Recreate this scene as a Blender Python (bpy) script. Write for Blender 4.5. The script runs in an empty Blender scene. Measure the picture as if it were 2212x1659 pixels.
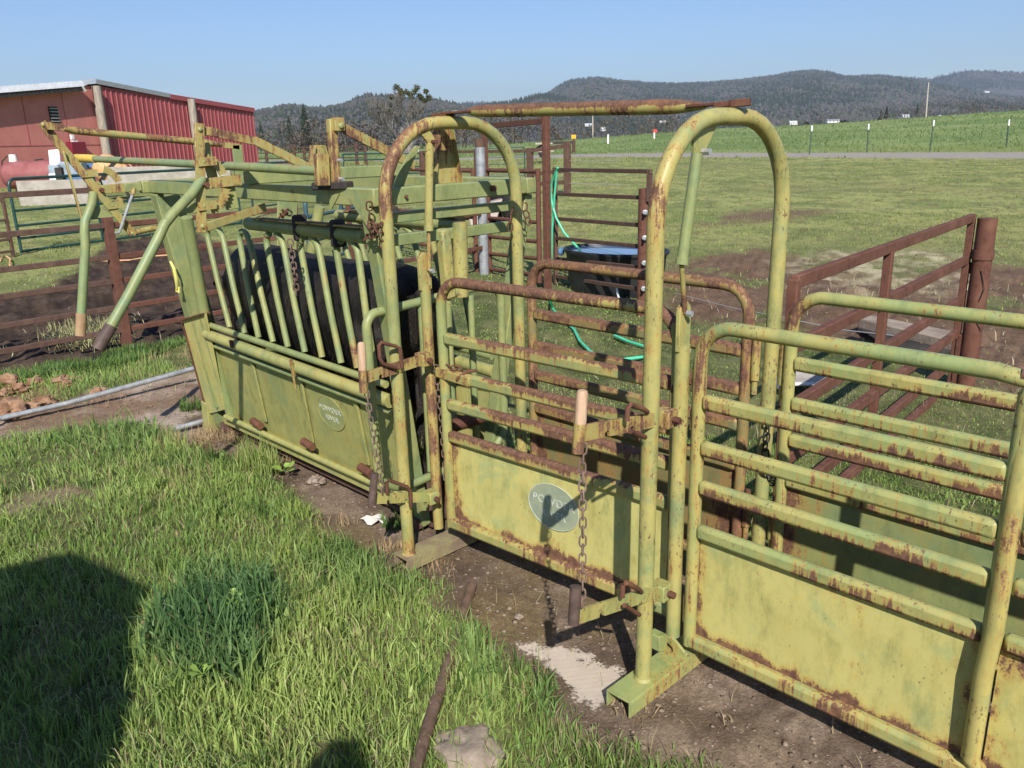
import bpy, bmesh, math, random
import numpy as np
from mathutils import Vector, Matrix, noise as mnoise

SC = bpy.context.scene
R = math.radians

# ------------------------------------------------------------------ camera, sky, sun, exposure
# world axes: X = across the alley (away from the photographer), Y = along the alley towards the head gate, Z = up
CAM = np.array((-1.82, -1.3329, 1.6793))
YAW, PITCH, ROLL = 0.8042, 0.2859, 0.0265
FWD = Vector((math.cos(YAW) * math.cos(PITCH), math.sin(YAW) * math.cos(PITCH), -math.sin(PITCH)))
RGT0 = FWD.cross(Vector((0, 0, 1))).normalized()
DWN0 = FWD.cross(RGT0)
RGT = RGT0 * math.cos(ROLL) + DWN0 * math.sin(ROLL)
DWN = DWN0 * math.cos(ROLL) - RGT0 * math.sin(ROLL)
cam = bpy.data.cameras.new("camera")
cam.sensor_width = 36.0
cam.lens = 36.0 * 1784.03 / 2212.0
cam.clip_start = 0.05
cam.clip_end = 30000
co = bpy.data.objects.new("camera", cam)
SC.collection.objects.link(co)
m3 = Matrix((RGT, -DWN, -FWD)).transposed()
co.matrix_world = Matrix.Translation(Vector(CAM)) @ m3.to_4x4()
SC.camera = co

SUN = Vector((-0.5097, -0.601, 0.6157)).normalized()
world = bpy.data.worlds.new("World")
SC.world = world
world.use_nodes = True
wn, wl = world.node_tree.nodes, world.node_tree.links
sky = wn.new("ShaderNodeTexSky")
sky.sky_type = 'NISHITA'
sky.sun_disc = False
sky.sun_elevation = math.asin(SUN.z)
sky.sun_rotation = math.atan2(SUN.x, SUN.y)
sky.altitude = 300
sky.air_density = 1.15
sky.dust_density = 0.25
sky.ozone_density = 4.0
wn["Background"].inputs[1].default_value = 0.084
tint = wn.new("ShaderNodeMix")
tint.data_type = 'RGBA'
tint.blend_type = 'MULTIPLY'
tint.inputs["Factor"].default_value = 1.0
tint.inputs["B"].default_value = (0.85, 0.945, 1.16, 1)
wl.new(sky.outputs[0], tint.inputs["A"])
wl.new(tint.outputs["Result"], wn["Background"].inputs[0])
sl = bpy.data.lights.new("sun", 'SUN')
sl.energy = 5.0
sl.angle = R(0.53)
sl.color = (1.0, 0.955, 0.87)
so = bpy.data.objects.new("sun", sl)
SC.collection.objects.link(so)
so.rotation_euler = SUN.to_track_quat('Z', 'Y').to_euler()
SC.view_settings.view_transform = 'Standard'
SC.view_settings.look = 'None'
SC.view_settings.exposure = 0.42
SC.view_settings.gamma = 1.0
SC.cycles.max_bounces = 6
SC.cycles.caustics_reflective = False
SC.cycles.caustics_refractive = False

# ------------------------------------------------------------------ materials
def newmat(name):
    m = bpy.data.materials.new(name)
    m.use_nodes = True
    return m, m.node_tree.nodes, m.node_tree.links, m.node_tree.nodes["Principled BSDF"]

class NT:
    """small helper to wire node trees"""
    def __init__(s, name):
        s.m, s.n, s.l, s.b = newmat(name)
    def node(s, t, **kw):
        x = s.n.new(t)
        for k, v in kw.items():
            setattr(x, k, v)
        return x
    def set(s, sock, v):
        if hasattr(v, 'node'):
            s.l.new(v, sock)
        else:
            if sock.type == 'RGBA' and len(v) == 3:
                v = (*v, 1)
            sock.default_value = v
    def pos(s):
        return s.node("ShaderNodeNewGeometry").outputs["Position"]
    def normal_z(s):
        g = s.node("ShaderNodeNewGeometry")
        x = s.node("ShaderNodeSeparateXYZ")
        s.l.new(g.outputs["Normal"], x.inputs[0])
        return x.outputs[2]
    def xyz(s, v):
        x = s.node("ShaderNodeSeparateXYZ")
        s.l.new(v, x.inputs[0])
        return x.outputs
    def scale(s, v, sc):
        x = s.node("ShaderNodeMapping")
        s.l.new(v, x.inputs[0])
        x.inputs["Scale"].default_value = sc
        return x.outputs[0]
    def noise(s, v, scale, detail=4, rough=0.55, dist=0.0):
        x = s.node("ShaderNodeTexNoise")
        s.set(x.inputs["Vector"], v)
        x.inputs["Scale"].default_value = scale
        x.inputs["Detail"].default_value = detail
        x.inputs["Roughness"].default_value = rough
        x.inputs["Distortion"].default_value = dist
        return x.outputs["Fac"]
    def math(s, op, a, b=0.0, c=0.0, clamp=False):
        x = s.node("ShaderNodeMath", operation=op)
        x.use_clamp = clamp
        s.set(x.inputs[0], a); s.set(x.inputs[1], b)
        if op in ('MULTIPLY_ADD',): s.set(x.inputs[2], c)
        return x.outputs[0]
    def rng(s, v, a, b, c=0.0, d=1.0):
        x = s.node("ShaderNodeMapRange", interpolation_type='SMOOTHSTEP')
        s.set(x.inputs[0], v)
        for i, q in enumerate((a, b, c, d)):
            x.inputs[i + 1].default_value = q
        return x.outputs[0]
    def mix(s, f, a, b):
        x = s.node("ShaderNodeMix", data_type='RGBA')
        s.set(x.inputs["Factor"], f); s.set(x.inputs["A"], a); s.set(x.inputs["B"], b)
        return x.outputs["Result"]
    def attr(s, name):
        x = s.node("ShaderNodeAttribute", attribute_name=name)
        return x
    def bump(s, h, strength, dist=0.01):
        x = s.node("ShaderNodeBump")
        s.set(x.inputs["Height"], h)
        x.inputs["Strength"].default_value = strength
        x.inputs["Distance"].default_value = dist
        s.l.new(x.outputs[0], s.b.inputs["Normal"])
    def out(s, col, rough=0.6, spec=0.4, metal=0.0):
        s.set(s.b.inputs["Base Color"], col)
        s.set(s.b.inputs["Roughness"], rough)
        s.b.inputs["Specular IOR Level"].default_value = spec
        s.set(s.b.inputs["Metallic"], metal)
        return s.m

def paint(name, green, yellow, ymix=0.5, rust=0.5, top=0.3, streak=0.3, chips=0.4):
    """old farm paint: pale green fading to yellow, chipped to rust; rust grows on faces turned up
    and where the 'wear' attribute is high"""
    t = NT(name)
    p = t.pos()
    n1 = t.noise(p, 3.1, 5, 0.6)
    n2 = t.noise(p, 38, 4, 0.6)
    y = t.rng(t.math('ADD', n1, t.math('MULTIPLY', n2, 0.25)), 0.66 - 0.45 * ymix, 0.98 - 0.45 * ymix)
    col = t.mix(y, green, yellow)
    grey = tuple(0.55 * c + 0.10 for c in green)
    col = t.mix(t.rng(t.noise(p, 5.0, 6, 0.65, 0.6), 0.52, 0.64, 0.0, 0.6), col, (green[0] * .80, green[1] * .93, green[2] * 1.15))
    # odd rust blooms
    vo = t.node("ShaderNodeTexVoronoi")
    t.set(vo.inputs["Vector"], p)
    vo.inputs["Scale"].default_value = 6.5
    vd = t.math('ADD', vo.outputs["Distance"], t.math('MULTIPLY', t.noise(p, 48, 4, 0.7), 0.16))
    vr = t.xyz(vo.outputs["Color"])[0]
    bloom = t.math('MULTIPLY', t.rng(vd, 0.11, 0.20, 1.0, 0.0), t.rng(vr, 0.60, 0.66))
    dirt = t.rng(t.noise(t.scale(p, (1.4, 1.4, .6)), 11, 8, 0.75), 0.44, 0.72, 0.0, 0.7)
    col = t.mix(dirt, col, tuple(c * 0.6 for c in green))
    wear = t.attr("wear").outputs["Fac"]
    nr = t.noise(t.scale(p, (1, 1, .7)), 10, 9, 0.66)
    nb = t.noise(p, 2.6, 3, 0.5)
    nf = t.noise(p, 190, 3, 0.6)
    nz = t.normal_z()
    sx = t.noise(t.scale(p, (70, 70, 5)), 1.0, 3, 0.6)
    up = t.rng(nz, -0.1, 0.95, 0.0, top * 0.5)
    v = t.math('ADD', nr, t.math('MULTIPLY', t.math('SUBTRACT', nb, 0.5), 0.6))
    v = t.math('ADD', v, up)
    v = t.math('ADD', v, t.math('MULTIPLY', t.math('SUBTRACT', sx, 0.5), streak))
    v = t.math('ADD', v, t.math('MULTIPLY', wear, 0.5))
    v = t.math('ADD', v, t.math('MULTIPLY', t.math('SUBTRACT', nf, 0.5), 0.26))
    lo = 0.84 - 0.32 * rust
    stain = t.rng(v, lo - 0.22, lo + 0.02)
    edge = t.rng(v, lo - 0.06, lo + 0.02)
    core = t.rng(v, lo, lo + 0.10)
    ch = t.noise(t.scale(p, (1, 1, 0.45)), 120, 3, 0.55)
    chip = t.math('MULTIPLY', t.rng(ch, 0.685 - 0.05 * chips, 0.72 - 0.05 * chips), t.rng(t.noise(p, 6.5, 4), 0.42, 0.6))
    core = t.math('MAXIMUM', core, t.math('MULTIPLY', chip, 0.9))
    core = t.math('MAXIMUM', core, t.math('MULTIPLY', bloom, 0.85))
    nrc = t.noise(p, 60, 6, 0.7)
    rcol = t.mix(t.rng(nrc, 0.35, 0.7), (0.105, 0.050, 0.033), (0.225, 0.115, 0.066))
    rcol = t.mix(t.rng(t.noise(p, 7, 4), 0.55, 0.75, 0, 0.6), rcol, (0.29, 0.14, 0.06))
    col = t.mix(t.math('MULTIPLY', stain, 0.45), col, (yellow[0] * .95, yellow[1] * .82, yellow[2] * .62))
    col = t.mix(t.math('MULTIPLY', edge, 0.6), col, (0.40, 0.23, 0.075))
    col = t.mix(core, col, rcol)
    t.bump(t.math('ADD', t.math('MULTIPLY', core, -0.6), t.math('MULTIPLY', nrc, 0.5)), 0.3, 0.003)
    return t.out(col, t.math('MULTIPLY_ADD', core, 0.4, 0.45), 0.4)

GREEN = (0.235, 0.285, 0.118)
YELL = (0.41, 0.355, 0.122)
M = {}
M['chute'] = paint("chute_paint", (0.225, 0.27, 0.112), (0.33, 0.33, 0.125), 0.35, 0.36, 0.05, 0.25, 0.6)
M['chutepanel'] = paint("chute_panel_paint", (0.275, 0.29, 0.11), (0.38, 0.355, 0.125), 0.6, 0.34, 0.05, 0.3, 0.5)
M['arch'] = paint("arch_paint", GREEN, YELL, 0.6, 0.52, 0.12, 0.6, 1.8)
M['gate'] = paint("gate_rail_paint", GREEN, YELL, 0.5, 0.62, 0.30, 0.75, 0.6)
M['alley'] = paint("alley_rail_paint", (0.265, 0.325, 0.125), YELL, 0.45, 0.56, 0.0, 0.9, 1.7)
M['farrail'] = paint("far_gate_paint", (0.20, 0.22, 0.095), (0.25, 0.19, 0.085), 0.6, 0.80, 0.35, 0.5, 0.6)
M['panel'] = paint("sheet_panel_paint", (0.40, 0.41, 0.15), (0.53, 0.475, 0.17), 0.75, 0.42, 0.0, 0.2, 0.4)
M['lever'] = paint("lever_paint", (0.29, 0.305, 0.115), (0.385, 0.335, 0.125), 0.7, 1.06, 0.15, 0.5, 1.5)
M['handle'] = paint("handle_paint", (0.21, 0.275, 0.125), (0.29, 0.30, 0.12), 0.3, 0.36, 0.15, 0.1, 0.5)
M['rustbar'] = paint("rusted_bar_paint", (0.33, 0.33, 0.10), YELL, 0.6, 1.0, 1.1, 0.5, 0.6)

def rust_mat(name, dark, mid, light):
    t = NT(name)
    p = t.pos()
    n = t.noise(p, 22, 8, 0.7)
    c = t.mix(t.rng(n, 0.3, 0.55), dark, mid)
    c = t.mix(t.rng(t.noise(p, 6, 5), 0.5, 0.75, 0, 0.8), c, light)
    t.bump(t.noise(p, 140, 4), 0.35, 0.003)
    return t.out(c, 0.8, 0.25)
M['rust'] = rust_mat("rust", (0.07, 0.03, 0.022), (0.13, 0.056, 0.036), (0.21, 0.095, 0.05))
M['oldrust'] = rust_mat("weathered_chain", (0.10, 0.06, 0.048), (0.19, 0.125, 0.10), (0.27, 0.185, 0.15))
M['pipe'] = rust_mat("oxide_pipe", (0.085, 0.036, 0.024), (0.14, 0.060, 0.040), (0.19, 0.09, 0.058))
M['oldpipe'] = rust_mat("old_brown_pipe", (0.08, 0.045, 0.035), (0.12, 0.068, 0.05), (0.18, 0.11, 0.08))

def simple(name, c1, c2, scale=8, rough=0.6, spec=0.3, metal=0.0, bump=0.0, bscale=40, stretch=(1, 1, 1)):
    t = NT(name)
    p = t.scale(t.pos(), stretch)
    c = t.mix(t.rng(t.noise(p, scale, 6, 0.65), 0.32, 0.68), c1, c2)
    if bump:
        t.bump(t.noise(p, bscale, 5, 0.6), bump, 0.01)
    return t.out(c, rough, spec, metal)
M['galv'] = simple("galvanised", (0.26, 0.27, 0.28), (0.42, 0.43, 0.44), 14, 0.5, 0.5, 0.3)
M['bolt'] = simple("bolt_steel", (0.45, 0.45, 0.45), (0.62, 0.62, 0.62), 30, 0.4, 0.5, 0.6)
M['wood'] = simple("turned_wood", (0.42, 0.27, 0.17), (0.62, 0.43, 0.29), 5, 0.6, 0.25, 0, 0.15, 30, (9, 9, 1))
M['postwood'] = simple("weathered_pole", (0.22, 0.185, 0.15), (0.42, 0.365, 0.30), 3, 0.85, 0.2, 0, 0.5, 12, (4, 4, 0.5))
M['yellowgrip'] = simple("yellow_grip", (0.62, 0.42, 0.06), (0.72, 0.50, 0.09), 20, 0.5)
M['tapegrip'] = simple("tan_tape", (0.30, 0.19, 0.10), (0.40, 0.27, 0.15), 20, 0.7)
M['darkgrip'] = simple("dark_grip", (0.075, 0.05, 0.042), (0.13, 0.085, 0.07), 30, 0.6)
M['tube_green'] = simple("dark_green_enamel", (0.012, 0.045, 0.042), (0.02, 0.065, 0.06), 8, 0.35, 0.5)
M['tube_blue'] = simple("blue_green_enamel", (0.03, 0.075, 0.095), (0.045, 0.10, 0.12), 8, 0.35, 0.5)
M['conc'] = simple("concrete", (0.30, 0.265, 0.22), (0.42, 0.385, 0.33), 3, 0.9, 0.2, 0, 0.4, 60)
M['black'] = simple("black_plastic", (0.013, 0.013, 0.015), (0.03, 0.03, 0.032), 6, 0.45, 0.4)
M['tyre'] = simple("tyre_rubber", (0.02, 0.019, 0.018), (0.04, 0.037, 0.033), 12, 0.85, 0.2)
M['white'] = simple("white_paint", (0.66, 0.65, 0.62), (0.8, 0.79, 0.76), 5, 0.6)
M['hose'] = simple("green_hose", (0.06, 0.50, 0.27), (0.09, 0.62, 0.36), 9, 0.35, 0.5)
M['hosedark'] = simple("wet_hose", (0.02, 0.14, 0.10), (0.03, 0.18, 0.13), 9, 0.3, 0.5)
M['orange'] = simple("orange_paint", (0.62, 0.30, 0.12), (0.78, 0.45, 0.24), 6, 0.6)
M['signor'] = simple("orange_sign", (0.85, 0.36, 0.02), (0.9, 0.42, 0.03), 6, 0.5)
M['stop'] = simple("red_sign", (0.6, 0.06, 0.05), (0.65, 0.08, 0.06), 6, 0.5)
M['tpostgreen'] = simple("post_green", (0.02, 0.05, 0.03), (0.04, 0.08, 0.045), 6, 0.6)
M['rock'] = simple("field_stone", (0.20, 0.105, 0.058), (0.36, 0.22, 0.135), 9, 0.9, 0.2, 0, 0.6, 40)
M['greyrock'] = simple("grey_stone", (0.24, 0.185, 0.145), (0.36, 0.29, 0.225), 7, 0.9, 0.2, 0, 0.6, 40)
M['paper'] = simple("paper", (0.72, 0.68, 0.62), (0.82, 0.80, 0.76), 14, 0.8)
M['redpaint'] = simple("faded_red", (0.24, 0.075, 0.072), (0.32, 0.115, 0.11), 3, 0.6)
M['darkred'] = simple("dark_red_box", (0.17, 0.018, 0.03), (0.20, 0.025, 0.036), 3, 0.45)
M['bluepaint'] = simple("blue_paint", (0.06, 0.14, 0.28), (0.09, 0.19, 0.36), 4, 0.5)
M['greyblue'] = simple("grey_blue", (0.22, 0.28, 0.33), (0.34, 0.40, 0.44), 4, 0.6)
M['plank'] = simple("grey_plank", (0.30, 0.26, 0.22), (0.48, 0.43, 0.37), 6, 0.85, 0.2)
M['tan'] = simple("faded_tan_sheet", (0.34, 0.27, 0.235), (0.46, 0.38, 0.33), 6, 0.7)
M['dark'] = simple("dark_shade_timber", (0.03, 0.026, 0.024), (0.06, 0.05, 0.045), 6, 0.9)
M['cow'] = simple("black_hide", (0.006, 0.005, 0.0045), (0.030, 0.022, 0.018), 9, 0.6, 0.3, 0, 0.7, 110, (1, 1, 0.75))
M['cow'].node_tree.nodes['Principled BSDF'].inputs['Sheen Weight'].default_value = 0.0
M['skin'] = simple("skin", (0.45, 0.27, 0.2), (0.5, 0.31, 0.23), 4, 0.6)
M['denim'] = simple("denim", (0.05, 0.07, 0.13), (0.08, 0.10, 0.17), 30, 0.9)
M['shirt'] = simple("plaid_shirt", (0.12, 0.13, 0.15), (0.18, 0.19, 0.21), 20, 0.9)
M['roofwhite'] = simple("white_metal_roof", (0.62, 0.62, 0.64), (0.75, 0.75, 0.77), 3, 0.5)
M['redbarn'] = simple("red_ribbed_metal", (0.29, 0.062, 0.068), (0.345, 0.08, 0.085), 1.2, 0.5, 0.4)
M['redflat'] = simple("sun_faded_red_sheet", (0.47, 0.165, 0.14), (0.53, 0.20, 0.17), 1.0, 0.6, 0.3)
M['dirtsteel'] = simple("muddy_green_steel", (0.20, 0.145, 0.10), (0.30, 0.27, 0.13), 7, 0.9, 0.15, 0, 0.4, 60)
M['lichen'] = simple("orange_lichen", (0.55, 0.22, 0.02), (0.65, 0.32, 0.05), 60, 0.9)
M['decal'] = simple("worn_grey_green_decal", (0.25, 0.29, 0.21), (0.33, 0.36, 0.24), 14, 0.6)
M['decal2'] = simple("faint_worn_decal", (0.25, 0.275, 0.12), (0.32, 0.325, 0.125), 14, 0.6)
M['letter'] = simple("worn_white_lettering", (0.42, 0.45, 0.36), (0.58, 0.60, 0.52), 40, 0.6)
t = NT("water"); t.out((0.10, 0.17, 0.30), 0.04, 0.6); M['water'] = t.m
t = NT("wire"); t.out((0.5, 0.5, 0.5), 0.5, 0.5, 0.5); M['wire'] = t.m
M['twine'] = simple("yellow_twine", (0.72, 0.66, 0.16), (0.8, 0.74, 0.25), 30, 0.8)

# ------------------------------------------------------------------ mesh helpers
V3 = lambda p: np.array(p, float)
def unit(v):
    v = np.asarray(v, float)
    return v / (np.linalg.norm(v) + 1e-12)
def frame(d):
    d = unit(d)
    ref = np.array((0, 0, 1.0)) if abs(d[2]) < 0.92 else np.array((0, 1.0, 0))
    s = unit(np.cross(d, ref))
    return s, np.cross(s, d)      # side, up

class MB:
    def __init__(s):
        s.v, s.f, s.w = [], [], []
    def add(s, vs, fs, w=0.0):
        o = len(s.v)
        s.v += [tuple(map(float, p)) for p in vs]
        s.w += list(w) if hasattr(w, '__len__') else [w] * len(vs)
        s.f += [tuple(i + o for i in f) for f in fs]
        return s
    def beam(s, p, q, w, h, up=(0, 0, 1), wear=0.0):
        """box along p-q, w across, h along 'up'"""
        p, q = V3(p), V3(q)
        d = unit(q - p)
        u = V3(up) - d * np.dot(up, d)
        if np.linalg.norm(u) < 1e-3:
            u = np.array((0, 1.0, 0)) - d * d[1]
        u = unit(u)
        sd = np.cross(d, u)
        vs = [c + a * sd * w / 2 + b * u * h / 2 for c in (p, q) for a, b in ((-1, -1), (1, -1), (1, 1), (-1, 1))]
        return s.add(vs, [(3, 2, 1, 0), (4, 5, 6, 7), (0, 1, 5, 4), (1, 2, 6, 5), (2, 3, 7, 6), (3, 0, 4, 7)], wear)
    def bar(s, p, q, w, h, fn, n=30, up=(0, 0, 1)):
        """like beam, cut along its length; fn(t) gives the wear of its (upper, lower) edges"""
        p, q = V3(p), V3(q)
        d = unit(q - p)
        u = unit(V3(up) - d * np.dot(up, d))
        sd = np.cross(d, u)
        vs, ws = [], []
        for i in range(n + 1):
            c = p + (q - p) * i / n
            hi, lo = fn(i / n)
            vs += [c + a * sd * w / 2 + b * u * h / 2 for a, b in ((-1, -1), (1, -1), (1, 1), (-1, 1))]
            ws += [lo, lo, hi, hi]
        fs = [(3, 2, 1, 0), tuple(4 * n + k for k in range(4))]
        for i in range(n):
            o = 4 * i
            fs += [(o + k, o + (k + 1) % 4, o + 4 + (k + 1) % 4, o + 4 + k) for k in range(4)]
        return s.add(vs, fs, ws)
    def box(s, c, size, rz=0.0, wear=0.0):
        c = V3(c)
        d = np.array((math.cos(rz), math.sin(rz), 0)) * size[0] / 2
        return s.beam(c - d, c + d, size[1], size[2], wear=wear)
    def tube(s, pts, r, seg=12, cap=True, wear=None):
        """round tube through pts; r a number or one per point"""
        P = [V3(p) for p in pts]
        n = len(P)
        rr = r if hasattr(r, '__len__') else [r] * n
        ring, ws = [], []
        sd = None
        for i in range(n):
            d = unit(P[min(i + 1, n - 1)] - P[max(i - 1, 0)])
            if sd is None:
                sd, up = frame(d)
            else:
                sd = unit(sd - d * np.dot(sd, d))
                up = np.cross(sd, d)
            for k in range(seg):
                a = 2 * math.pi * k / seg
                ring.append(P[i] + rr[i] * (math.cos(a) * sd + math.sin(a) * up))
                ws.append(wear(i / max(n - 1, 1), P[i]) if wear else 0.0)
        fs = []
        for i in range(n - 1):
            for k in range(seg):
                k2 = (k + 1) % seg
                fs.append((i * seg + k, i * seg + k2, (i + 1) * seg + k2, (i + 1) * seg + k))
        if cap:
            fs.append(tuple(range(seg - 1, -1, -1)))
            fs.append(tuple((n - 1) * seg + k for k in range(seg)))
        return s.add(ring, fs, ws)
    def plate(s, pts, nrm, th, wear=0.0):
        """flat polygon given thickness th along nrm"""
        n = unit(nrm) * th / 2
        P = [V3(p) for p in pts]
        k = len(P)
        vs = [p - n for p in P] + [p + n for p in P]
        fs = [tuple(range(k - 1, -1, -1)), tuple(range(k, 2 * k))]
        fs += [(i, (i + 1) % k, k + (i + 1) % k, k + i) for i in range(k)]
        return s.add(vs, fs, wear)
    def grid(s, o, u, v, nu, nv, wear=None, fn=None):
        o, u, v = V3(o), V3(u), V3(v)
        vs, ws = [], []
        for j in range(nv + 1):
            for i in range(nu + 1):
                a, b = i / nu, j / nv
                p = o + u * a + v * b
                if fn is not None:
                    p = p + fn(a, b)
                vs.append(p)
                ws.append(wear(a, b) if wear else 0.0)
        fs = [(j * (nu + 1) + i, j * (nu + 1) + i + 1, (j + 1) * (nu + 1) + i + 1, (j + 1) * (nu + 1) + i) for j in range(nv) for i in range(nu)]
        return s.add(vs, fs, ws)
    def ball(s, c, r, seg=12, rings=7, jit=0.0, seed=0):
        c = V3(c)
        r = r if hasattr(r, '__len__') else (r, r, r)
        rnd = random.Random(seed)
        vs = [c + (0, 0, -r[2])]
        for j in range(1, rings):
            t = -math.pi / 2 + math.pi * j / rings
            for k in range(seg):
                a = 2 * math.pi * k / seg
                f = 1 + jit * (rnd.random() - 0.5)
                vs.append(c + f * np.array((r[0] * math.cos(t) * math.cos(a), r[1] * math.cos(t) * math.sin(a), r[2] * math.sin(t))))
        vs.append(c + (0, 0, r[2]))
        fs = [(0, 1 + (k + 1) % seg, 1 + k) for k in range(seg)]
        for j in range(rings - 2):
            for k in range(seg):
                a = 1 + j * seg
                fs.append((a + k, a + (k + 1) % seg, a + seg + (k + 1) % seg, a + seg + k))
        a = 1 + (rings - 2) * seg
        fs += [(a + k, a + (k + 1) % seg, len(vs) - 1) for k in range(seg)]
        return s.add(vs, fs)
    def link(s, c, axis, flat, L=0.036, W=0.022, r=0.0032):
        """one oval chain link: long axis 'axis', lying in the plane axis/flat"""
        c, a, b = V3(c), unit(axis), V3(flat)
        b = unit(b - a * np.dot(a, b))
        pts = []
        for k in range(17):
            t = 2 * math.pi * k / 16
            x, y = math.cos(t), math.sin(t)
            pts.append(c + a * ((L - W) / 2 * (1 if x > 0 else -1) * (1 if abs(x) > 1e-6 else 0) + W / 2 * x) + b * W / 2 * y)
        return s.tube(pts, r, 6, False)
    def chain(s, pts, L=0.036, W=0.022, r=0.0032):
        P = [V3(p) for p in pts]
        ln = [np.linalg.norm(P[i + 1] - P[i]) for i in range(len(P) - 1)]
        tot = sum(ln)
        step = L - 2.6 * r
        n = max(1, int(tot / step))
        rnd = random.Random(5)
        for k in range(n):
            d = (k + 0.5) * tot / n
            i = 0
            while d > ln[i] and i < len(ln) - 1:
                d -= ln[i]; i += 1
            dr = unit(P[i + 1] - P[i])
            sd, up = frame(dr)
            a = (math.pi / 4 if k % 2 else -math.pi / 4) + rnd.uniform(-0.3, 0.3)
            s.link(P[i] + dr * d, dr, sd * math.cos(a) + up * math.sin(a), L, W, r)
        return s

BASE = {}
def finish(name, mesh, mat, parent=None, smooth=True, bevel=0.0, sharp=40):
    if len(mesh.polygons) < 30000:
        bm_ = bmesh.new()
        bm_.from_mesh(mesh)
        bmesh.ops.recalc_face_normals(bm_, faces=bm_.faces)
        bm_.to_mesh(mesh)
        bm_.free()
    for mm in (mat if isinstance(mat, (list, tuple)) else [mat]):
        mesh.materials.append(mm)
    if smooth:
        mesh.shade_smooth()
        mesh.set_sharp_from_angle(angle=R(sharp))
    o = bpy.data.objects.new(name, mesh)
    SC.collection.objects.link(o)
    if parent is not None:
        o.parent = parent
    if bevel:
        b = o.modifiers.new("bevel", 'BEVEL')
        b.width = bevel
        b.segments = 2
        b.limit_method = 'ANGLE'
        b.angle_limit = R(50)
    return o
def part(name, mb, mat, parent, bevel=0.0, smooth=True, label=None):
    base = parent
    while base.parent is not None:
        base = base.parent
    off = np.array(base.location)
    me = bpy.data.meshes.new(name)
    me.from_pydata([tuple(np.array(p) - off) for p in mb.v], [], mb.f)
    if any(mb.w):
        a = me.attributes.new("wear", 'FLOAT', 'POINT')
        a.data.foreach_set("value", np.array(mb.w, np.float32))
    me.update()
    o = finish(name, me, mat, parent, smooth, bevel)
    if label:
        o["label"] = label
    return o
def thing(name, label, cat, loc, group=None):
    o = bpy.data.objects.new(name, None)
    o.empty_display_size = 0.1
    SC.collection.objects.link(o)
    o.location = tuple(map(float, loc))
    o["label"] = label
    o["category"] = cat
    if group:
        o["group"] = group
    return o
def solo(name, mb, mat, label, cat, loc, group=None, bevel=0.0, smooth=True, kind=None):
    """a thing that is one mesh"""
    off = V3(loc)
    me = bpy.data.meshes.new(name)
    me.from_pydata([tuple(np.array(p) - off) for p in mb.v], [], mb.f)
    me.update()
    o = finish(name, me, mat, None, smooth, bevel)
    o.location = tuple(off)
    if label:
        o["label"] = label
    if cat:
        o["category"] = cat
    if group:
        o["group"] = group
    if kind:
        o["kind"] = kind
    return o
def copy_thing(o, dloc, label=None):
    c = o.copy()
    SC.collection.objects.link(c)
    c.location = Vector(o.location) + Vector(dloc)
    if label:
        c["label"] = label
    for ch in o.children:
        d = ch.copy()
        SC.collection.objects.link(d)
        d.parent = c
        for g in ch.children:
            e = g.copy()
            SC.collection.objects.link(e)
            e.parent = d
    return c
def npmesh(name, verts, faces_flat, nper, mat, attrs=None, smooth=False):
    """fast mesh from numpy: faces_flat (n, nper)"""
    me = bpy.data.meshes.new(name)
    nv, nf = len(verts), len(faces_flat)
    me.vertices.add(nv)
    me.vertices.foreach_set("co", np.asarray(verts, np.float32).ravel())
    me.loops.add(nf * nper)
    me.loops.foreach_set("vertex_index", np.asarray(faces_flat, np.int32).ravel())
    me.polygons.add(nf)
    me.polygons.foreach_set("loop_start", np.arange(0, nf * nper, nper, dtype=np.int32))
    me.polygons.foreach_set("loop_total", np.full(nf, nper, np.int32))
    me.update(calc_edges=True)
    for k, (typ, val) in (attrs or {}).items():
        a = me.attributes.new(k, typ, 'POINT')
        if typ == 'FLOAT_COLOR':
            c = np.ones((nv, 4), np.float32)
            c[:, :3] = val
            a.data.foreach_set("color", c.ravel())
        else:
            a.data.foreach_set("value", np.asarray(val, np.float32))
    me.materials.append(mat)
    if smooth:
        me.shade_smooth()
    o = bpy.data.objects.new(name, me)
    SC.collection.objects.link(o)
    return o

# value noise for the ground, in numpy
def vnoise(x, y, seed=0):
    xi, yi = np.floor(x).astype(np.int64), np.floor(y).astype(np.int64)
    xf, yf = x - xi, y - yi
    def h(a, b):
        n = (a * 374761393 + b * 668265263 + seed * 974634777) & 0x7fffffff
        n = ((n ^ (n >> 13)) * 1274126177) & 0x7fffffff
        return ((n ^ (n >> 16)) & 0xffff) / 65535.0
    u, v = xf * xf * (3 - 2 * xf), yf * yf * (3 - 2 * yf)
    return (h(xi, yi) * (1 - u) + h(xi + 1, yi) * u) * (1 - v) + (h(xi, yi + 1) * (1 - u) + h(xi + 1, yi + 1) * u) * v
def fbm(x, y, oct=4, seed=0, gain=0.5):
    s = np.zeros_like(x, float); a = 1.0; t = 0.0
    for o in range(oct):
        s += a * vnoise(x * 2 ** o, y * 2 ** o, seed + o * 17); t += a; a *= gain
    return s / t
def sstep(x, a, b):
    t = np.clip((x - a) / (b - a), 0, 1)
    return t * t * (3 - 2 * t)
def inpoly(x, y, poly):
    r = np.zeros(x.shape, bool)
    n = len(poly)
    for i in range(n):
        x1, y1 = poly[i][:2]; x2, y2 = poly[(i + 1) % n][:2]
        c = ((y1 > y) != (y2 > y))
        with np.errstate(divide='ignore', invalid='ignore'):
            r ^= c & (x < (x2 - x1) * (y - y1) / (y2 - y1 + 1e-12) + x1)
    return r
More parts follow.
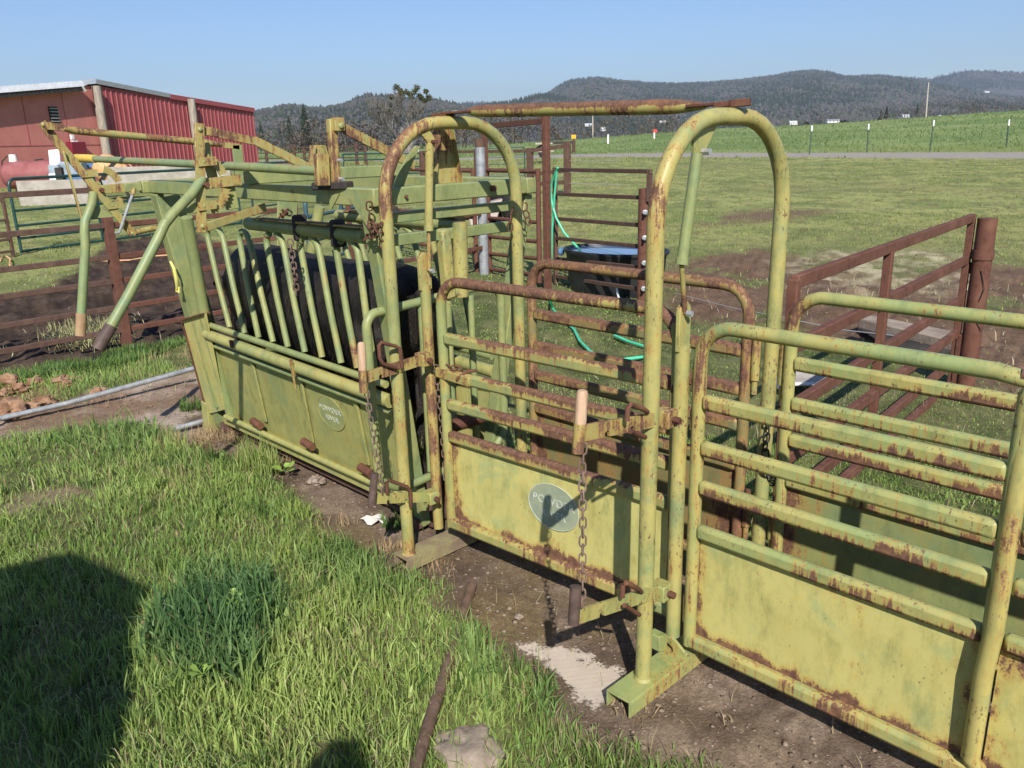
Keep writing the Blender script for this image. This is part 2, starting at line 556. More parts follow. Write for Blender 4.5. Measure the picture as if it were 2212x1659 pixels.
def polydist(x, y, poly, closed=True):
    d = np.full(x.shape, 1e9)
    n = len(poly)
    for i in range(n if closed else n - 1):
        ax, ay = poly[i][:2]; bx, by = poly[(i + 1) % n][:2]
        L = (bx - ax) ** 2 + (by - ay) ** 2 + 1e-12
        t = np.clip(((x - ax) * (bx - ax) + (y - ay) * (by - ay)) / L, 0, 1)
        d = np.minimum(d, np.hypot(x - ax - t * (bx - ax), y - ay - t * (by - ay)))
    return d
def softpoly(x, y, poly, w):
    """1 inside, 0 outside, soft edge of half width w"""
    d = polydist(x, y, poly)
    return sstep(np.where(inpoly(x, y, poly), d, -d), -w, w)

# ------------------------------------------------------------------ ground: one sheet out to the horizon
def bearing(x, y):
    """how far right of the view's axis a spot lies (0 left edge of view, 1 right edge)"""
    dx, dy = x - CAM[0], y - CAM[1]
    f = math.atan2(FWD.y, FWD.x)
    ang = np.arctan2(dy, dx) - f
    ang = (ang + np.pi) % (2 * np.pi) - np.pi
    return 0.5 - np.tan(np.clip(ang, -1.3, 1.3)) / (2 * math.tan(R(31.8)))
def terrain(x, y):
    d = np.hypot(x - CAM[0], y - CAM[1])
    u = bearing(x, y)
    top = np.interp(u, (-1, 0.42, 0.50, 0.57, 0.70, 0.77, 1.0, 1.6), (0, 0, 1.2, 1.65, 2.95, 3.0, 4.5, 6.5))
    z = 0.18 * sstep(d, 52, 60) * sstep(u, 0.45, 0.6)
    z = z + (top - 0.18) * np.clip((d - 60) / 105, 0, 1) ** 1.15 * (top > 0.2)
    rise = (top - 1.68) / 165.0                     # the field's far part lies just under the line of sight
    z = z + np.where(top > 0.2, np.clip(d - 165, 0, 280) * rise * 0.94, 0)
    return z * (1 - sstep(d, 450, 900))
Z_DIRT = [(-0.128, -0.337, 0), (-0.202, -0.172, 0), (-0.242, -0.034, 0), (-0.232, 0.102, 0), (-0.205, 0.286, 0), (-0.135, 0.488, 0), (-0.147, 0.644, 0),
          (-0.076, 0.91, 0), (-0.018, 1.191, 0), (-0.041, 1.423, 0), (-0.038, 1.679, 0), (0.004, 2.072, 0), (0.088, 2.498, 0), (0.117, 2.919, 0), (0.058, 3.206, 0),
          (-0.028, 3.361, -0), (0.208, 3.871, 0), (0.6, 3.9), (0.95, 3.6), (0.93, 1.5), (0.80, 1.2), (0.78, -3.5), (-1.0, -3.5), (-0.2, -0.9)]
Z_PAD = [(-1.444, 4.388, 0), (-0.761, 4.326, -0), (-0.273, 4.248, -0), (-0.033, 3.948, 0), (-0.021, 3.411, 0), (0.45, 3.4), (0.95, 3.4), (1.0, 4.3), (0.818, 5.014, 0), (0.344, 5.016, 0), (-0.184, 4.907, 0), (-0.639, 4.834, 0), (-1.414, 4.623, 0)]
Z_MUD = [(-1.921, 8.127, 0), (0.685, 10.352, 0), (1.216, 10.47, 0), (2.316, 12.407, 0), (3.964, 15.937, 0), (5.778, 16.215, 0), (2.9, 5.6), (1.7, 5.2), (1.147, 6.032, 0), (0.478, 5.872, 0), (-0.39, 5.872, 0), (-1.767, 5.69, 0)]
Z_MUD2 = [(6.611, 4.76, 0), (8.173, 5.414, 0), (9.881, 5.219, 0), (9.187, 3.973, 0), (8.172, 2.657, 0), (9.917, 2.188, -0), (10.333, 0.314, 0), (4.619, -0.585, 0), (4.078, 0.194, 0), (4.768, 0.885, 0), (4.754, 1.618, 0), (5.168, 2.254, 0), (4.679, 3.189, 0)]
Z_STRAW = [(8.939, 4.326, 0), (10.237, 4.202, 0), (11.216, 3.237, 0), (10.413, 2.231, 0), (8.085, 1.702, 0), (7.008, 2.172, 0), (7.151, 3.192, 0)]
Z_BROWN = [(13.505, 9.05, 0), (16.375, 8.795, 0), (16.802, 7.405, -0), (15.08, 6.684, 0), (13.39, 7.218, 0), (12.132, 7.9, 0)]
Z_SLAB = [(-0.058, 0.486, 0), (0.029, 0.402, 0), (0.095, 0.324, 0), (0.082, 0.185, 0), (0.06, 0.106, 0), (-0.096, 0.02, 0), (-0.182, 0.085, 0), (-0.165, 0.168, -0), (-0.115, 0.334, 0)]
Z_BARE = [(-0.983, 3.155, 0), (-0.813, 3.254, 0), (-0.657, 3.126, 0), (-0.586, 2.761, 0), (-0.695, 2.691, 0), (-0.877, 2.852, 0), (-1.075, 2.789, 0), (-1.137, 2.992, 0)]
Z_HEAP = [(-0.511, 5.989, 0), (-0.324, 5.959, 0), (-0.134, 5.689, 0), (-0.098, 5.285, 0), (-0.239, 4.914, 0), (-0.423, 4.826, 0), (-0.647, 4.801, 0), (-0.783, 4.757, 0)]
def zones(x, y):
    """weights of the ground covers at (x, y)"""
    wx = x + 0.10 * (fbm(x * 4, y * 4, 3, 1) - 0.5) * 2
    wy = y + 0.10 * (fbm(x * 4, y * 4, 3, 2) - 0.5) * 2
    d = np.hypot(x - CAM[0], y - CAM[1])
    near = d < 30
    z = {k: np.zeros_like(x) for k in ('dirt', 'pad', 'mud', 'mud2', 'straw', 'brown', 'slab', 'bare')}
    if near.any():
        a, b = wx[near], wy[near]
        for k, poly, w in (('dirt', Z_DIRT, 0.07), ('pad', Z_PAD, 0.10), ('mud', Z_MUD, 0.18), ('mud2', Z_MUD2, 0.35), ('straw', Z_STRAW, 0.5),
                           ('brown', Z_BROWN, 0.6), ('slab', Z_SLAB, 0.10), ('bare', Z_BARE, 0.12)):
            z[k][near] = softpoly(a, b, poly, w)
    n = fbm(x * 1.7, y * 1.7, 4, 9)
    z['mud2'] *= sstep(n, 0.27, 0.40)
    z['straw'] *= sstep(fbm(x * 3, y * 3, 4, 12), 0.35, 0.6)
    z['bare'] *= sstep(fbm(x * 5, y * 5, 3, 15), 0.4, 0.6)
    edge = 51.0 + 0.8 * (fbm(y * 0.2, x * 0, 2, 30) - 0.5)
    z['road'] = sstep(x, edge - 0.5, edge + 0.5) * (1 - sstep(x, edge + 6.3, edge + 7.3))
    z['field'] = sstep(x, 57.4, 59.0)
    z['d'] = d
    return z
def ground_colour(x, y, z):
    d = z['d']
    n1, n2, n3 = fbm(x * 0.9, y * 0.9, 4, 21), fbm(x * 7, y * 7, 4, 22), fbm(x * 0.12, y * 0.12, 4, 23)
    def C(*c): return np.array(c)[None, :]
    def mix(f, a, b): return a * (1 - f[:, None]) + b * f[:, None]
    # grass covered soil near by, grazed pasture further off
    c = mix(sstep(n2, 0.3, 0.7), C(0.075, 0.09, 0.03), C(0.15, 0.15, 0.06))
    past = mix(sstep(n1, 0.30, 0.62), C(0.19, 0.225, 0.07), C(0.31, 0.315, 0.11))
    past = mix(sstep(n2, 0.50, 0.8) * 0.75, past, C(0.17, 0.135, 0.075))
    past = mix(sstep(fbm(x * 2.6, y * 2.6, 5, 26, 0.6), 0.50, 0.66) * 0.6, past, C(0.115, 0.135, 0.045))
    past = mix(sstep(n3, 0.55, 0.72) * 0.35, past, C(0.22, 0.20, 0.085))
    c = mix(sstep(d, 8, 16), c, past)
    fld = mix(sstep(n3, 0.35, 0.65), C(0.15, 0.21, 0.07), C(0.23, 0.28, 0.105))
    fld = mix(sstep(d, 66, 58) if False else 1 - sstep(d, 60, 85), fld, C(0.21, 0.245, 0.075))
    c = mix(z['field'], c, fld)
    far = sstep(d, 440, 700)
    c = mix(far, c, C(0.12, 0.15, 0.06))
    c = mix(z['road'], c, mix(n2, C(0.27, 0.235, 0.205), C(0.36, 0.32, 0.28)))
    c = mix(z['brown'] * sstep(n1, 0.3, 0.55), c, C(0.17, 0.115, 0.07))
    c = mix(z['mud2'], c, mix(n2, C(0.105, 0.06, 0.037), C(0.22, 0.14, 0.088)))
    c = mix(z['straw'] * 0.85, c, mix(sstep(n2, .3, .7), C(0.22, 0.165, 0.095), C(0.52, 0.45, 0.28)))
    c = mix(z['mud'], c, mix(sstep(n2, 0.3, 0.7), C(0.042, 0.027, 0.019), C(0.09, 0.06, 0.042)))
    c = mix(z['bare'], c, mix(n2, C(0.18, 0.13, 0.08), C(0.30, 0.225, 0.145)))
    pad = mix(sstep(n2, 0.35, 0.65), C(0.34, 0.25, 0.185), C(0.46, 0.36, 0.28))
    pad = mix(sstep(fbm(x * 2.2, y * 2.2, 4, 25), 0.5, 0.68), pad, C(0.24, 0.155, 0.10))
    c = mix(z['pad'], c, pad)
    dirt = mix(sstep(n2, 0.3, 0.7), C(0.165, 0.118, 0.082), C(0.29, 0.215, 0.155))
    dirt = mix(sstep(fbm(x * 3.1, y * 3.1, 4, 27), 0.52, 0.68) * 0.8, dirt, C(0.215, 0.155, 0.075))
    dirt = mix(sstep(fbm(x * 2.0, y * 2.0, 3, 28), 0.5, 0.7) * 0.7, dirt, C(0.10, 0.068, 0.048))
    c = mix(z['dirt'], c, dirt)
    heap = np.where(d < 9, softpoly(x + .12 * (n2 - .5), y, Z_HEAP, .10), 0) if (d < 9).any() else np.zeros_like(d)
    c = mix(heap * .85, c, mix(n2, C(0.20, 0.105, 0.06), C(0.34, 0.19, 0.115)))
    slab = z['slab']
    return np.clip(c, 0, 1), slab
def ground_height(x, y, z):
    d = z['d']
    h = terrain(x, y)
    k = (d < 40)
    b = np.zeros_like(h)
    fine = fbm(x * 9, y * 9, 4, 50) - 0.5
    clod = fbm(x * 28, y * 28, 3, 51) - 0.5
    soft = fbm(x * 1.6, y * 1.6, 3, 52) - 0.5
    rut = np.abs(fbm(x * 3.2, y * 3.2, 4, 53) - 0.5) - 0.1
    rough = np.maximum(z['dirt'], z['pad'] * 0.4)
    b += rough * (fine * 0.022 + clod * 0.018) * (1 - z['slab'])
    b += (z['mud'] + 0.7 * z['mud2']) * (rut * 0.32 + fine * 0.05)
    g = np.clip(1 - rough - z['mud'] - z['mud2'], 0, 1)
    b += g * (soft * 0.06 + fine * 0.02)
    b -= 0.012
    return h + b * k
NA, NR = 900, 740
f0 = math.atan2(FWD.y, FWD.x)
ang = np.concatenate((np.linspace(f0 - R(41), f0 + R(41), NA), np.linspace(f0 + R(41), f0 - R(41) + 2 * math.pi, 62)[1:-1]))
rad = np.concatenate(((0.02,), np.geomspace(0.7, 6500, NR)))
A_, R_ = np.meshgrid(ang, rad)
gx, gy = (CAM[0] + R_ * np.cos(A_)).ravel(), (CAM[1] + R_ * np.sin(A_)).ravel()
gz_ = zones(gx, gy)
gh = ground_height(gx, gy, gz_)
gc, gslab = ground_colour(gx, gy, gz_)
na, nr = len(ang), len(rad)
ii, jj = np.meshgrid(np.arange(nr - 1), np.arange(na), indexing='ij')
j2 = (jj + 1) % na
quads = np.stack((ii * na + jj, (ii + 1) * na + jj, (ii + 1) * na + j2, ii * na + j2), -1).reshape(-1, 4)
t = NT("ground_cover")
p = t.pos()
gcol = t.attr("cover").outputs["Color"]
rough_a = t.attr("loose").outputs["Fac"]
nf = t.noise(p, 95, 5, 0.7)
nm = t.noise(p, 21, 6, 0.65)
br = t.rng(t.math('ADD', t.math('MULTIPLY', nf, 0.6), t.math('MULTIPLY', nm, 0.5)), 0.3, 0.82, 0.55, 1.45)
sc_ = t.node("ShaderNodeVectorMath", operation='SCALE')
t.l.new(gcol, sc_.inputs[0]); t.l.new(br, sc_.inputs["Scale"])
col_ = sc_.outputs[0]
# chips of stone and cracks where the ground is bare
def voro(scale, feat):
    v = t.node("ShaderNodeTexVoronoi", feature=feat)
    t.set(v.inputs["Vector"], p)
    v.inputs["Scale"].default_value = scale
    return v
v1 = voro(75, 'F1')
st_m = t.math('MULTIPLY', t.rng(v1.outputs["Distance"], .20, .32, 1, 0), t.rng(t.xyz(v1.outputs["Color"])[0], .76, .80))
st_m = t.math('MULTIPLY', st_m, rough_a)
v2 = voro(24, 'F1')
st2 = t.math('MULTIPLY', t.rng(v2.outputs["Distance"], .22, .30, 1, 0), t.rng(t.xyz(v2.outputs["Color"])[1], .90, .92))
st2 = t.math('MULTIPLY', st2, rough_a)
v3 = voro(13, 'DISTANCE_TO_EDGE')
crk = t.math('MULTIPLY', t.rng(t.math('ADD', v3.outputs["Distance"], t.math('MULTIPLY', nm, .10)), .035, .075, 1, 0), t.math('MULTIPLY', rough_a, t.rng(t.noise(p, 3.3, 3), .56, .68, 0, .6)))
mott = t.rng(t.noise(p, 42, 8, .75), .40, .62)
col_ = t.mix(t.math('MULTIPLY', t.math('MULTIPLY', mott, rough_a), .55), col_, (0.085, 0.058, 0.040))
col_ = t.mix(t.math('MULTIPLY', crk, .6), col_, (0.045, 0.03, 0.022))
col_ = t.mix(st_m, col_, t.mix(t.xyz(v1.outputs["Color"])[1], (0.17, 0.13, 0.095), (0.40, 0.33, 0.26)))
col_ = t.mix(t.math('MULTIPLY', st2, .8), col_, (0.36, 0.29, 0.225))
# the concrete slab showing through where the dirt is worn off, with its broomed grooves
sa_ = t.attr("slab").outputs["Fac"]
sm_ = t.rng(t.math('ADD', sa_, t.math('ADD', t.math('MULTIPLY', t.math('SUBTRACT', nm, .5), 1.1), t.math('MULTIPLY', t.math('SUBTRACT', nf, .5), .9))), .55, .68)
wv = t.node("ShaderNodeTexWave", wave_type='BANDS', bands_direction='DIAGONAL')
mp = t.node("ShaderNodeMapping"); t.l.new(p, mp.inputs[0]); mp.inputs["Rotation"].default_value = (0, 0, R(8)); mp.inputs["Scale"].default_value = (.55, 1, 0)
t.l.new(mp.outputs[0], wv.inputs["Vector"]); wv.inputs["Scale"].default_value = 26; wv.inputs["Distortion"].default_value = 1.2; wv.inputs["Detail"].default_value = 3
gr_ = t.rng(t.math('ADD', wv.outputs["Fac"], t.math('MULTIPLY', nf, .5)), .15, .45, 1, 0)
cc_ = t.mix(t.math('MULTIPLY', gr_, .28), t.mix(nm, (0.44, 0.365, 0.295), (0.56, 0.475, 0.39)), (0.33, 0.265, 0.21))
col_ = t.mix(sm_, col_, cc_)
t.bump(t.math('MULTIPLY', t.math('SUBTRACT', 1.0, t.math('MULTIPLY', sm_, .8)), t.math('ADD', t.math('ADD', nf, t.math('MULTIPLY', nm, 1.5)), t.math('SUBTRACT', t.math('MULTIPLY', st2, 1.5), t.math('MULTIPLY', crk, 1.2)))), 0.65, 0.012)
M['ground'] = t.out(col_, 0.92, 0.15)
ground = npmesh("ground", np.stack((gx, gy, gh), -1), quads, 4, M['ground'],
                {"cover": ('FLOAT_COLOR', gc), "loose": ('FLOAT', np.maximum(gz_['dirt'], np.maximum(0.18 * gz_['pad'], .6 * gz_['mud2']))), "slab": ('FLOAT', gz_['slab'])}, smooth=True)
ground["kind"] = "structure"
def gz(x, y):
    a, b = np.array([float(x)]), np.array([float(y)])
    return float(ground_height(a, b, zones(a, b))[0])

# loose stones and clods on the dirt: nobody could count them
rs = np.random.RandomState(4)
def stones(n, polys, lo, hi, seed):
    rs = np.random.RandomState(seed)
    V, F = [], []
    oct_v = np.array([(1, 0, 0), (-1, 0, 0), (0, 1, 0), (0, -1, 0), (0, 0, 1), (0, 0, -1), (.62, .62, .5), (-.62, .62, .5), (.62, -.62, .5), (-.62, -.62, .5)], float)
    of = np.array([(0, 6, 4), (0, 4, 8), (1, 4, 7), (1, 9, 4), (2, 7, 4), (2, 4, 6), (3, 8, 4), (3, 4, 9), (0, 2, 6), (2, 1, 7), (1, 3, 9), (3, 0, 8), (2, 0, 5), (1, 2, 5), (3, 1, 5), (0, 3, 5)])
    x = rs.uniform(-1.6, 1.0, n * 8); y = rs.uniform(-2.2, 4.9, n * 8)
    z = zones(x, y)
    w = np.maximum(z['dirt'], 0.5 * z['pad'])
    k = np.where((rs.rand(n * 8) < w) & (z['slab'] < 0.4))[0][:n]
    x, y = x[k], y[k]
    zz = {q: v[k] for q, v in z.items()}
    h = ground_height(x, y, zz)
    s = lo * (hi / lo) ** (rs.rand(len(k)) ** 2.2)
    for i in range(len(k)):
        v = oct_v * (s[i] * rs.uniform(0.55, 1.25, (10, 3)))
        v[:, 2] *= 0.6
        a = rs.uniform(0, 6.28); ca, sa = math.cos(a), math.sin(a)
        v = np.stack((v[:, 0] * ca - v[:, 1] * sa, v[:, 0] * sa + v[:, 1] * ca, v[:, 2]), -1)
        V.append(v + (x[i], y[i], h[i] + s[i] * 0.12)); F.append(of + 10 * i)
    return np.concatenate(V), np.concatenate(F)
t = NT("loose_stones")
gi = t.node("ShaderNodeNewGeometry").outputs["Random Per Island"]
t.out(t.mix(gi, (0.12, 0.085, 0.06), (0.27, 0.205, 0.155)), 0.9, 0.15)
sv, sf = stones(9000, None, 0.002, 0.013, 3)
peb = npmesh("loose_gravel", sv, sf, 3, t.m)
peb["kind"] = "stuff"; peb["label"] = "small clods and chips of stone scattered over the brown dirt"; peb["category"] = "gravel"

# ------------------------------------------------------------------ the squeeze chute
chute = thing("squeeze_chute", "big pale green squeeze chute with slanted barred sides and rusty control levers on top", "cattle chute", (0.43, 2.4, 0))
CA = 0.87            # width across the top of the frame
SLN = np.array((-1.37, 0, -0.22)) / math.hypot(1.37, 0.22)      # outward normal of the slanted near side
def slant(y, z, off=0.0, far=False):
    """spot on the slanted side at height z, pushed out by off"""
    x = 0.02 + (1.45 - z) * 0.22 / 1.37
    p = np.array((x, y, z)) + SLN * off
    if far:
        p[0] = CA - p[0]
    return p
def P(n, mb, mat='chute', parent=chute, bevel=0.0, **k):
    return part(n, mb, M[mat] if isinstance(mat, str) else mat, parent, bevel, **k)

# top frame
P("top_beam", MB().beam((0.03, 1.27, 1.49), (0.03, 3.39, 1.49), 0.06, 0.068), bevel=.006)
P("top_beam", MB().beam((CA - .03, 1.27, 1.49), (CA - .03, 3.39, 1.49), 0.06, 0.068), bevel=.006)
P("cross_beam", MB().beam((0.0602, 1.30, 1.49), (CA - .0602, 1.30, 1.49), 0.06, 0.066), bevel=.006)
fcb = P("cross_beam", MB().beam((-0.03, 3.42, 1.49), (CA, 3.42, 1.49), 0.058, 0.066), bevel=.006)
P("control_crossbar", MB().beam((-0.02, 2.21, 1.552), (0.84, 2.21, 1.552), 0.055, 0.056), bevel=.005)
# weld seams and small gussets on the near beam
g = MB()
g.plate([(-0.002, 1.433, 1.487), (-0.002, 1.304, 1.493), (-0.002, 1.304, 1.369)], (1, 0, 0), 0.004)
P("gusset", g)
P("gusset", MB().plate([(-0.002, 1.562, 1.5), (-0.002, 1.492, 1.5), (-0.002, 1.559, 1.438), (-0.002, 1.572, 1.438)], (1, 0, 0), 0.005), 'chute')
P("bolt", MB().tube([(0.60, 1.268, 1.492), (0.60, 1.253, 1.492)], .014, 6), 'rust')
P("bolt", MB().tube([(0.146, 1.268, 1.486), (0.146, 1.258, 1.486)], .007, 6), 'rust')

# slanted corner posts
for far in (False, True):
    for y0, y1, w in ((1.33, 1.42, .065), (3.34, 3.42, .085)):
        P("corner_post", MB().beam(slant(y0, 1.455, .0, far), slant(y1, 0.03, 0, far), 0.045, w, (0, 1, 0)), bevel=.005)
    y0, y1 = 3.02, 3.20
    P("front_bar", MB().tube([slant(y0, 1.34, .005, far), slant(y1 - .03, 0.75, .005, far), slant(y1 + .02, 0.12, .0, far)], .031, 14))
P("front_plate", MB().beam((0.075, 3.30, 1.44), (0.235, 3.30, .2), 0.012, 0.13), bevel=.002)
P("front_plate", MB().beam((CA - 0.075, 3.30, 1.44), (CA - .235, 3.30, .2), 0.012, 0.13), bevel=.002)
# yellow scoop plate at the front foot
sp = MB()
sp.plate([(0.106, 3.43, 0.724), (0.092, 3.074, 0.812), (0.191, 3.211, 0.198), (0.205, 3.486, 0.106)], SLN, .006)
P("foot_plate", sp, 'panel')
sp = MB().beam((0.112, 3.444, 0.72), (0.098, 3.087, 0.808), .05, .008)
sp.beam((0.118, 3.468, 0.713), (0.218, 3.516, 0.093), .03, .006)
P("foot_plate_edge", sp, 'rust')
P("foot", MB().beam((0.24, 3.56, 0.082), (0.241, 3.475, 0.071), .10, .20), 'chutepanel', bevel=.006)

# side bars: lower ends on the top rail, upper ends hooked together in pairs below the hanging rod
low = [(0.147, 2.918, 0.744), (0.147, 2.75, 0.736), (0.146, 2.595, 0.735), (0.146, 2.444, 0.735), (0.146, 2.298, 0.732), (0.146, 2.138, 0.732), (0.146, 1.984, 0.732), (0.146, 1.824, 0.732), (0.146, 1.695, 0.732), (0.146, 1.56, 0.73)]
high = [(0.166, 3.087, 1.194), (0.166, 2.904, 1.206), (0.167, 2.723, 1.218), (0.166, 2.609, 1.213), (0.166, 2.435, 1.206), (0.166, 2.27, 1.205), (0.166, 2.114, 1.205), (0.166, 1.955, 1.211), (0.166, 1.81, 1.211), (0.167, 1.648, 1.224)]
RODA, RODB = V3((0.171, 2.612, 1.316)), V3((0.171, 1.586, 1.312))
LPA, LPB = V3((0.168, 2.702, 1.263)), V3((0.169, 1.654, 1.275))
def side_bar(lo, hi, hook, far, wear):
    lo, hi = V3(lo), V3(hi)
    d = unit(hi - lo)
    zt = LPA[2] + (LPB[2] - LPA[2]) * (hi[1] - LPA[1]) / (LPB[1] - LPA[1])
    top = hi + d * (zt - hi[2]) / d[2]
    pts = [lo, lo + (hi - lo) * .5 - np.array((.004, 0, 0))]
    pts += [top - d * .05]
    for a in np.linspace(0.2, 1, 5) * math.pi / 2:
        pts.append(top - d * .05 + d * .06 * math.sin(a) + np.array((0, hook, 0)) * .05 * (1 - math.cos(a)))
    if far:
        pts = [np.array((CA - p[0], p[1], p[2])) for p in pts]
    return MB().tube(pts, .0155, 12, wear=wear)
for i, (a, b) in enumerate(zip(low, high)):
    hk = 1 if i % 2 else -1
    P("side_bar", side_bar(a, b, hk, False, (lambda t, p: 1.0 if 0.62 < t < .8 else 0.0) if i in (4,) else None))
    P("side_bar", side_bar(a, b, hk, True, None))
for far in (False, True):
    f = lambda y, z, o=0.0: slant(y, z, o, far)
    mir = (lambda q: np.array((CA - q[0], q[1], q[2]))) if far else V3
    P("hanging_rod", MB().tube([mir(RODA), mir(RODB)], .031, 14), 'chute')
    P("hanger_strip", MB().beam(mir((0.172, 2.516, 1.344)), mir((0.172, 1.602, 1.352)), .06, .008), 'rustbar')
    for q in ((0.173, 2.118, 1.361), (0.172, 1.802, 1.354)):
        P("hanger_hook", MB().beam(mir(V3(q) + (0, 0, -.10)), mir(V3(q) + (0, 0, .02)), .07, .035, (0, 1, 0)), 'dark', bevel=.012)
    P("side_rail", MB().tube([f(3.17, .735, .012), f(1.46, .705, .012)], .0165, 12), 'chute')
    P("side_rail", MB().tube([f(3.17, .675, .02), f(1.44, .635, .02)], .030, 14), 'chutepanel')
    P("side_rail", MB().tube([f(3.18, .61, .012), f(1.44, .575, .012)], .0145, 12), 'chute')
    pn = MB().grid(f(3.27, .58, -.01), f(1.42, .56, -.01) - f(3.27, .58, -.01), f(3.27, .12, -.01) - f(3.27, .58, -.01), 40, 12,
                   wear=lambda a, b: .25 * sum(max(0, 1 - abs(a - c) / .012) for c in (.285, .62, .87)) + .3 * max(0, b - .85) / .15)
    P("sheet_panel", pn, 'chutepanel')
    if not far:
        for la, lb in (((0.16, 2.734, 0.577), (0.218, 2.771, 0.216)), ((0.16, 2.234, 0.577), (0.219, 2.283, 0.213)), ((0.161, 1.76, 0.573), (0.217, 1.781, 0.225))):
            P("stiffener", MB().beam(la, lb, .03, .012, SLN), 'chutepanel', bevel=.003)
    P("bottom_tube", MB().tube([f(3.22, .155, .035), f(1.45, .165, .035)], .0165, 12), 'chutepanel')
    P("bottom_beam", MB().beam(f(3.30, .11, .0), f(1.44, .115, .0), .05, .055), 'chutepanel', bevel=.005)
    P("skid", MB().beam(f(3.36, .025, -.05), f(1.38, .03, -.05), .06, .055), 'oldpipe', bevel=.004)
for q in ((0.179, 2.803, 0.206), (0.177, 2.255, 0.22), (0.177, 1.742, 0.218)):
    P("hinge_knuckle", MB().tube([np.array(q) + (0, .045, 0.006), np.array(q) - (0, .045, 0.006)], .021, 10), 'rust')
# latch hook on the side tubes
lk = MB().beam((0.085, 2.173, 0.699), (0.099, 2.18, 0.612), .014, .012)
lk.beam((0.09, 2.173, 0.637), (0.104, 2.188, 0.546), .01, .008)
P("latch_hook", lk, 'lever')
P("hinge_clip", MB().beam((0.088, 2.801, 0.699), (0.095, 2.805, 0.658), .02, .01), 'rust')

# worn oval badge on the side sheet
def badge(name, centre, ux, uz, n, rx, rz, parent, rows, mat, ring):
    c, ux, uz, n = V3(centre), unit(ux), unit(uz), unit(n)
    el = [c + ux * rx * math.cos(a) + uz * rz * math.sin(a) for a in np.linspace(0, 2 * math.pi, 41)[:-1]]
    bd = P(name, MB().plate(el, n, .003), mat, parent)
    rim = MB()
    pts = [c + n * .002 + ux * (rx + .001) * math.cos(a) + uz * (rz + .001) * math.sin(a) for a in np.linspace(0, 2 * math.pi, 49)]
    rim.tube(pts, .0016, 5, False)
    P("badge_rim", rim, ring, bd)
    off = np.array(parent.location)
    for txt, size, dz in rows:
        cu = bpy.data.curves.new("lettering", 'FONT')
        cu.body = txt
        cu.size = size
        cu.align_x = 'CENTER'
        cu.align_y = 'CENTER'
        cu.extrude = .0007
        cu.space_character = 1.12
        tmp = bpy.data.objects.new("tmp_text", cu)
        SC.collection.objects.link(tmp)
        dg = bpy.context.evaluated_depsgraph_get()
        me = bpy.data.meshes.new_from_object(tmp.evaluated_get(dg))
        bpy.data.objects.remove(tmp)
        mtx = Matrix((tuple(ux), tuple(uz), tuple(n))).transposed().to_4x4()
        mtx.translation = Vector(c + uz * dz + n * .0022 - off)
        me.transform(mtx)
        me.name = "lettering"
        me.materials.clear()
        me.materials.append(M['letter'])
        o = bpy.data.objects.new("lettering", me)
        SC.collection.objects.link(o)
        o.parent = bd
    return bd
badge("badge", (0.191, 2.027, 0.434), (0, -1, 0), np.cross(SLN, (0, -1, 0)) * -1 if np.cross(SLN, (0, -1, 0))[2] < 0 else np.cross(SLN, (0, -1, 0)), SLN, .115, .088, chute, [("POWDER", .042, .018), ("RIVER", .04, -.03)], 'decal2', 'chutepanel')

# twine tied round the front post
P("twine", MB().tube([(0.017, 3.274, 1.088), (0.018, 3.243, 1.055), (0.026, 3.248, 1.001), (0.035, 3.271, 0.949), (0.04, 3.298, 0.917), (0.04, 3.27, 0.915), (0.041, 3.263, 0.943)], [.006, .008, .011, .010, .009, .007, .005], 8), 'twine')
# chain hanging in front of the bars
P("drop_chain", MB().chain([(0.015, 1.941, 1.292), (0.027, 1.954, 1.214), (0.04, 1.973, 1.134), (0.056, 2.004, 1.036)], .036, .023, .0036), 'oldrust')
P("chain_tangle", MB().chain([(0.028, 2.007, 1.402), (0.005, 1.932, 1.419), (0.027, 1.944, 1.405), (-0.003, 1.935, 1.401), (0.03, 2.033, 1.388)]), 'rust')
ct = MB().chain([(-0.035, 1.25, 1.48), (-0.025, 1.269, 1.415), (-0.03, 1.249, 1.385)])
ct.chain([(-0.032, 1.266, 1.398), (-0.04, 1.225, 1.382), (-0.033, 1.194, 1.399), (-0.026, 1.24, 1.357), (-0.014, 1.307, 1.347), (-0.012, 1.335, 1.333)])
ct.chain([(-0.043, 1.21, 1.401), (-0.038, 1.186, 1.37), (-0.022, 1.201, 1.331), (-0.018, 1.216, 1.311)])
P("chain_tangle", ct, 'rust')

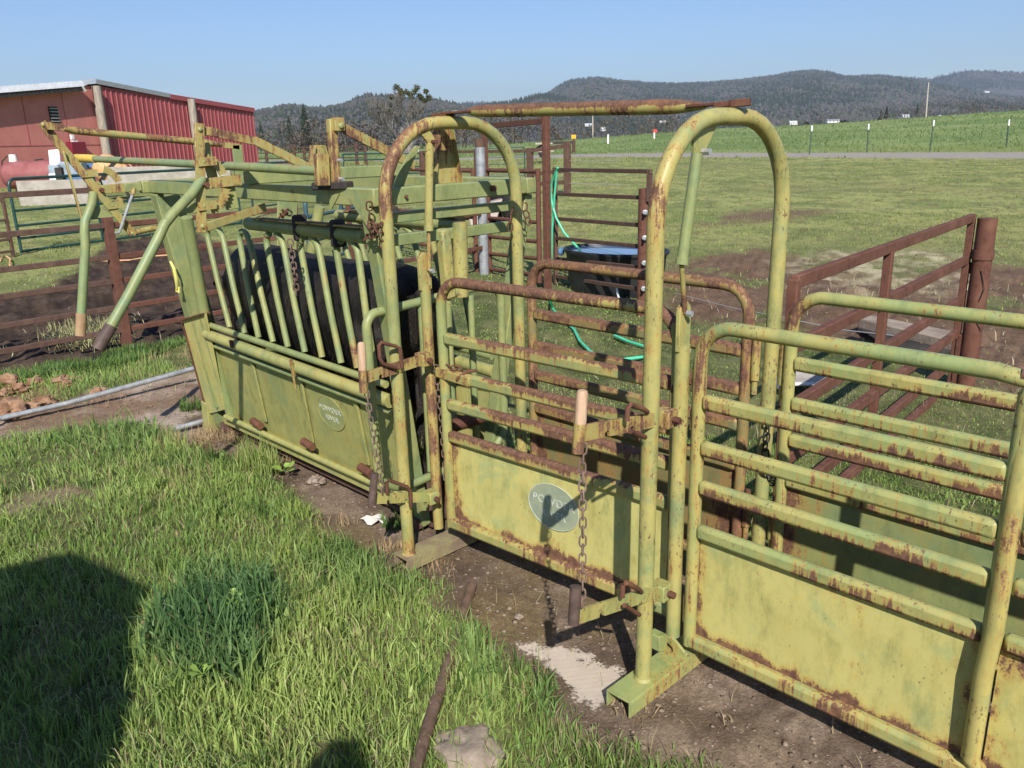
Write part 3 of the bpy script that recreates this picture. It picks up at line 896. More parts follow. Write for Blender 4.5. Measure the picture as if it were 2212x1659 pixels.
# control lever on the near side (squeeze) and at the front corner (head gate): same mechanism
def gear(c, y, r0, r1, a0, a1, n=9):
    """toothed quadrant plate in a plane of constant y"""
    inner = [(c[0] + r0 * math.cos(a), y, c[1] + r0 * math.sin(a)) for a in np.linspace(a1, a0, 9)]
    outer = []
    for k, a in enumerate(np.linspace(a0, a1, 2 * n)):
        rr = r1 if k % 2 else r1 - .010
        outer.append((c[0] + rr * math.cos(a), y, c[1] + rr * math.sin(a)))
    return MB().plate(outer + inner, (0, 1, 0), .008)
def lever_set(y, top, bot, pivot, rivets, arm_end, elbow, tip, elbow_top, quad, rot):
    yb = y - .03
    lv = P("control_lever", MB().beam((top[0], yb, top[1]), (bot[0], yb, bot[1]), .012, .042, (1, 0, 0)), 'lever', bevel=.002)
    for q in rivets:
        P("rivet", MB().ball((q[0], yb - .008, q[1]), (.011, .008, .011), 10, 6), 'chute', lv)
    P("pivot_bolt", MB().tube([(pivot[0], yb - .03, pivot[1]), (pivot[0], yb + .05, pivot[1])], .012, 6), 'rust', lv)
    P("pivot_bracket", MB().beam((pivot[0] - .03, y, pivot[1]), (arm_end[0], y, arm_end[1]), .016, .046), 'lever', bevel=.002)
    for q in rivets[1:3]:
        st = MB().beam((q[0] - .028, yb - .012, q[1]), (q[0] + .055, yb - .010, q[1] + .004), .005, .036)
        P("strap", st, 'lever', lv)
    P("gear_quadrant", gear(quad, y - .012, .095, .135, quad[2], quad[3]), 'lever')
    P("gear_quadrant", gear(quad, y - .012, .095, .135, quad[4], quad[5]), 'lever')
    return lv
# --- squeeze lever, at the near end of the middle crossbar
YB = 2.21
lv1 = lever_set(YB, (-.218, 1.785), (-.268, 1.335), (-.228, 1.534), [(-.221, 1.76), (-.223, 1.628), (-.246, 1.446), (-.262, 1.362)], (-.045, 1.545), None, None, None,
                (-.235, 1.535, R(20), R(75), R(-75), R(-12)), 0)
P("pull_handle", MB().tube([(-.232, YB - .02, 1.557), (-.30, YB - .05, 1.498), (-.40, YB - .07, 1.424), (-.440, YB - .075, 1.388), (-.475, YB - .08, 1.335), (-.62, YB - .08, 1.130), (-.715, YB - .08, 1.005)], [.021] * 7, 14), 'handle')
P("handle_grip", MB().tube([(-.712, YB - .08, 1.009), (-.778, YB - .08, .924)], .0245, 14), 'darkgrip')
P("handle_gusset", MB().plate([(-.262, YB - .03, 1.475), (-.262, YB - .03, 1.425), (-.36, YB - .045, 1.42)], (0, 1, 0), .006), 'chute')
P("link_bar", MB().beam((-.262, YB - .055, 1.358), (.07, YB + .02, 1.418), .010, .036), 'lever', bevel=.002)
tl = MB()
tl.beam((-.205, YB - .01, 1.757), (-.135, YB - .012, 1.746), .016, .036)
tl.beam((-.139, YB - .012, 1.744), (.045, YB, 1.708), .012, .036)
tl.beam((.040, YB, 1.712), (.33, YB, 1.572), .012, .038)
P("link_bar", tl, 'lever', bevel=.002)
def anchor(x, y, z0, z1, wl, wh):
    """A-shaped upright of two flanges on a crossbar"""
    m = MB()
    m.plate([(x - wl, y, z0), (x + wl, y, z0), (x + wh, y, z1), (x - wh, y, z1)], (0, 1, 0), .006)
    for s in (-1, 1):
        m.plate([(x + s * wl, y - .025, z0), (x + s * wl, y + .025, z0), (x + s * wh, y + .025, z1), (x + s * wh, y - .025, z1)], (1, 0, 0), .005)
    return m
P("link_anchor", anchor(.36, YB, 1.58, 1.685, .05, .025), 'lever')
P("stop_plate", MB().beam((-.165, YB + .02, 1.56), (-.185, YB + .02, 1.705), .010, .045, (1, 0, 0)), 'chute', bevel=.002)
P("stop_plate", MB().beam((-.09, YB + .02, 1.42), (-.10, YB + .02, 1.53), .010, .06, (1, 0, 0)), 'chute', bevel=.002)
# --- head gate lever on the front crossbeam's end
YF = 3.42
lv2 = lever_set(YF, (-.478, 1.828), (-.118, 1.242), (-.25, 1.487), [(-.472, 1.818), (-.309, 1.572), (-.205, 1.403), (-.122, 1.25)], (-.03, 1.494), None, None, None,
                (-.25, 1.487, R(20), R(70), R(-72), R(-25)), 1)
P("pull_handle", MB().tube([(-.285, YF - .02, 1.47), (-.31, YF - .05, 1.42), (-.365, YF - .07, 1.335), (-.378, YF - .075, 1.28), (-.385, YF - .08, 1.22), (-.47, YF - .1, .86)], .023, 14), 'handle')
P("handle_grip", MB().tube([(-.468, YF - .1, .868), (-.492, YF - .102, .752)], .027, 14), 'tapegrip')
P("handle_gusset", MB().plate([(-.30, YF - .03, 1.42), (-.20, YF - .03, 1.345), (-.35, YF - .045, 1.345)], (0, 1, 0), .006), 'chute')
br = MB().beam((-.405, YF - .045, 1.69), (-.372, YF - .05, 1.33), .035, .010)
P("brace_strap", br, 'lever', bevel=.002)
tr_ = MB()
tr_.beam((-.472, YF - .055, 1.812), (-.385, YF - .05, 1.802), .012, .036)
tr_.tube([(-.39, YF - .05, 1.800), (-.33, YF - .03, 1.788), (.40, YF - .005, 1.712), (.46, YF, 1.705)], [.014, .019, .019, .014], 12)
tr_.beam((.45, YF, 1.705), (.575, YF, 1.688), .012, .034)
P("link_bar", tr_, 'lever', bevel=.002)
P("link_bar", MB().tube([(-.12, YF - .05, 1.252), (-.04, YF - .03, 1.262), (.15, YF, 1.275)], .016, 10), 'lever')
P("trip_rod", MB().tube([(-.086, YF - .05, 1.475), (-.13, YF - .06, 1.40), (-.185, YF - .06, 1.29), (-.20, YF - .06, 1.262), (-.222, YF - .06, 1.262)], .0075, 8), 'galv')
P("trip_rod_sleeve", MB().tube([(-.086, YF - .055, 1.488), (-.098, YF - .056, 1.455)], .012, 10), 'lever')
P("link_anchor", MB().beam((.56, YF, 1.52), (.56, YF, 1.70), .012, .062, (1, 0, 0)), 'chute', bevel=.003)
# beam stub carrying the front lever
P("beam_stub", MB().beam((-.0302, YF, 1.492), (-.12, YF, 1.490), .04, .046), 'chute', bevel=.004)

# long tail gate handle and its upright
YU = 1.52
up = MB()
up.beam((.006, YU, 1.778), (.0, YU, 1.535), .03, .034, (1, 0, 0))
P("gate_upright", up, 'lever', bevel=.004)
P("gate_upright", MB().beam((-.052, YU, 1.652), (-.058, YU, 1.532), .03, .055, (1, 0, 0)), 'lever', bevel=.004)
for z in (1.625, 1.555):
    P("bolt", MB().tube([(.012, YU - .012, z), (.016, YU - .034, z)], .008, 6), 'bolt')
P("clevis", MB().box((.022, YU - .018, 1.758), (.044, .03, .05)), 'lever', bevel=.003)
P("rivet", MB().ball((.024, YU - .036, 1.752), (.012, .008, .012), 10, 6), 'chute')
P("gate_handle", MB().tube([(-.06, YU + .0, 1.588), (-.055, 2.6, 1.612), (-.05, 4.26, 1.646)], .019, 14), 'handle')
P("handle_grip", MB().tube([(-.05, 4.0, 1.641), (-.05, 4.1, 1.643), (-.05, 4.32, 1.647), (-.05, 4.335, 1.6475)], [.023, .025, .025, .02], 14), 'yellowgrip')
am = MB().beam((.035, YU - .005, 1.752), (.40, YU + .01, 1.592), .010, .036)
for k in range(11):
    f = .12 + .026 * k
    q = V3((.035, YU - .005, 1.752)) * (1 - f * 2) + V3((.40, YU + .01, 1.592)) * f * 2
    am.box(q + (0, 0, .0195), (.008, .010, .006))
P("link_bar", am, 'lever')
P("rub_block", MB().beam((-.03, 1.62, 1.528), (.02, 1.45, 1.532), .05, .03), 'dark', bevel=.006)
# rear anchor and the curved horn that holds the tail gate
P("link_anchor", anchor(.405, 1.335, 1.522, 1.735, .07, .032), 'lever')
hn = []
for a in np.linspace(0, 1, 9):
    hn.append((.135 + .12 * a ** 1.6, 1.33, 1.50 + .17 * a))
for a in np.linspace(1, 0, 9):
    hn.append((.175 + .10 * a ** 1.2, 1.33, 1.50 + .17 * a))
P("gate_horn", MB().plate(hn, (0, 1, 0), .012), 'chute')

# tail gate: pipe loop that slides across the rear
YT = 1.352
c4 = lambda cx, cz, r, a0, a1: [(cx + r * math.cos(a), YT, cz + r * math.sin(a)) for a in np.linspace(R(a0), R(a1), 7)]
lp = [(-.02, YT, .62)] + [(-.02, YT, .8)] + c4(.04, .985, .06, 180, 110) + [(.3, YT, 1.055)] + c4(.62, .985, .09, 85, 0) + c4(.58, .42, .13, 0, -90) + c4(.13, .42, .15, 270, 180) + [(-.02, YT, .62)]
P("tail_gate", MB().tube(lp, .019, 12, False), 'chute')
for x in (.12, .255, .40, .53):
    P("tail_gate_bar", MB().tube([(x, YT, .30), (x, YT, 1.04)], .0145, 10), 'chute')
P("tail_gate_post", MB().beam((.385, 1.345, 1.34), (.405, 1.35, 1.045), .05, .05, (1, 0, 0)), 'arch', bevel=.01)
P("tail_gate_post", MB().tube([(.47, 1.335, 1.36), (.475, 1.35, 1.045)], .032, 14), 'arch')
P("tail_gate_rail", MB().beam((.06, 1.34, 1.405), (.80, 1.34, 1.405), .05, .04), 'chute', bevel=.004)
P("tail_gate_rail", MB().beam((.06, 1.36, 1.315), (.80, 1.36, 1.315), .03, .045), 'chute', bevel=.004)
# wide side flaps seen low behind the tail gate
P("front_cross_rail", MB().beam((.2, 3.3, .06), (.67, 3.3, .06), .06, .05), 'oldpipe')
P("floor_plate", MB().beam((.435, 1.45, .035), (.435, 3.3, .035), .36, .02), 'oldpipe')
P("rear_cross_rail", MB().beam((.2, 1.43, .04), (.67, 1.43, .04), .05, .05), 'oldpipe')
P("rub_pipe", MB().tube([(0.339, 1.3, 0.497), (0.513, 1.3, 0.495)], .03, 12), 'rust')

# ------------------------------------------------------------------ the cow standing in the chute
def union_body(name, mbs, parent, mat, vox=.016, smooth=6):
    m = MB()
    for q in mbs:
        m.add(q.v, q.f)
    base = parent
    off = np.array(base.location)
    me = bpy.data.meshes.new(name)
    me.from_pydata([tuple(np.array(p) - off) for p in m.v], [], m.f)
    o = bpy.data.objects.new(name, me)
    SC.collection.objects.link(o)
    r = o.modifiers.new("union", 'REMESH'); r.mode = 'VOXEL'; r.voxel_size = vox
    s = o.modifiers.new("smooth", 'SMOOTH'); s.factor = .6; s.iterations = smooth
    dg = bpy.context.evaluated_depsgraph_get()
    me2 = bpy.data.meshes.new_from_object(o.evaluated_get(dg))
    bpy.data.objects.remove(o)
    me2.name = name
    me2.materials.clear(); me2.materials.append(mat)
    me2.shade_smooth()
    o = bpy.data.objects.new(name, me2)
    SC.collection.objects.link(o)
    o.parent = base
    return o
def loft(secs, seg=18):
    """secs: (centre, half width, half height, bottom squeeze)"""
    m = MB()
    vs, n = [], len(secs)
    for c, w, h, q in secs:
        for k in range(seg):
            a = 2 * math.pi * k / seg
            x, z = math.cos(a), math.sin(a)
            ww = w * (1 - q * max(0, -z))
            vs.append((c[0] + ww * x, c[1], c[2] + h * z))
    fs = [(i * seg + k, i * seg + (k + 1) % seg, (i + 1) * seg + (k + 1) % seg, (i + 1) * seg + k) for i in range(n - 1) for k in range(seg)]
    fs += [tuple(range(seg - 1, -1, -1)), tuple((n - 1) * seg + k for k in range(seg))]
    return m.add(vs, fs)
cow = thing("cow", "shaggy black cow standing in the squeeze chute, its rump and tail towards the alley", "cow", (.435, 2.3, .05))
cx_ = .435
body = [loft([((cx_, 1.60, .98), .05, .07, 0), ((cx_, 1.63, .96), .15, .16, .1), ((cx_, 1.70, .93), .205, .225, .15), ((cx_, 1.85, .90), .225, .265, .2), ((cx_, 2.05, .86), .225, .285, .25), ((cx_, 2.3, .83), .235, .315, .25),
              ((cx_, 2.55, .83), .225, .315, .25), ((cx_, 2.80, .86), .215, .30, .25), ((cx_, 3.02, .89), .19, .275, .2), ((cx_, 3.20, .92), .16, .23, .1), ((cx_, 3.32, .90), .11, .17, 0)])]
body.append(loft([((cx_, 3.06, .98), .12, .17, 0), ((cx_, 3.18, .94), .10, .145, 0), ((cx_, 3.28, .88), .09, .12, 0), ((cx_, 3.33, .82), .085, .105, 0)]))                       # neck
body.append(loft([((cx_, 3.22, .92), .06, .07, 0), ((cx_, 3.28, .89), .095, .105, 0), ((cx_, 3.34, .78), .085, .10, 0), ((cx_, 3.39, .66), .06, .08, 0), ((cx_, 3.42, .58), .06, .06, 0), ((cx_, 3.43, .55), .04, .04, 0)]))   # head
for s in (-1, 1):
    body.append(MB().ball((cx_ + s * .15, 3.24, .94), (.075, .02, .035), 10, 6))                                # ears
    x = cx_ + s * .12
    body.append(MB().tube([(x, 1.76, .88), (x, 1.78, .70), (x + s * .01, 1.86, .56), (x, 1.72, .40), (x, 1.73, .22), (x, 1.76, .13), (x, 1.79, .06)], [.13, .12, .075, .05, .036, .042, .05], 12))      # hind leg
    body.append(MB().tube([(x, 3.0, .74), (x, 3.02, .58), (x, 3.01, .42), (x, 3.02, .24), (x, 3.03, .13), (x, 3.05, .06)], [.10, .075, .05, .036, .042, .05], 12))      # fore leg
for s in (-1, 1):
    body.append(MB().ball((cx_ + s * .10, 1.66, 1.05), (.06, .08, .06), 10, 6))                                  # pin bones
hide = union_body("body", body, cow, M['cow'])
part("tail", MB().tube([(cx_, 1.63, 1.08), (cx_, 1.585, 1.03), (cx_ - .01, 1.575, .85), (cx_ - .02, 1.59, .62), (cx_ - .02, 1.585, .52)], [.03, .024, .018, .015, .014], 10), M['cow'], cow)
# tassel of long hair at the tail's end, and shag on the hindquarters
rnd = random.Random(2)
tz = MB()
for k in range(70):
    a, d = rnd.uniform(0, 6.28), rnd.uniform(0, .016)
    x, y = cx_ - .02 + d * math.cos(a), 1.585 + d * math.sin(a)
    s = rnd.uniform(.14, .26)
    tz.tube([(x, y, .56), (x + rnd.uniform(-.03, .03), y + rnd.uniform(-.025, .025), .56 - s * .6), (x + rnd.uniform(-.03, .03), y + rnd.uniform(-.02, .02), .56 - s)], [.003, .004, .0012], 4)
part("tail_tassel", tz, M['cow'], cow)
sh = MB()
vs = hide.data.vertices
off = Vector(cow.location)
idx = [v for v in vs if v.normal.z < .75 and (v.co + off).z > .3]
rnd.shuffle(idx)
for v in idx[:9000]:
    p, n = v.co + off, v.normal
    L = rnd.uniform(.018, .04)
    d = (n * .35 + Vector((rnd.uniform(-.3, .3), rnd.uniform(-.35, .1), -1))).normalized()
    s = d.cross(n)
    if s.length < 1e-3: continue
    s.normalize(); s *= .0016
    q = p + d * L + n * .006
    sh.add([p - s, p + s, q], [(0, 1, 2)])
part("shag_hair", sh, M['cow'], cow, smooth=False)

# ------------------------------------------------------------------ alley: arches, tie bar, side gates, latches
AW, AL = 0.671, 1.1985
def arch_pts(y, H, lean=0.0, r=.27):
    pts = [(0, y, .03), (0, y, .5), (0, y, 1.0), (0, y, H - r)]
    for a in np.linspace(180, 90, 9)[1:]:
        pts.append((r + r * math.cos(R(a)), y, H - r + r * math.sin(R(a))))
    for a in np.linspace(90, 0, 9):
        pts.append((AW - r + r * math.cos(R(a)), y, H - r + r * math.sin(R(a))))
    pts += [(AW, y, 1.0), (AW, y, .5), (AW, y, .03)]
    return [(p[0], p[1] + lean * p[2], p[2]) for p in pts]
def arch(name, y, H, label, wear, y2=0.0, base='alley', x0=-.125):
    t_ = thing(name, label, "pipe arch", (AW / 2, y, 0), "pipe arches over the alley")
    pts = arch_pts(y, H, y2)
    # resample so the wear follows the pipe
    Pn = []
    for a, b in zip(pts[:-1], pts[1:]):
        n = max(1, int(np.linalg.norm(V3(b) - V3(a)) / .03))
        Pn += [V3(a) + (V3(b) - V3(a)) * k / n for k in range(n)]
    Pn.append(V3(pts[-1]))
    part("arch_pipe", MB().tube(Pn, .0245, 18, wear=wear), M['arch'], t_)
    b = MB()
    b.beam((x0, y, .052), (.82, y, .052), .092, .006)
    b.beam((x0, y - .043, .024), (.82, y - .043, .024), .006, .050)
    b.beam((x0, y + .043, .024), (.82, y + .043, .024), .006, .050)
    part("base_channel", b, M[base], t_, bevel=.0015)
    for x in (0, AW):
        part("weld_collar", MB().tube([(x, y, .054), (x, y, .064)], [.031, .026], 16), M['arch'], t_)
    return t_
def near_worn(t, p):
    s = 0.0
    if 1.30 < p[2] and p[0] < .12: s = .42 - .5 * abs(p[2] - 1.50) / .2
    return max(0, s)
def far_worn(t, p):
    s = 0.0
    if 1.40 < p[2] < 1.735 and p[0] < .2: s = .50
    return s
A2 = arch("alley_arch", 0.0, 1.7302, "nearer tall green pipe arch with a scratched bend, its foot by bare concrete", near_worn, -.006)
A1 = arch("alley_arch", AL, 1.753, "farther rust topped pipe arch standing against the rear of the squeeze chute", far_worn, 0.0, 'dirtsteel', -.045)

# flat tie bar joining the two arches across the top
tb = thing("tie_bar", "rusty pipe with flattened ends bolted across the tops of the two arches", "pipe brace", (AW / 2, .6, 1.79))
T0, T1 = V3((0.335, 0.123, 1.764)), V3((0.335, 1.094, 1.79))
dt = unit(T1 - T0)
part("pipe", MB().tube([T0 - dt * .05, T0, T0 + dt * .05, T0 + dt * .09, T1 - dt * .10, T1 - dt * .04, T1], [.009, .016, .021, .0225, .0225, .021, .012], 16), M['rustbar'], tb)
part("flat_end", MB().beam(T1 - dt * .03, (0.335, 1.233, 1.789), .05, .009), M['rust'], tb, bevel=.002)
part("flat_end", MB().beam(T0 - dt * .0, (0.335, 0.021, 1.766), .05, .009), M['rust'], tb, bevel=.002)
part("angle_iron", MB().beam((0.33, 0.039, 1.763), (0.35, 0.002, 1.765), .05, .016).beam((0.35, 0, 1.765), (0.37, -0.053, 1.768), .03, .020), M['rust'], tb, bevel=.002)
part("angle_iron", MB().beam((0.335, 1.292, 1.785), (0.335, 1.207, 1.784), .05, .012), M['rust'], tb, bevel=.002)
part("bolt", MB().tube([V3((0.335, 1.178, 1.789)), V3((0.335, 1.178, 1.796))], .014, 8), M['galv'], tb)

# sliding poles hung from the arches, with their struts
def pole(y, x, ztop, label, br, bolt, cyl0, rod0, cap, mat, seg_r=.0235):
    t_ = thing("sliding_pole", label, "steel pole", (x, y, 0), "sliding poles hung inside the arches")
    part("pole", MB().tube([(x, y, .10), (x, y, .6), (x, y, ztop)], seg_r, 16), M[mat], t_)
    c = MB()
    n = 6
    tp = [(x - .029, y, ztop - .02), (x + .029, y, ztop - .02), (x + .029, y, ztop + .10)] + [(x + .029 * math.cos(a), y, ztop + .10 + .029 * math.sin(a)) for a in np.linspace(.5, math.pi - .5, 4)] + [(x - .029, y, ztop + .10)]
    c.plate(tp, (0, 1, 0), .016)
    part("flattened_top", c, M[mat], t_, bevel=.003)
    cb = V3(cap)
    part("bolt", MB().tube([cb + (0, -.008, 0), cb + (0, -.026, 0)], .009, 6), M['bolt'], t_)
    part("strut_rod", MB().tube([cap, rod0], .0075, 10), M['lever'], t_)
    part("strut", MB().tube([rod0, V3(rod0) + (V3(cyl0) - V3(rod0)) * .06, V3(rod0) + (V3(cyl0) - V3(rod0)) * .061, cyl0], [.019, .019, .0158, .0158], 14), M['chute' if mat != 'lever' else 'arch'], t_)
    b = MB().plate(br, (0, 1, 0), .008)
    part("hanger_plate", b, M['arch'], t_)
    bb = V3(bolt)
    part("bolt", MB().tube([bb + (0, -.006, 0), bb + (0, -.03, 0)], .010, 6), M['bolt' if mat != 'lever' else 'rust'], t_)
    return t_
P2 = pole(.03, .20, (0.2, 0.03, 1.088)[2], "green pole with a bolted flat top just behind the nearer arch",
          [(0.16, -0.005, 1.683), (0.217, -0.005, 1.708), (0.277, -0.005, 1.708), (0.222, -0.005, 1.642), (0.201, -0.005, 1.628), (0.168, -0.005, 1.635)],
          (0.195, -0.012, 1.638), (0.18, -0.01, 1.635), (0.138, 0, 1.335), (0.191, 0.02, 1.185), 'arch')
P1 = pole(AL + .02, .178, (0.179, 1.22, 1.147)[2], "yellow worn pole beside the farther arch with a chain hung along it",
          [(0.169, 1.19, 1.717), (0.19, 1.19, 1.727), (0.217, 1.19, 1.722), (0.23, 1.19, 1.706), (0.243, 1.19, 1.687), (0.238, 1.19, 1.667), (0.22, 1.19, 1.667)],
          (0.215, 1.18, 1.683), (0.21, 1.185, 1.68), (0.195, 1.2, 1.357), (0.188, 1.2, 1.204), 'lever', .0215)

# latches: a notched arm held in a loop on the arch, with an upright handle; upper and lower are joined by a chain
def latch(y, tip, root, block0, block1, handle, loop, loop2, label, mat, chain_to=None, grp="notched latches on the alley arches"):
    t_ = thing("width_latch", label, "latch", root, grp)
    tip, root = V3(tip), V3(root)
    d = unit(root - tip)
    arm = MB()
    # arm with two notches cut in its lower edge
    L = np.linalg.norm(root - tip)
    up = np.array((0, 0, 1.0))
    prof = [(0, -.5), (.22, -.5), (.225, -.2), (.25, -.1), (.275, -.2), (.28, -.5), (.52, -.5), (.525, -.2), (.55, -.1), (.575, -.2), (.58, -.5), (1, -.5), (1, .5), (0, .5)]
    arm.plate([tip + d * L * a + up * .044 * b for a, b in prof], np.cross(d, up), .008)
    part("notched_arm", arm, M[mat], t_)
    part("sleeve", MB().tube([block0, block1], .0155, 14), M['darkgrip' if handle is None else 'lever'], t_)
    if handle is not None:
        h0, h1 = V3(handle[0]), V3(handle[1])
        hd = h1 - h0
        part("wooden_handle", MB().tube([h0, h0 + hd * .1, h0 + hd * .9, h0 + hd * .97, h1], [.0145, .0155, .0145, .0125, .007], 14), M['wood'], t_)
    part("keeper_loop", MB().tube(loop, .0075, 10), M['rust'], t_)
    if loop2:
        part("keeper_loop", MB().tube(loop2, .007, 10), M['rust'], t_)
    part("pivot_clamp", MB().box(root + (.0, 0, 0), (.05, .055, .052)), M[mat], t_, bevel=.004)
    part("bolt", MB().tube([root + (0, -.03, 0), root + (0, -.05, 0)], .011, 6), M['rust'], t_)
    if chain_to:
        part("link_chain", MB().chain(chain_to, .032, .018, .0025), M['oldrust'], t_)
    return t_
Y2 = -.036
latch(Y2, (-0.328, -0.04, 0.968), (0.052, -0.02, 0.907), (-0.348, -0.045, 0.999), (-0.357, -0.045, 0.923), ((-0.347, -0.045, 0.997), (-0.338, -0.045, 1.085)),
      [(-0.178, -0.06, 0.966), (-0.175, -0.06, 1.002), (-0.163, -0.06, 1.006), (-0.093, -0.05, 0.975), (-0.049, -0.03, 0.951)], [(-0.163, -0.06, 0.932), (-0.056, -0.03, 0.879)],
      "upper notched latch of the nearer arch, its wooden handle upright", 'lever',
      [(-0.34, -0.05, 0.944), (-0.346, -0.05, 0.892), (-0.343, -0.05, 0.726), (-0.347, -0.05, 0.483)])
latch(Y2, (-0.352, -0.04, 0.451), (0.055, -0.02, 0.348), (-0.366, -0.045, 0.549), (-0.376, -0.045, 0.442), None,
      [(-0.187, -0.06, 0.445), (-0.186, -0.06, 0.485), (-0.172, -0.06, 0.485), (-0.099, -0.05, 0.429), (-0.059, -0.03, 0.395)], [(-0.177, -0.06, 0.415), (-0.066, -0.03, 0.322)],
      "lower notched latch of the nearer arch, hanging low over the dirt", 'alley')
YL1 = AL - .036
latch(YL1, (-0.175, 1.16, 0.855), (0.12, 1.18, 0.864), (-0.184, 1.155, 0.888), (-0.186, 1.155, 0.802), ((-0.184, 1.155, 0.888), (-0.179, 1.155, 0.992)),
      [(-0.033, 1.15, 0.865), (-0.097, 1.15, 0.896), (-0.108, 1.15, 0.92), (-0.108, 1.15, 0.964), (-0.097, 1.15, 0.976), (-0.033, 1.15, 0.95), (-0.013, 1.15, 0.935), (-0.009, 1.15, 0.861)], None,
      "upper notched latch with a wooden handle, in front of the chute's side", 'lever',
      [(-0.176, 1.15, 0.807), (-0.168, 1.15, 0.686), (-0.152, 1.15, 0.53), (-0.141, 1.15, 0.383)])
latch(YL1, (-0.182, 1.16, 0.372), (0.117, 1.18, 0.275), (-0.166, 1.155, 0.474), (-0.189, 1.155, 0.352), None,
      [(-0.119, 1.15, 0.376), (-0.117, 1.15, 0.424), (-0.103, 1.15, 0.426), (-0.022, 1.15, 0.372), (-0.009, 1.15, 0.352), (-0.011, 1.15, 0.283)], None,
      "lower notched latch of the farther arch, just above the white scrap", 'alley')

# side gates
def n1d(x, seed):
    return float(fbm(np.array([x]), np.array([seed * 3.7]), 3, seed)[0])
def railwear(kind, s, seed):
    a, b = n1d(s * 3.2, seed + 1), n1d(s * 2.1, seed + 9)
    if kind == 'gate':                        # rust lies on the upper half and drips down
        k = min(1.0, max(0.0, (a - .34) / .2))
        return (.10 + .70 * k, -.12 + .22 * k * b)
    if kind == 'bottom':
        k = min(1.0, max(0.0, (a - .36) / .22))
        return (.25 * k, .55 * k)
    if kind == 'alley':                       # rust creeps along the lower edge
        k = min(1.0, max(0.0, (b - .38) / .25))
        return (-.15, .05 + .62 * k)
    return (.25, .05)
RAILS = (.945, .797, .676, .54)
def framewear(kind, t, p, top):
    if kind == 'gate':
        return .62 if p[2] > top - .09 and p[1] > .45 else (.30 if p[2] > top - .1 else .0)
    if kind == 'alley':
        return .45 if top - .13 < p[2] < top - .004 and p[1] > -.30 and p[2] > .9 else -.15 if p[2] > .9 else .1
    return .25
def gate(name, label, cat, group, p0, p1, rails, top, bot, mats, rounded=(True, True), badge_at=None, sq=True, pwear=None, seed=0):
    """p0, p1: the two ends on the ground plan; top rail bends down into the end uprights"""
    p0, p1 = V3((*p0, 0)), V3((*p1, 0))
    L = np.linalg.norm(p1 - p0)
    d = (p1 - p0) / L
    nrm = np.array((d[1], -d[0], 0))          # towards the photographer for near gates
    t_ = thing(name, label, cat, (p0 + p1) / 2, group)
    r = .10
    at = lambda s, z: p0 + d * s + np.array((0, 0, z))
    rnd = random.Random(seed)
    pts = [at(0, bot)] + [at(0, z) for z in np.linspace(bot, top - r, 8)[1:]]
    if rounded[0]:
        pts += [at(r - r * math.cos(R(a)), top - r + r * math.sin(R(a))) for a in (20, 40, 60, 80, 90)]
    else:
        pts += [at(0, top)]
    n = max(2, int(L / .05))
    e0 = r if rounded[0] else .02
    e1 = L - (r if rounded[1] else .02)
    pts += [at(s, top) for s in np.linspace(e0, e1, n)[1:-1]]
    if rounded[1]:
        pts += [at(L - r + r * math.sin(R(a)), top - r + r * math.cos(R(a))) for a in (0, 20, 40, 60, 80, 90)]
        pts += [at(L, z) for z in np.linspace(top - r, bot, 8)[1:]]
    else:
        pts += [at(L, top - .01), at(L, top - .04), at(L, bot)]
    part("frame_pipe", MB().tube(pts, .0205, 14, wear=lambda t, p: framewear(mats[0], t, p, top)), M[mats[0]], t_)
    for iz, z in enumerate(rails):
        part("rail", MB().bar(at(.015, z), at(L - .015, z), .034, .048, lambda t: railwear(mats[1], t * L, seed * 7 + iz * 3), max(4, int(L / .035))), M[mats[1]], t_, bevel=.012)
    bt = MB().bar(at(-.005, bot + .02), at(L + .005, bot + .02), .042, .05, lambda t: railwear('bottom', t * L, seed * 7 + 33), max(4, int(L / .035)))
    part("bottom_rail", bt, M[mats[2]], t_, bevel=.012)
    z0, z1 = bot + .03, rails[-1]
    pw = pwear or (lambda a, b: .9 * max(0, 1 - b / .16) + .75 * max(0, 1 - a / .07) + .3 * max(0, (a - .93) / .07) + .35 * max(0, (b - .9) / .1))
    pn = MB().grid(at(.01, z0) - nrm * .004, d * (L - .02), (0, 0, z1 - z0), 50, 24, wear=pw,
                   fn=lambda a, b: nrm * .007 * (mnoise.noise(Vector((a * 4 + seed * 5, b * 2.2, L))) * math.sin(math.pi * a) * math.sin(math.pi * b)))
    part("sheet_panel", pn, M[mats[3]], t_)
    return t_, at, d, nrm
g1, at1, d1, n1_ = gate("alley_gate", "rusty railed gate with an oval lettered badge on its yellow sheet, between the two arches", "gate", None, (.182, 1.132), (.246, .075), RAILS, 1.172, .135, ('gate', 'gate', 'gate', 'panel'))
bc = V3((0.215, 0.579, 0.382))
badge("badge", bc - n1_ * 0.002 if n1_[0] < 0 else bc + n1_ * .002, d1, (0, 0, 1), n1_ if n1_[0] < 0 else -n1_, .118, .088, g1, [("POWDER", .044, .018), ("RIVER", .042, -.032)], 'decal', 'letter')
# splice on the second rail with its chain
part("rail_splice", MB().beam(at1(-.03, .805), at1(.16, .796), .046, .04), M['lever'], g1, bevel=.004)
part("latch_pin", MB().tube([at1(.10, .80) + n1_ * .03, at1(.13, .83) + n1_ * .0, at1(.16, .835) - n1_ * .02], .007, 8), M['rust'], g1)
part("loose_chain", MB().chain([at1(-.02, .835), at1(.04, .832), at1(.10, .834)], .036, .022, .0032), M['rust'], g1)
g2, at2, d2, n2_ = gate("alley_fence", "long green railed panel with pale yellow sheet, in front on the right", "fence panel", None, (.2, -.035), (.2, -.875), (.925, .780, .652, .505), 1.156, .095, ('alley', 'alley', 'alley', 'panel'), (True, False))
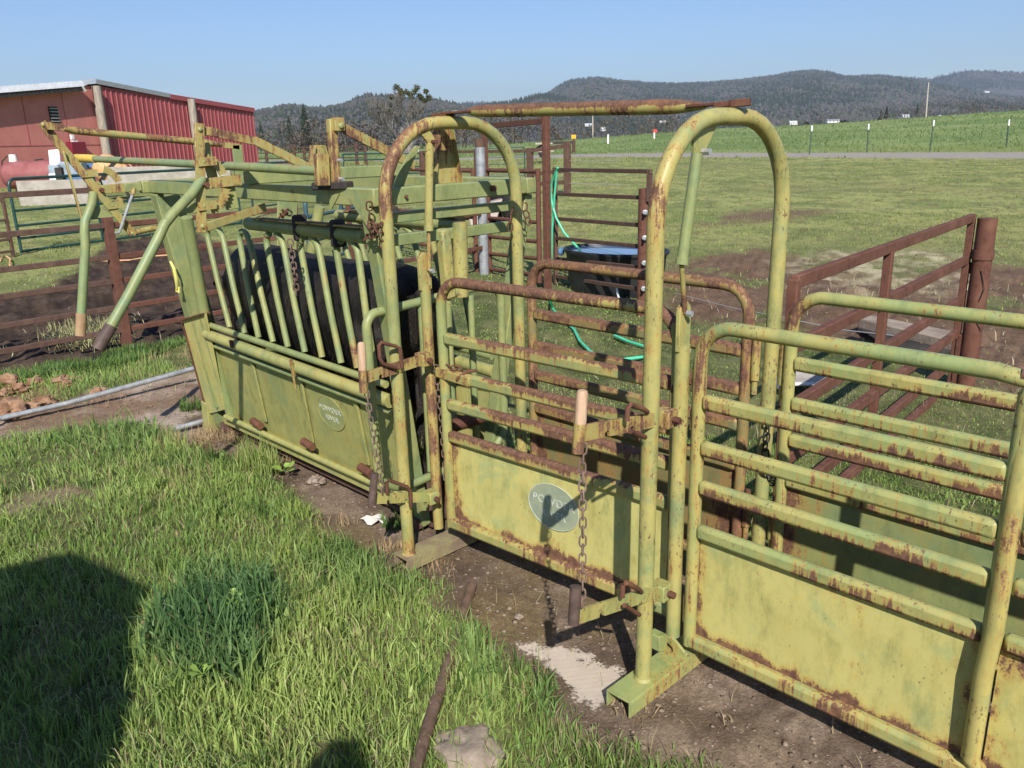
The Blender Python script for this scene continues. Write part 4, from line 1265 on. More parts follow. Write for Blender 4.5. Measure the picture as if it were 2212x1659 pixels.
# its middle post and the next bay
part("middle_post", MB().tube([(0.2, -0.893, 0.132), (0.185, -0.875, 0.164), (0.175, -0.879, 0.415), (0.178, -0.886, 0.537), (0.19, -0.883, 0.736), (0.2, -0.881, 1.002), (.2, -.885, 1.15)], .0215, 14, wear=lambda t, p: .12), M['arch'], g2)
for z in (.925, .780, .652, .505):
    part("rail", MB().bar((.2, -.905, z), (.2, -2.4, z), .034, .048, lambda t: railwear('alley', t, int(z * 100)), 30), M['alley'], g2, bevel=.012)
part("frame_pipe", MB().tube([(.2, -.86, 1.156), (.2, -2.4, 1.156)], .0205, 14, wear=lambda t, p: .45), M['arch'], g2)
part("bottom_rail", MB().beam((.2, -.905, .115), (.2, -2.4, .115), .042, .05), M['alley'], g2, bevel=.012)
part("sheet_panel", MB().grid((.204, -.9, .12), (0, -1.5, 0), (0, 0, .385), 40, 14, wear=lambda a, b: .7 * max(0, 1 - b / .14) + .3 * max(0, 1 - a / .05)), M['panel'], g2)
g3, at3, d3, n3_ = gate("alley_gate", "brown rusted far side gate between the two arches, opposite the badge", "gate", None, (AW, 1.118), (AW, .085), (.966, .826, .695, .545), 1.188, .13, ('farrail', 'farrail', 'farrail', 'farrail'))
g4, at4, d4, n4_ = gate("alley_fence", "far side green panel with a round bent top corner, leading off to the right behind", "fence panel", None, (AW, -.075), (AW, -2.4), (.953, .814, .685, .54), 1.18, .10, ('alley', 'alley', 'alley', 'chute'), (True, False))
# hinges
def hinge(x, y, z0, z1, mat='lever', par=None, sleeve=.016):
    part("hinge", MB().tube([(x, y, z0), (x, y, z0 + .05), (x, y, z0 + .0501), (x, y, z1)], [.010, .010, sleeve, sleeve], 12), M[mat], par)
    part("hinge_pin", MB().tube([(x, y, z1), (x, y, z1 + .022)], [.012, .009], 10), M['rust'], par)
hinge(AW + .0, .05, .82, 1.02, par=g3)
hinge(AW + .01, -.048, .82, 1.02, par=g4)
hinge(AW + .0, .05, .27, .44, par=g3)
hinge(AW + .01, -.048, .25, .42, par=g4)
hinge(.205, -.018, .90, 1.02, par=g2, sleeve=.0145)
hinge(.205, -.018, .78, .89, par=g2, sleeve=.0145)
hinge(.205, -.018, .12, .27, par=g2, sleeve=.0135)
hinge(.212, .062, .80, .93, par=g1, sleeve=.0145)
hinge(.20, 1.165, .86, .99, par=g1, sleeve=.0145)
hinge(.20, 1.165, .14, .30, par=g1, sleeve=.0145)
part("hinge_rod", MB().tube([(.215, .062, .16), (.215, .062, .80)], .009, 8), M['lever'], g1)
lc = MB()
rnd = random.Random(4)
for z in (.335, .40, .47, .545, .56, .61):
    lc.ball((.212, .052, z), (.009, .008, .010), 8, 5, .6, int(z * 100))
part("lichen_spot", lc, M['lichen'], g1)
# foot bracket of the green pole
ft = MB()
ft.plate([(.2, -.04, .0), (.2, -.04, .13), (.2, .0, .16), (.2, .07, .16), (.2, .07, .14), (.2, .02, .13), (.2, -.0, .0)], (1, 0, 0), .05)
part("foot_bracket", MB().plate([(0.12, 0.05, 0.075), (0.118, 0.05, 0.131), (0.156, 0.05, 0.126), (0.166, 0.05, 0.111), (0.163, 0.05, 0.06)], (0, 1, 0), .05), M['alley'], P2, bevel=.003)
part("foot_bracket", MB().plate([(0.18, 0.07, 0.105), (0.18, 0.008, 0.104), (0.18, -0.042, 0.069), (0.18, -0.038, 0.047), (0.18, 0.001, 0.005), (0.18, 0.014, 0.069), (0.18, 0.042, 0.088)], (1, 0, 0), .01), M['alley'], P2, bevel=.002)
# chain hung along the yellow pole
part("hung_chain", MB().chain([(.168, AL - .03, .83), (.185, AL - .03, .6), (.19, AL - .032, .33)], .032, .018, .0026), M['oldrust'], P1)
# chains hung on the far legs of the arches
fc = MB().chain([(0.745, 1.22, 1.423), (0.74, 1.22, 1.396), (0.757, 1.22, 1.364), (0.767, 1.22, 1.329)])
fc.chain([(0.622, 1.17, 1.412), (0.609, 1.17, 1.387), (0.603, 1.17, 1.346), (0.606, 1.17, 1.321)])
solo("chain", fc, M['rust'], "rusty chain wrapped round the far leg of the farther arch", "chain", (AW, 1.2, 1.3))
fc = MB().chain([(.70, -.03, .78), (.73, -.04, .68), (.72, -.04, .56), (.69, -.03, .50), (.64, -.03, .56), (.625, -.03, .66), (.64, -.03, .76)])
solo("chain", fc, M['black'], "dark chain wrapped round the far leg of the nearer arch", "chain", (AW, -.03, .6))

# ------------------------------------------------------------------ things on the ground close by
def gpt(p, dz=0.0):
    return (p[0], p[1], gz(p[0], p[1]) + dz)
# grey conduit pipe on the pad
cp = MB().tube([(-1.081, 4.402, 0.03), (-0.671, 4.678, 0.03), (-0.29, 4.622, 0.05), (-0.006, 4.616, 0.07), (0.298, 4.615, 0.09), (0.608, 4.617, 0.11), (0.901, 4.648, 0.13)], .0185, 12)
solo("conduit_pipe", cp, M['galv'], "grey metal pipe lying across the bare ground left of the chute", "pipe", (-0.271, 4.695, 0.03))
cp2 = MB().tube([(0.037, 3.618, 0.02), (0.264, 3.606, 0.03)], .0165, 12)
solo("conduit_pipe", cp2, M['galv'], "short end of grey pipe poking out beside the chute's front foot", "pipe", (0.154, 3.625, 0.02))
# bar hidden in the grass
bar = MB()
bp = [(0.049, 0.862, 0.02), (-0.185, 0.673, 0.02), (-0.368, 0.519, 0.025), (-0.547, 0.374, 0.03), (-0.699, 0.249, 0.03), (-0.802, 0.172, 0.03)]
bar.tube([np.array(q) + (0, 0, .0) for q in bp], [.020, .019, .020, .020, .019, .019], 12)
solo("old_iron_pipe", bar, simple("brown_old_iron", (0.10, 0.062, 0.045), (0.17, 0.11, 0.08), 20, 0.85, 0.2, 0, 0.4, 60), "old brown iron pipe half hidden in the grass in front", "pipe", bp[2])
def rock(name, c, r, mat, label, seed, sq=.7, grp=None):
    rnd = np.random.RandomState(seed)
    mb = MB().ball((0, 0, 0), 1.0, 22, 14)
    v = np.array(mb.v)
    f = np.array([mnoise.fractal(Vector(q) * 1.3 + Vector((seed * 3.1, 0, 0)), 1.0, 2.0, 4) for q in v])
    v = v * (1 + .6 * f[:, None]) * np.array((1, .8, sq)) * r
    a = rnd.uniform(0, 3.1)
    v = np.stack((v[:, 0] * math.cos(a) - v[:, 1] * math.sin(a), v[:, 0] * math.sin(a) + v[:, 1] * math.cos(a), v[:, 2]), -1)
    c = V3(c)
    mb.v = [tuple(q + c) for q in v]
    return solo(name, mb, M[mat], label, "rock", c, grp)
rock("field_stone", (-0.559, 0.204, 0), .105, 'greyrock', "flat pinkish grey stone sunk in the grass at the bottom", 2, .35)
rock("field_stone", (0.205, 2.26, 0.01), .045, 'greyrock', "grey stone on the dirt below the chute skid", 3, .5)
rock("field_stone", (0.034, 0.589, 0.003), .017, 'greyrock', "small pale stone chip on the mossy dirt in front", 7, .4)
for i, (x, y, r, lab) in enumerate(((105, 1300, .085, "smooth round brown cobble at the left edge of the rock heap"), (325, 1305, .06, "flat tan stone at the back of the rock heap"), (545, 1295, .055, "brown cobble leaning on two others at the right of the rock heap"),
                                    (608, 1278, .05, "round grey brown cobble behind the others at the right of the rock heap"), (620, 1330, .045, "round cobble in front at the right of the rock heap"), (700, 1270, .035, "reddish stone in the green weeds beside the rock heap"),
                                    (90, 1560, .105, "big split orange rock by the grey pipe"), (430, 1485, .07, "flat orange rock at the front right of the rock heap"), (300, 1530, .06, "orange rock lying against the grey pipe"), (215, 1530, .045, "small orange rock next to the big split one"),
                                    (900, 1395, .05, "half buried reddish stone beside the grey pipe"), (60, 1400, .05, "reddish stone amid the red earth of the heap"), (180, 1360, .055, "pale stone in the middle of the rock heap"))):
    p_ = hz_list = None
    a = [(-0.36, 5.655, 0.03), (-0.23, 5.534, 0.02), (-0.106, 5.381, 0.03), (-0.053, 5.397, 0.03), (-0.088, 5.257, 0.02), (0.03, 5.444, 0.01), (-0.578, 4.818, 0.04), (-0.33, 4.903, 0.02), (-0.433, 4.853, 0.02), (-0.477, 4.903, 0.02), (0.012, 4.915, 0.01), (-0.46, 5.39, 0.02), (-0.37, 5.403, 0.03)][i]
    rock("heap_rock", a, r, 'rock', lab, 20 + i, .6, "rocks of the heap beside the pad")
pl = MB()
rnd = random.Random(3)
c = V3((0.13, 1.645, 0.012))
o_ = [(-.062, .015), (-.035, .035), (-.01, .03), (.02, .045), (.055, .02), (.07, -.005), (.05, -.02), (.03, -.012), (.0, -.035), (-.02, -.028), (-.04, -.01)]
pl.plate([c + RGT * 1.0 * a + np.array((FWD.x, FWD.y, 0)) * b * 1.4 + np.array((0, 0, rnd.uniform(-.008, .012))) for a, b in o_], (0, 0, 1), .0015)
solo("paper_scrap", pl, M['paper'], "torn white scrap of paper on the dirt by the arch's foot", "paper", c)

# ------------------------------------------------------------------ pipe fences
def rail_line(p, q, n, r=.0, w=.04, h=.045):
    return MB().beam(p, q, w, h) if not r else MB().tube([p, q], r, 12)
def pipe_fence(name, label, cat, p, q, rails, uprights, mat, group=None, rail_w=.04, rail_h=.042, up_w=.045, tube=0.0):
    """p,q plan ends; rails [(z at p, z at q)]; uprights [(fraction, top z, bottom z)]"""
    t_ = thing(name, label, cat, (p[0], p[1], 0), group)
    p, q = V3((*p[:2], 0)), V3((*q[:2], 0))
    for a, b in rails:
        A, B = p + (0, 0, a), q + (0, 0, b)
        part("rail", MB().tube([A, B], tube, 12) if tube else MB().beam(A, B, rail_w, rail_h), M[mat], t_, bevel=0 if tube else .004)
    d = unit(q - p)
    for f, z1, z0 in uprights:
        c = p + (q - p) * f
        part("upright", MB().tube([c + (0, 0, z0), c + (0, 0, z1)], up_w / 2, 14) if tube else MB().beam(c + (0, 0, z0), c + (0, 0, z1), up_w, up_w, tuple(d)), M[mat], t_, bevel=0 if tube else .004)
    return t_
# left: rust brown six rail fence beside the mud pen
pipe_fence("pen_fence", "six rail brown pipe fence in front of the muddy pen on the left", "fence", (-2.2, 6.092), (.73, 6.296), [(z, z) for z in (.15, .354, .585, .797, 1.07, 1.372)], [(.0, 1.39, 0)], 'oldpipe', rail_h=.045)
pipe_fence("pen_fence", "brown pipe fence panel between its post and the chute's front", "fence", (.73, 6.296), (2.6, 6.43), [(z, z) for z in (.15, .354, .585, .797, 1.07)], [(.0, 1.14, .0), (1, 1.14, 0)], 'pipe', rail_h=.045, up_w=.075)
# fence and posts at the far left behind the green gate
pipe_fence("rail_fence", "rusty ladder like panel by the left edge behind the pen fence", "fence", (1.45, 14.55), (1.95, 14.75), [(.95, .95), (.62, .62), (.30, .30), (.1, .1)], [(0, 1.0, 0), (1, 1.0, 0)], 'oldpipe')
# dark green tube gates
def tube_gate(name, label, p, q, rails, top, mid, mat, r=.024, z0=.05, rounded=(1, 1), group=None):
    t_ = thing(name, label, "gate", (p[0], p[1], 0), group)
    p, q = V3((*p[:2], 0)), V3((*q[:2], 0))
    L = np.linalg.norm(q - p); d = (q - p) / L
    at = lambda s, z: p + d * s + np.array((0, 0, z))
    k = .12
    pts = [at(0, z0), at(0, top - k)] + ([at(k - k * math.cos(R(a)), top - k + k * math.sin(R(a))) for a in (25, 50, 75, 90)] if rounded[0] else [at(0, top)])
    pts += ([at(L - k + k * math.sin(R(a)), top - k + k * math.cos(R(a))) for a in (0, 25, 50, 75, 90)] if rounded[1] else [at(L, top)]) + [at(L, z0)]
    part("frame", MB().tube(pts, r, 12), M[mat], t_)
    for z in rails:
        part("rail", MB().tube([at(0, z), at(L, z)], r * .85, 12), M[mat], t_)
    for s in mid:
        part("brace", MB().beam(at(s, rails[-1]), at(s, top), .04, .05, tuple(d)), M[mat], t_)
    return t_
tube_gate("tube_gate", "dark green tube gate standing open beyond the mud pen on the left", (2.21, 15.29), (7.2, 16.9), (.98, .73, .47, .25, .03), 1.27, (1.65,), 'tube_green', .027, .0)
tube_gate("tube_gate", "dark green tube gate by the concrete apron, behind the first green gate", (8.2, 18.2), (11.8, 20.3), (1.0, .75, .5, .25), 1.3, (1.2,), 'tube_green', .027)
# centre: tall brown frame, galvanised post and gates
gp = thing("galvanised_post", "thick galvanised post with a brown cap behind the chute", "post", (5.512, 6.751, 0))
part("pipe", MB().tube([(5.512, 6.751, -.1), (5.512, 6.751, 1.62)], .062, 18), M['galv'], gp)
part("cap", MB().tube([(5.512, 6.751, 1.62), (5.512, 6.751, 1.72)], .066, 18), M['oldpipe'], gp)
fr = thing("gateway_frame", "tall rectangular brown pipe frame standing above the gates behind the farther arch", "gate frame", (5.42, 6.05, 0))
part("frame", MB().beam((5.665, 6.83, 0), (5.665, 6.83, 1.90), .06, .06, (1, 0, 0)).beam((5.177, 5.282, 0), (5.177, 5.282, 1.93), .07, .07, (1, 0, 0)).beam((5.655, 6.795, 1.87), (5.19, 5.318, 1.885), .06, .06), M['pipe'], fr, bevel=.004)
pipe_fence("pipe_gate", "brown six rail pipe gate hung in the tall brown frame", "gate", (5.645, 6.78), (5.235, 5.47), [(1.325, 1.335), (.72, .76), (.478, .535), (.25, .337), (.044, .143)], [(0, 1.36, .0), (1, 1.37, .05)], 'pipe', tube=.024, up_w=.06)
pipe_fence("rail_fence", "brown pipe panel behind the chute left of the galvanised post", "fence", (5.6, 7.0), (5.9, 9.2), [(1.32, 1.32), (1.0, 1.0), (.72, .72), (.48, .48), (.25, .25)], [(0, 1.36, 0), (1, 1.36, 0)], 'pipe', tube=.026, up_w=.06)
pipe_fence("rail_fence", "low brown rails seen through the chute's far bars", "fence", (3.3, 6.48), (5.45, 6.72), [(z, z) for z in (.354, .585, .797, 1.07)], [(0, 1.1, 0)], 'pipe', rail_h=.05)
tube_gate("tube_gate", "blue green tube panel on the grass seen through the chute", (3.2, 7.2), (5.3, 8.6), (.9, .62, .36), 1.15, (1.0,), 'tube_blue', .025)
pf = pipe_fence("rail_fence", "brown square tube panel in front of the black water trough", "fence", (5.49, 5.44), (4.745, 3.652), [(1.348, 1.372), (1.069, 1.127), (.785, .865), (.556, .66), (.31, .452), (.096, .238)], [(0, 1.375, 0)], 'oldpipe', rail_w=.035, rail_h=.04)
part("upright", MB().beam((4.672, 3.476, 1.10), (4.672, 3.476, 1.39), .04, .04, (0, 1, 0)), M['oldpipe'], pf)
part("rail", MB().beam((4.745, 3.652, 1.372), (4.66, 3.45, 1.375), .035, .04), M['oldpipe'], pf)
bp_ = thing("pipe_post", "thick dark brown post with shiny bolts just left of the nearer arch", "post", (4.704, 3.553, 0))
part("pipe", MB().tube([(4.704, 3.553, -.1), (4.704, 3.553, 1.215)], .058, 18), M['pipe'], bp_)
part("coupling", MB().tube([(4.704, 3.553, .84), (4.704, 3.553, .93)], .061, 18), M['pipe'], bp_)
for z in (1.0, .76, .52, .27):
    b = V3((4.704, 3.553, z)) + np.array((-.05, -.045, 0))
    part("bolt", MB().tube([b, b + (-.02, -.02, 0), b + (-.021, -.021, 0), b + (-.06, -.045, 0)], [.026, .026, .015, .014], 8), M['bolt'], bp_)
# right: post with hung panel
rp = thing("pipe_post", "leaning rust red post with a strap hinge on the right", "post", (4.119, .392, 0))
part("pipe", MB().tube([(4.119, .392, -.15), (4.119, .392, .6), (4.119, .392, 1.128)], .0585, 20), M['pipe'], rp)
part("strap", MB().tube([(4.119, .392, .865), (4.119, .392, .925)], .066, 20), M['pipe'], rp)
part("strap", MB().beam((4.13, .47, .80), (4.075, .355, .815), .012, .075), M['pipe'], rp)
part("weld_gusset", MB().beam((4.11, .45, .0), (4.11, .45, .36), .05, .06), M['pipe'], rp, bevel=.01)
part("binding_wire", MB().tube([(4.119 - .062, .392 - .02, .80), (4.119 - .05, .392 - .05, .68), (4.06, .36, .60)], .003, 6), M['black'], rp)
part("binding_wire", MB().tube([(4.119 - .055, .392 + .02, .55), (4.119 - .062, .392 - .02, .48), (4.085, .33, .40)], .003, 6), M['black'], rp)
q_ = V3((1.11, 0.2, 1.12))
p_ = V3((4.112, .483, 0))
dq = unit((q_ - p_) * (1, 1, 0))
e_ = p_ + dq * 2.9
midp = V3((2.414, 0.323, 1.106))
fm = float(np.linalg.norm((midp - p_)[:2]) / 2.9)
pipe_fence("rail_fence", "rust red square tube panel hinged on the leaning post, slanting away behind the alley", "fence", p_[:2], e_[:2], [(1.125, 1.12), (.855, .85), (.59, .585), (.365, .36), (.165, .16), (.0, .0)], [(0, 1.15, -.05), (fm, 1.10, -.05), (1, 1.13, 0)], 'pipe', rail_w=.035, rail_h=.052, up_w=.042)

# black stock tank, hose and junk
tk = thing("stock_tank", "black plastic stock tank of water behind the brown panel", "water trough", (5.42, 4.55, 0))
tc = np.array((5.60, 4.62, 0.0))
m = MB()
prof = [(.66, 0.0), (.70, .15), (.735, .42), (.775, .45), (.775, .475), (.74, .48), (.72, .45), (.69, .20), (.66, .03), (.0, .03)]
seg = 48
for r, z in prof:
    for k in range(seg):
        a = 2 * math.pi * k / seg
        f = 1 + (.018 if (k // 2) % 3 == 0 and z < .41 else 0)
        m.v.append(tuple(tc + np.array((r * f * .62 * math.cos(a), r * f * .86 * math.sin(a), z)))); m.w.append(0)
for i in range(len(prof) - 1):
    for k in range(seg):
        k2 = (k + 1) % seg
        m.f.append((i * seg + k, i * seg + k2, (i + 1) * seg + k2, (i + 1) * seg + k))
part("tub", m, M['black'], tk)
wt = solo("water", MB().plate([tc + np.array((.71 * .62 * math.cos(a), .71 * .86 * math.sin(a), .447)) for a in np.linspace(0, 2 * math.pi, 41)[:-1]], (0, 0, 1), .004), M['water'], "still water in the black stock tank reflecting the sky", "water", tc, kind="structure")
part("float_pipe", MB().tube([(4.937, 4.07, 0.185), (4.898, 3.949, -0.094)], .012, 8), M['white'], tk)
part("drain_cap", MB().ball((5.40, 5.27, .42), (.05, .03, .05), 10, 6), M['bluepaint'], tk)
hs_ = thing("garden_hose", "bright green hose draped over the brown panel's post and looping on the grass", "hose", (5.44, 5.46, 0))
hq = [(5.335, 5.262, 1.376), (5.367, 5.338, 1.058), (5.385, 5.395, 0.681), (5.401, 5.434, 0.293), (5.401, 5.449, -0.049)]
part("hose_run", MB().tube(hq + [(4.156, 4.28, 0.12), (4.281, 4.374, 0.03), (4.134, 4.188, 0.02), (3.902, 3.853, 0.02), (3.697, 3.561, 0.02), (3.39, 3.223, 0.02), (3.147, 2.887, 0.02), (3.079, 2.68, 0.02), (3.117, 2.566, 0.02), (3.304, 2.483, 0.02), (3.566, 2.535, 0.02), (3.59, 2.698, 0.02), (3.636, 2.885, 0.02), (3.739, 3.125, 0.02)], .013, 10), M['hose'], hs_)
part("hose_run", MB().tube([(5.32, 5.239, 1.377), (5.379, 5.381, 1.228), (5.397, 5.426, 1.116), (5.382, 5.388, 0.957), (5.342, 5.293, 0.814), (5.389, 5.21, 0.64), (5.405, 5.09, 0.534), (5.403, 5.014, 0.483)], .013, 10), M['hose'], hs_)
part("hose_end", MB().tube([(5.403, 5.014, 0.483), (5.408, 4.961, 0.437), (5.396, 4.9, 0.368)], .013, 10), M['hosedark'], hs_)
# blue and white scrap panel lying on the ground, water trough slab, orange hose
jp = thing("scrap_panel", "blue and white scrap panel lying on the grass behind the nearer arch", "scrap", (3.487, 1.213, 0))
part("sheet", MB().plate([(3.376, 1.394, 0.06), (3.538, 1.323, 0.07), (3.533, 1.053, 0.07), (3.35, 1.049, 0.05), (3.254, 1.224, 0.05)], (0, 0, 1), .012), M['plank'], jp)
part("edge", MB().beam((3.232, 1.062, 0.02), (3.6, 1.056, 0.03), .02, .08), M['bluepaint'], jp)
part("rim", MB().tube([(3.391, 1.395, 0.05), (3.196, 1.268, 0.03), (3.238, 1.191, 0.06), (3.327, 1.088, 0.06)], .012, 8), M['white'], jp)
ts = thing("concrete_trough", "long low concrete slab half sunk in the mud on the right", "trough", (5.281, 1.278, 0))
part("slab", MB().plate([(5.242, 1.631, 0.06), (5.461, 1.611, 0.06), (5.234, 0.79, 0.06), (4.917, 0.749, 0.06)], (0, 0, 1), .12), M['greyrock'], ts, bevel=.01)
part("pit_wall", MB().plate([(5.259, 1.638, 0.05), (4.936, 0.754, 0.05), (4.842, 0.716, 0), (4.951, 1.288, 0)], (1, .3, .4), .02), M['dark'], ts)
oh = MB().tube([(2.587, 12.825, 0.02), (2.745, 12.56, 0.02), (3.002, 12.344, 0.02), (3.416, 12.525, 0.02), (3.622, 12.459, 0.02), (3.876, 12.328, 0.02)], .012, 8)
solo("extension_cord", oh, M['orange'], "faded orange cord lying across the mud pen", "cord", (3.002, 12.344, 0.02))
oh = MB().tube([(1.612, 14.204, 0.02), (1.714, 14.48, 0.04), (1.759, 14.389, 0.06), (1.719, 14.009, 0.05), (1.564, 13.438, 0.02)], .014, 8)
solo("hose_coil", oh, M['orange'], "loop of orange and white hose on the grass at the left edge", "hose", (1.682, 14.105, 0.02))
for i, (a, b) in enumerate((((5.635, 3.819, 0.05), (5.169, 2.167, 0.05)), ((5.155, 2.16, 0.05), (5.096, 1.267, 0.05)))):
    solo("barbed_wire", MB().tube([a, (V3(a) + V3(b)) / 2 - (0, 0, .02), b], .004, 5), M['wire'], ("pale strand of wire across the mud behind the nearer arch", "pale strand of wire across the mud behind the right panel")[i], "wire", a)

# ------------------------------------------------------------------ barn
BK = V3((16.777, 52.74, 0.058)); BK[2] = 0.0            # foot of the ridge pole in the gable wall
du = np.array((math.cos(R(27.7)), math.sin(R(27.7)), 0))      # along the wall to the right
nu = np.array((du[1], -du[0], 0))                             # out of the wall, towards the photographer
Lu, Ll = 15.5017, 24.0
ZK, ZR, ZL = 5.45, 4.45, 2.9
barn = thing("red_barn", "red metal barn with a white roof edge and pale wooden poles up its gable wall", "barn", BK)
def wz(s): return ZK + (ZR - ZK) * s / Lu if s > 0 else ZK + (ZK - ZL) * s / Ll
w = MB()
n = int(Lu / .42)
for k in range(n + 1):                                            # ribbed sheet, right of the ridge pole
    s0, st_ = k * Lu / (n + 1), Lu / (n + 1)
    for a, b, d0, d1 in ((0, .66, 0, 0), (.66, .74, 0, .05), (.74, .90, .05, .05), (.90, 1, .05, 0)):
        sa, sb = s0 + a * st_, s0 + b * st_
        p0, p1 = BK + du * sa + nu * d0, BK + du * sb + nu * d1
        w.add([p0 + (0, 0, .6), p1 + (0, 0, .6), p1 + (0, 0, wz(sb)), p0 + (0, 0, wz(sa))], [(0, 1, 2, 3)])
part("wall", w, M['redbarn'], barn, smooth=False)
part("stem_wall", MB().beam(BK - nu * .05 + (0, 0, .3), BK + du * Lu - nu * .05 + (0, 0, .3), .28, .64), M['conc'], barn)
lw = MB()
for k in range(96):
    sa, sb = -k * Ll / 96, -(k + 1) * Ll / 96
    o_ = nu * (.0 if k % 2 else .004)
    lw.add([BK + du * sb + o_, BK + du * sa + o_, BK + du * sa + o_ + (0, 0, wz(sa)), BK + du * sb + o_ + (0, 0, wz(sb))], [(0, 1, 2, 3)])
part("wall", lw, M['redflat'], barn, smooth=False)
seam = MB().beam(BK + nu * .016 - du * .2 + (0, 0, 2.10), BK + nu * .016 - du * Ll + (0, 0, 2.10), .012, .03)
seam.beam(BK + nu * .016 - du * 5.3 + (0, 0, 2.10), BK + nu * .016 - du * 5.3 + (0, 0, 4.6), .012, .03, (1, 0, 0))
seam.beam(BK + nu * .016 - du * 2.6 + (0, 0, 2.10), BK + nu * .016 - du * 2.6 + (0, 0, 4.9), .012, .03, (1, 0, 0))
part("sheet_seam", seam, M['redbarn'], barn)
bk = -nu * 22
c_ = [BK + du * Lu, BK + du * Lu + bk, BK - du * Ll + bk, BK - du * Ll]
part("rear_wall", MB().plate([c_[0] - nu * .1, c_[1], c_[1] + (0, 0, ZR), c_[0] - nu * .1 + (0, 0, ZR)], du, .05).plate([c_[1], c_[2], c_[2] + (0, 0, ZL), BK + bk + (0, 0, ZK), c_[1] + (0, 0, ZR)], nu, .05), M['redbarn'], barn)
# roof: two slopes; the left one hangs out over the wall
def sheet(sa, sb, out, back_, dz):
    return [BK + du * sa + nu * out + (0, 0, wz(sa) + dz), BK + du * sb + nu * out + (0, 0, wz(sb) + dz), BK + du * sb - nu * back_ + (0, 0, wz(sb) + dz), BK + du * sa - nu * back_ + (0, 0, wz(sa) + dz)]
part("roof", MB().plate(sheet(.0, Lu, .12, 22, .10), (0, 0, 1), .04), M['galv'], barn)
part("roof", MB().plate(sheet(-Ll, .0, .12, 22, .12), (0, 0, 1), .04).plate(sheet(-Ll, -1.4, .62, 0, .06), (0, 0, 1), .05), M['roofwhite'], barn)
fa = MB()
m_ = 150
for k in range(m_):                                               # corrugated white barge sheet along the overhang
    sa, sb = -1.5 - k * (Ll - 1.5) / m_, -1.5 - (k + 1) * (Ll - 1.5) / m_
    o_, z_ = nu * (.66 + .02 * (k % 2)), .02 * (k % 2)
    fa.add([BK + du * sb + o_ + (0, 0, wz(sb) + .02), BK + du * sa + o_ + (0, 0, wz(sa) + .02), BK + du * sa + o_ - nu * .1 + (0, 0, wz(sa) + .32 + z_), BK + du * sb + o_ - nu * .1 + (0, 0, wz(sb) + .32 + z_)], [(0, 1, 2, 3)])
fa.add([BK - du * 1.5 + nu * .67 + (0, 0, wz(-1.5) + .02), BK + nu * .16 + (0, 0, ZK + .30), BK + nu * .14 + (0, 0, ZK + .40), BK - du * 1.5 + nu * .57 + (0, 0, wz(-1.5) + .34)], [(0, 1, 2, 3)])
part("barge_sheet", fa, M['roofwhite'], barn, smooth=False)
part("eave_board", MB().beam(BK - du * 1.6 + nu * .60 + (0, 0, wz(-1.6) - .11), BK - du * Ll + nu * .60 + (0, 0, ZL - .11), .05, .24), M['dark'], barn)
part("eave_end", MB().beam(BK - du * 1.58 + nu * .62 + (0, 0, wz(-1.6) - .15), BK - du * 1.50 + nu * .62 + (0, 0, wz(-1.5) - .10), .12, .3), M['white'], barn)
part("roof_trim", MB().beam(BK + nu * .12 + (0, 0, ZK + .22), BK + du * (Lu * .40) + nu * .12 + (0, 0, wz(Lu * .40) + .08), .10, .26), M['galv'], barn)
part("roof_trim", MB().beam(BK + du * (Lu * .40) + nu * .12 + (0, 0, wz(Lu * .40) + .03), BK + du * Lu + nu * .12 + (0, 0, ZR), .10, .30), M['redbarn'], barn)
for s, top in ((-.25, ZK - .05), (Lu * .52, wz(Lu * .52) + .05)):
    c = BK + du * s + nu * .32
    part("ridge_pole" if s < 1 else "wall_pole", MB().tube([c, c + (0, 0, 2), c + (0, 0, top)], [.27, .26, .25], 14), M['postwood'], barn)
lv_ = MB()
sv = --3.3757
for k in range(6):
    lv_.beam(BK - du * (sv - .27) + nu * .07 + (0, 0, 3.22 + k * .17), BK - du * (sv + .27) + nu * .07 + (0, 0, 3.22 + k * .17), .10, .05)
vv = part("louvre_vent", lv_, M['galv'], barn)
part("vent_box", MB().beam(BK - du * (sv - .31) + nu * .03 + (0, 0, 3.62), BK - du * (sv + .31) + nu * .03 + (0, 0, 3.62), .03, 1.1), M['dark'], vv)
def on_wall(k):
    return BK - du * k
part("junction_box", MB().beam((14.541, 51.34, 2.54), (14.698, 51.423, 2.539), .14, .27), M['white'], barn)
part("electric_box", MB().beam((14.335, 51.232, 1.909), (15.267, 51.721, 1.893), .4, .75), M['darkred'], barn, bevel=.02)
part("box_cover", MB().beam((14.571, 51.356, 2.294), (14.872, 51.514, 2.292), .2, .12), M['white'], barn)

# things standing against the barn
tank = thing("propane_tank", "faded red propane tank lying against the barn's left wall", "tank", (8.305, 36.343, 0.878))
tcx = V3((8.305, 36.343, 0.878))
ax = unit(np.array((RGT.x, RGT.y, 0)))
L_ = .95
body_ = [tcx + ax * s for s in (-L_ - .30, -L_ - .27, -L_ - .15, -L_, L_, L_ + .15, L_ + .27, L_ + .30)]
part("shell", MB().tube(body_, [.05, .26, .46, .54, .54, .46, .26, .05], 20), M['redpaint'], tank)
part("lifting_lug", MB().beam(tcx + ax * .1 + (0, 0, .56), tcx + ax * .45 + (0, 0, .59), .05, .05), M['dark'], tank)
part("valve_cap", MB().tube([tcx - ax * .75 + (0, 0, .52), tcx - ax * .75 + (0, 0, .80)], [.16, .13], 12), M['white'], tank)
part("gauge_pipe", MB().tube([tcx - ax * .95 + (0, 0, .75), tcx - ax * 1.2 + (0, 0, .55), tcx - ax * 1.3 + (0, 0, .1)], .025, 8), M['dark'], tank)
for s in (-.7, .7):
    part("cradle", MB().box(tcx + ax * s + (0, 0, -.58), (.2, .5, .16)), M['conc'], tank)
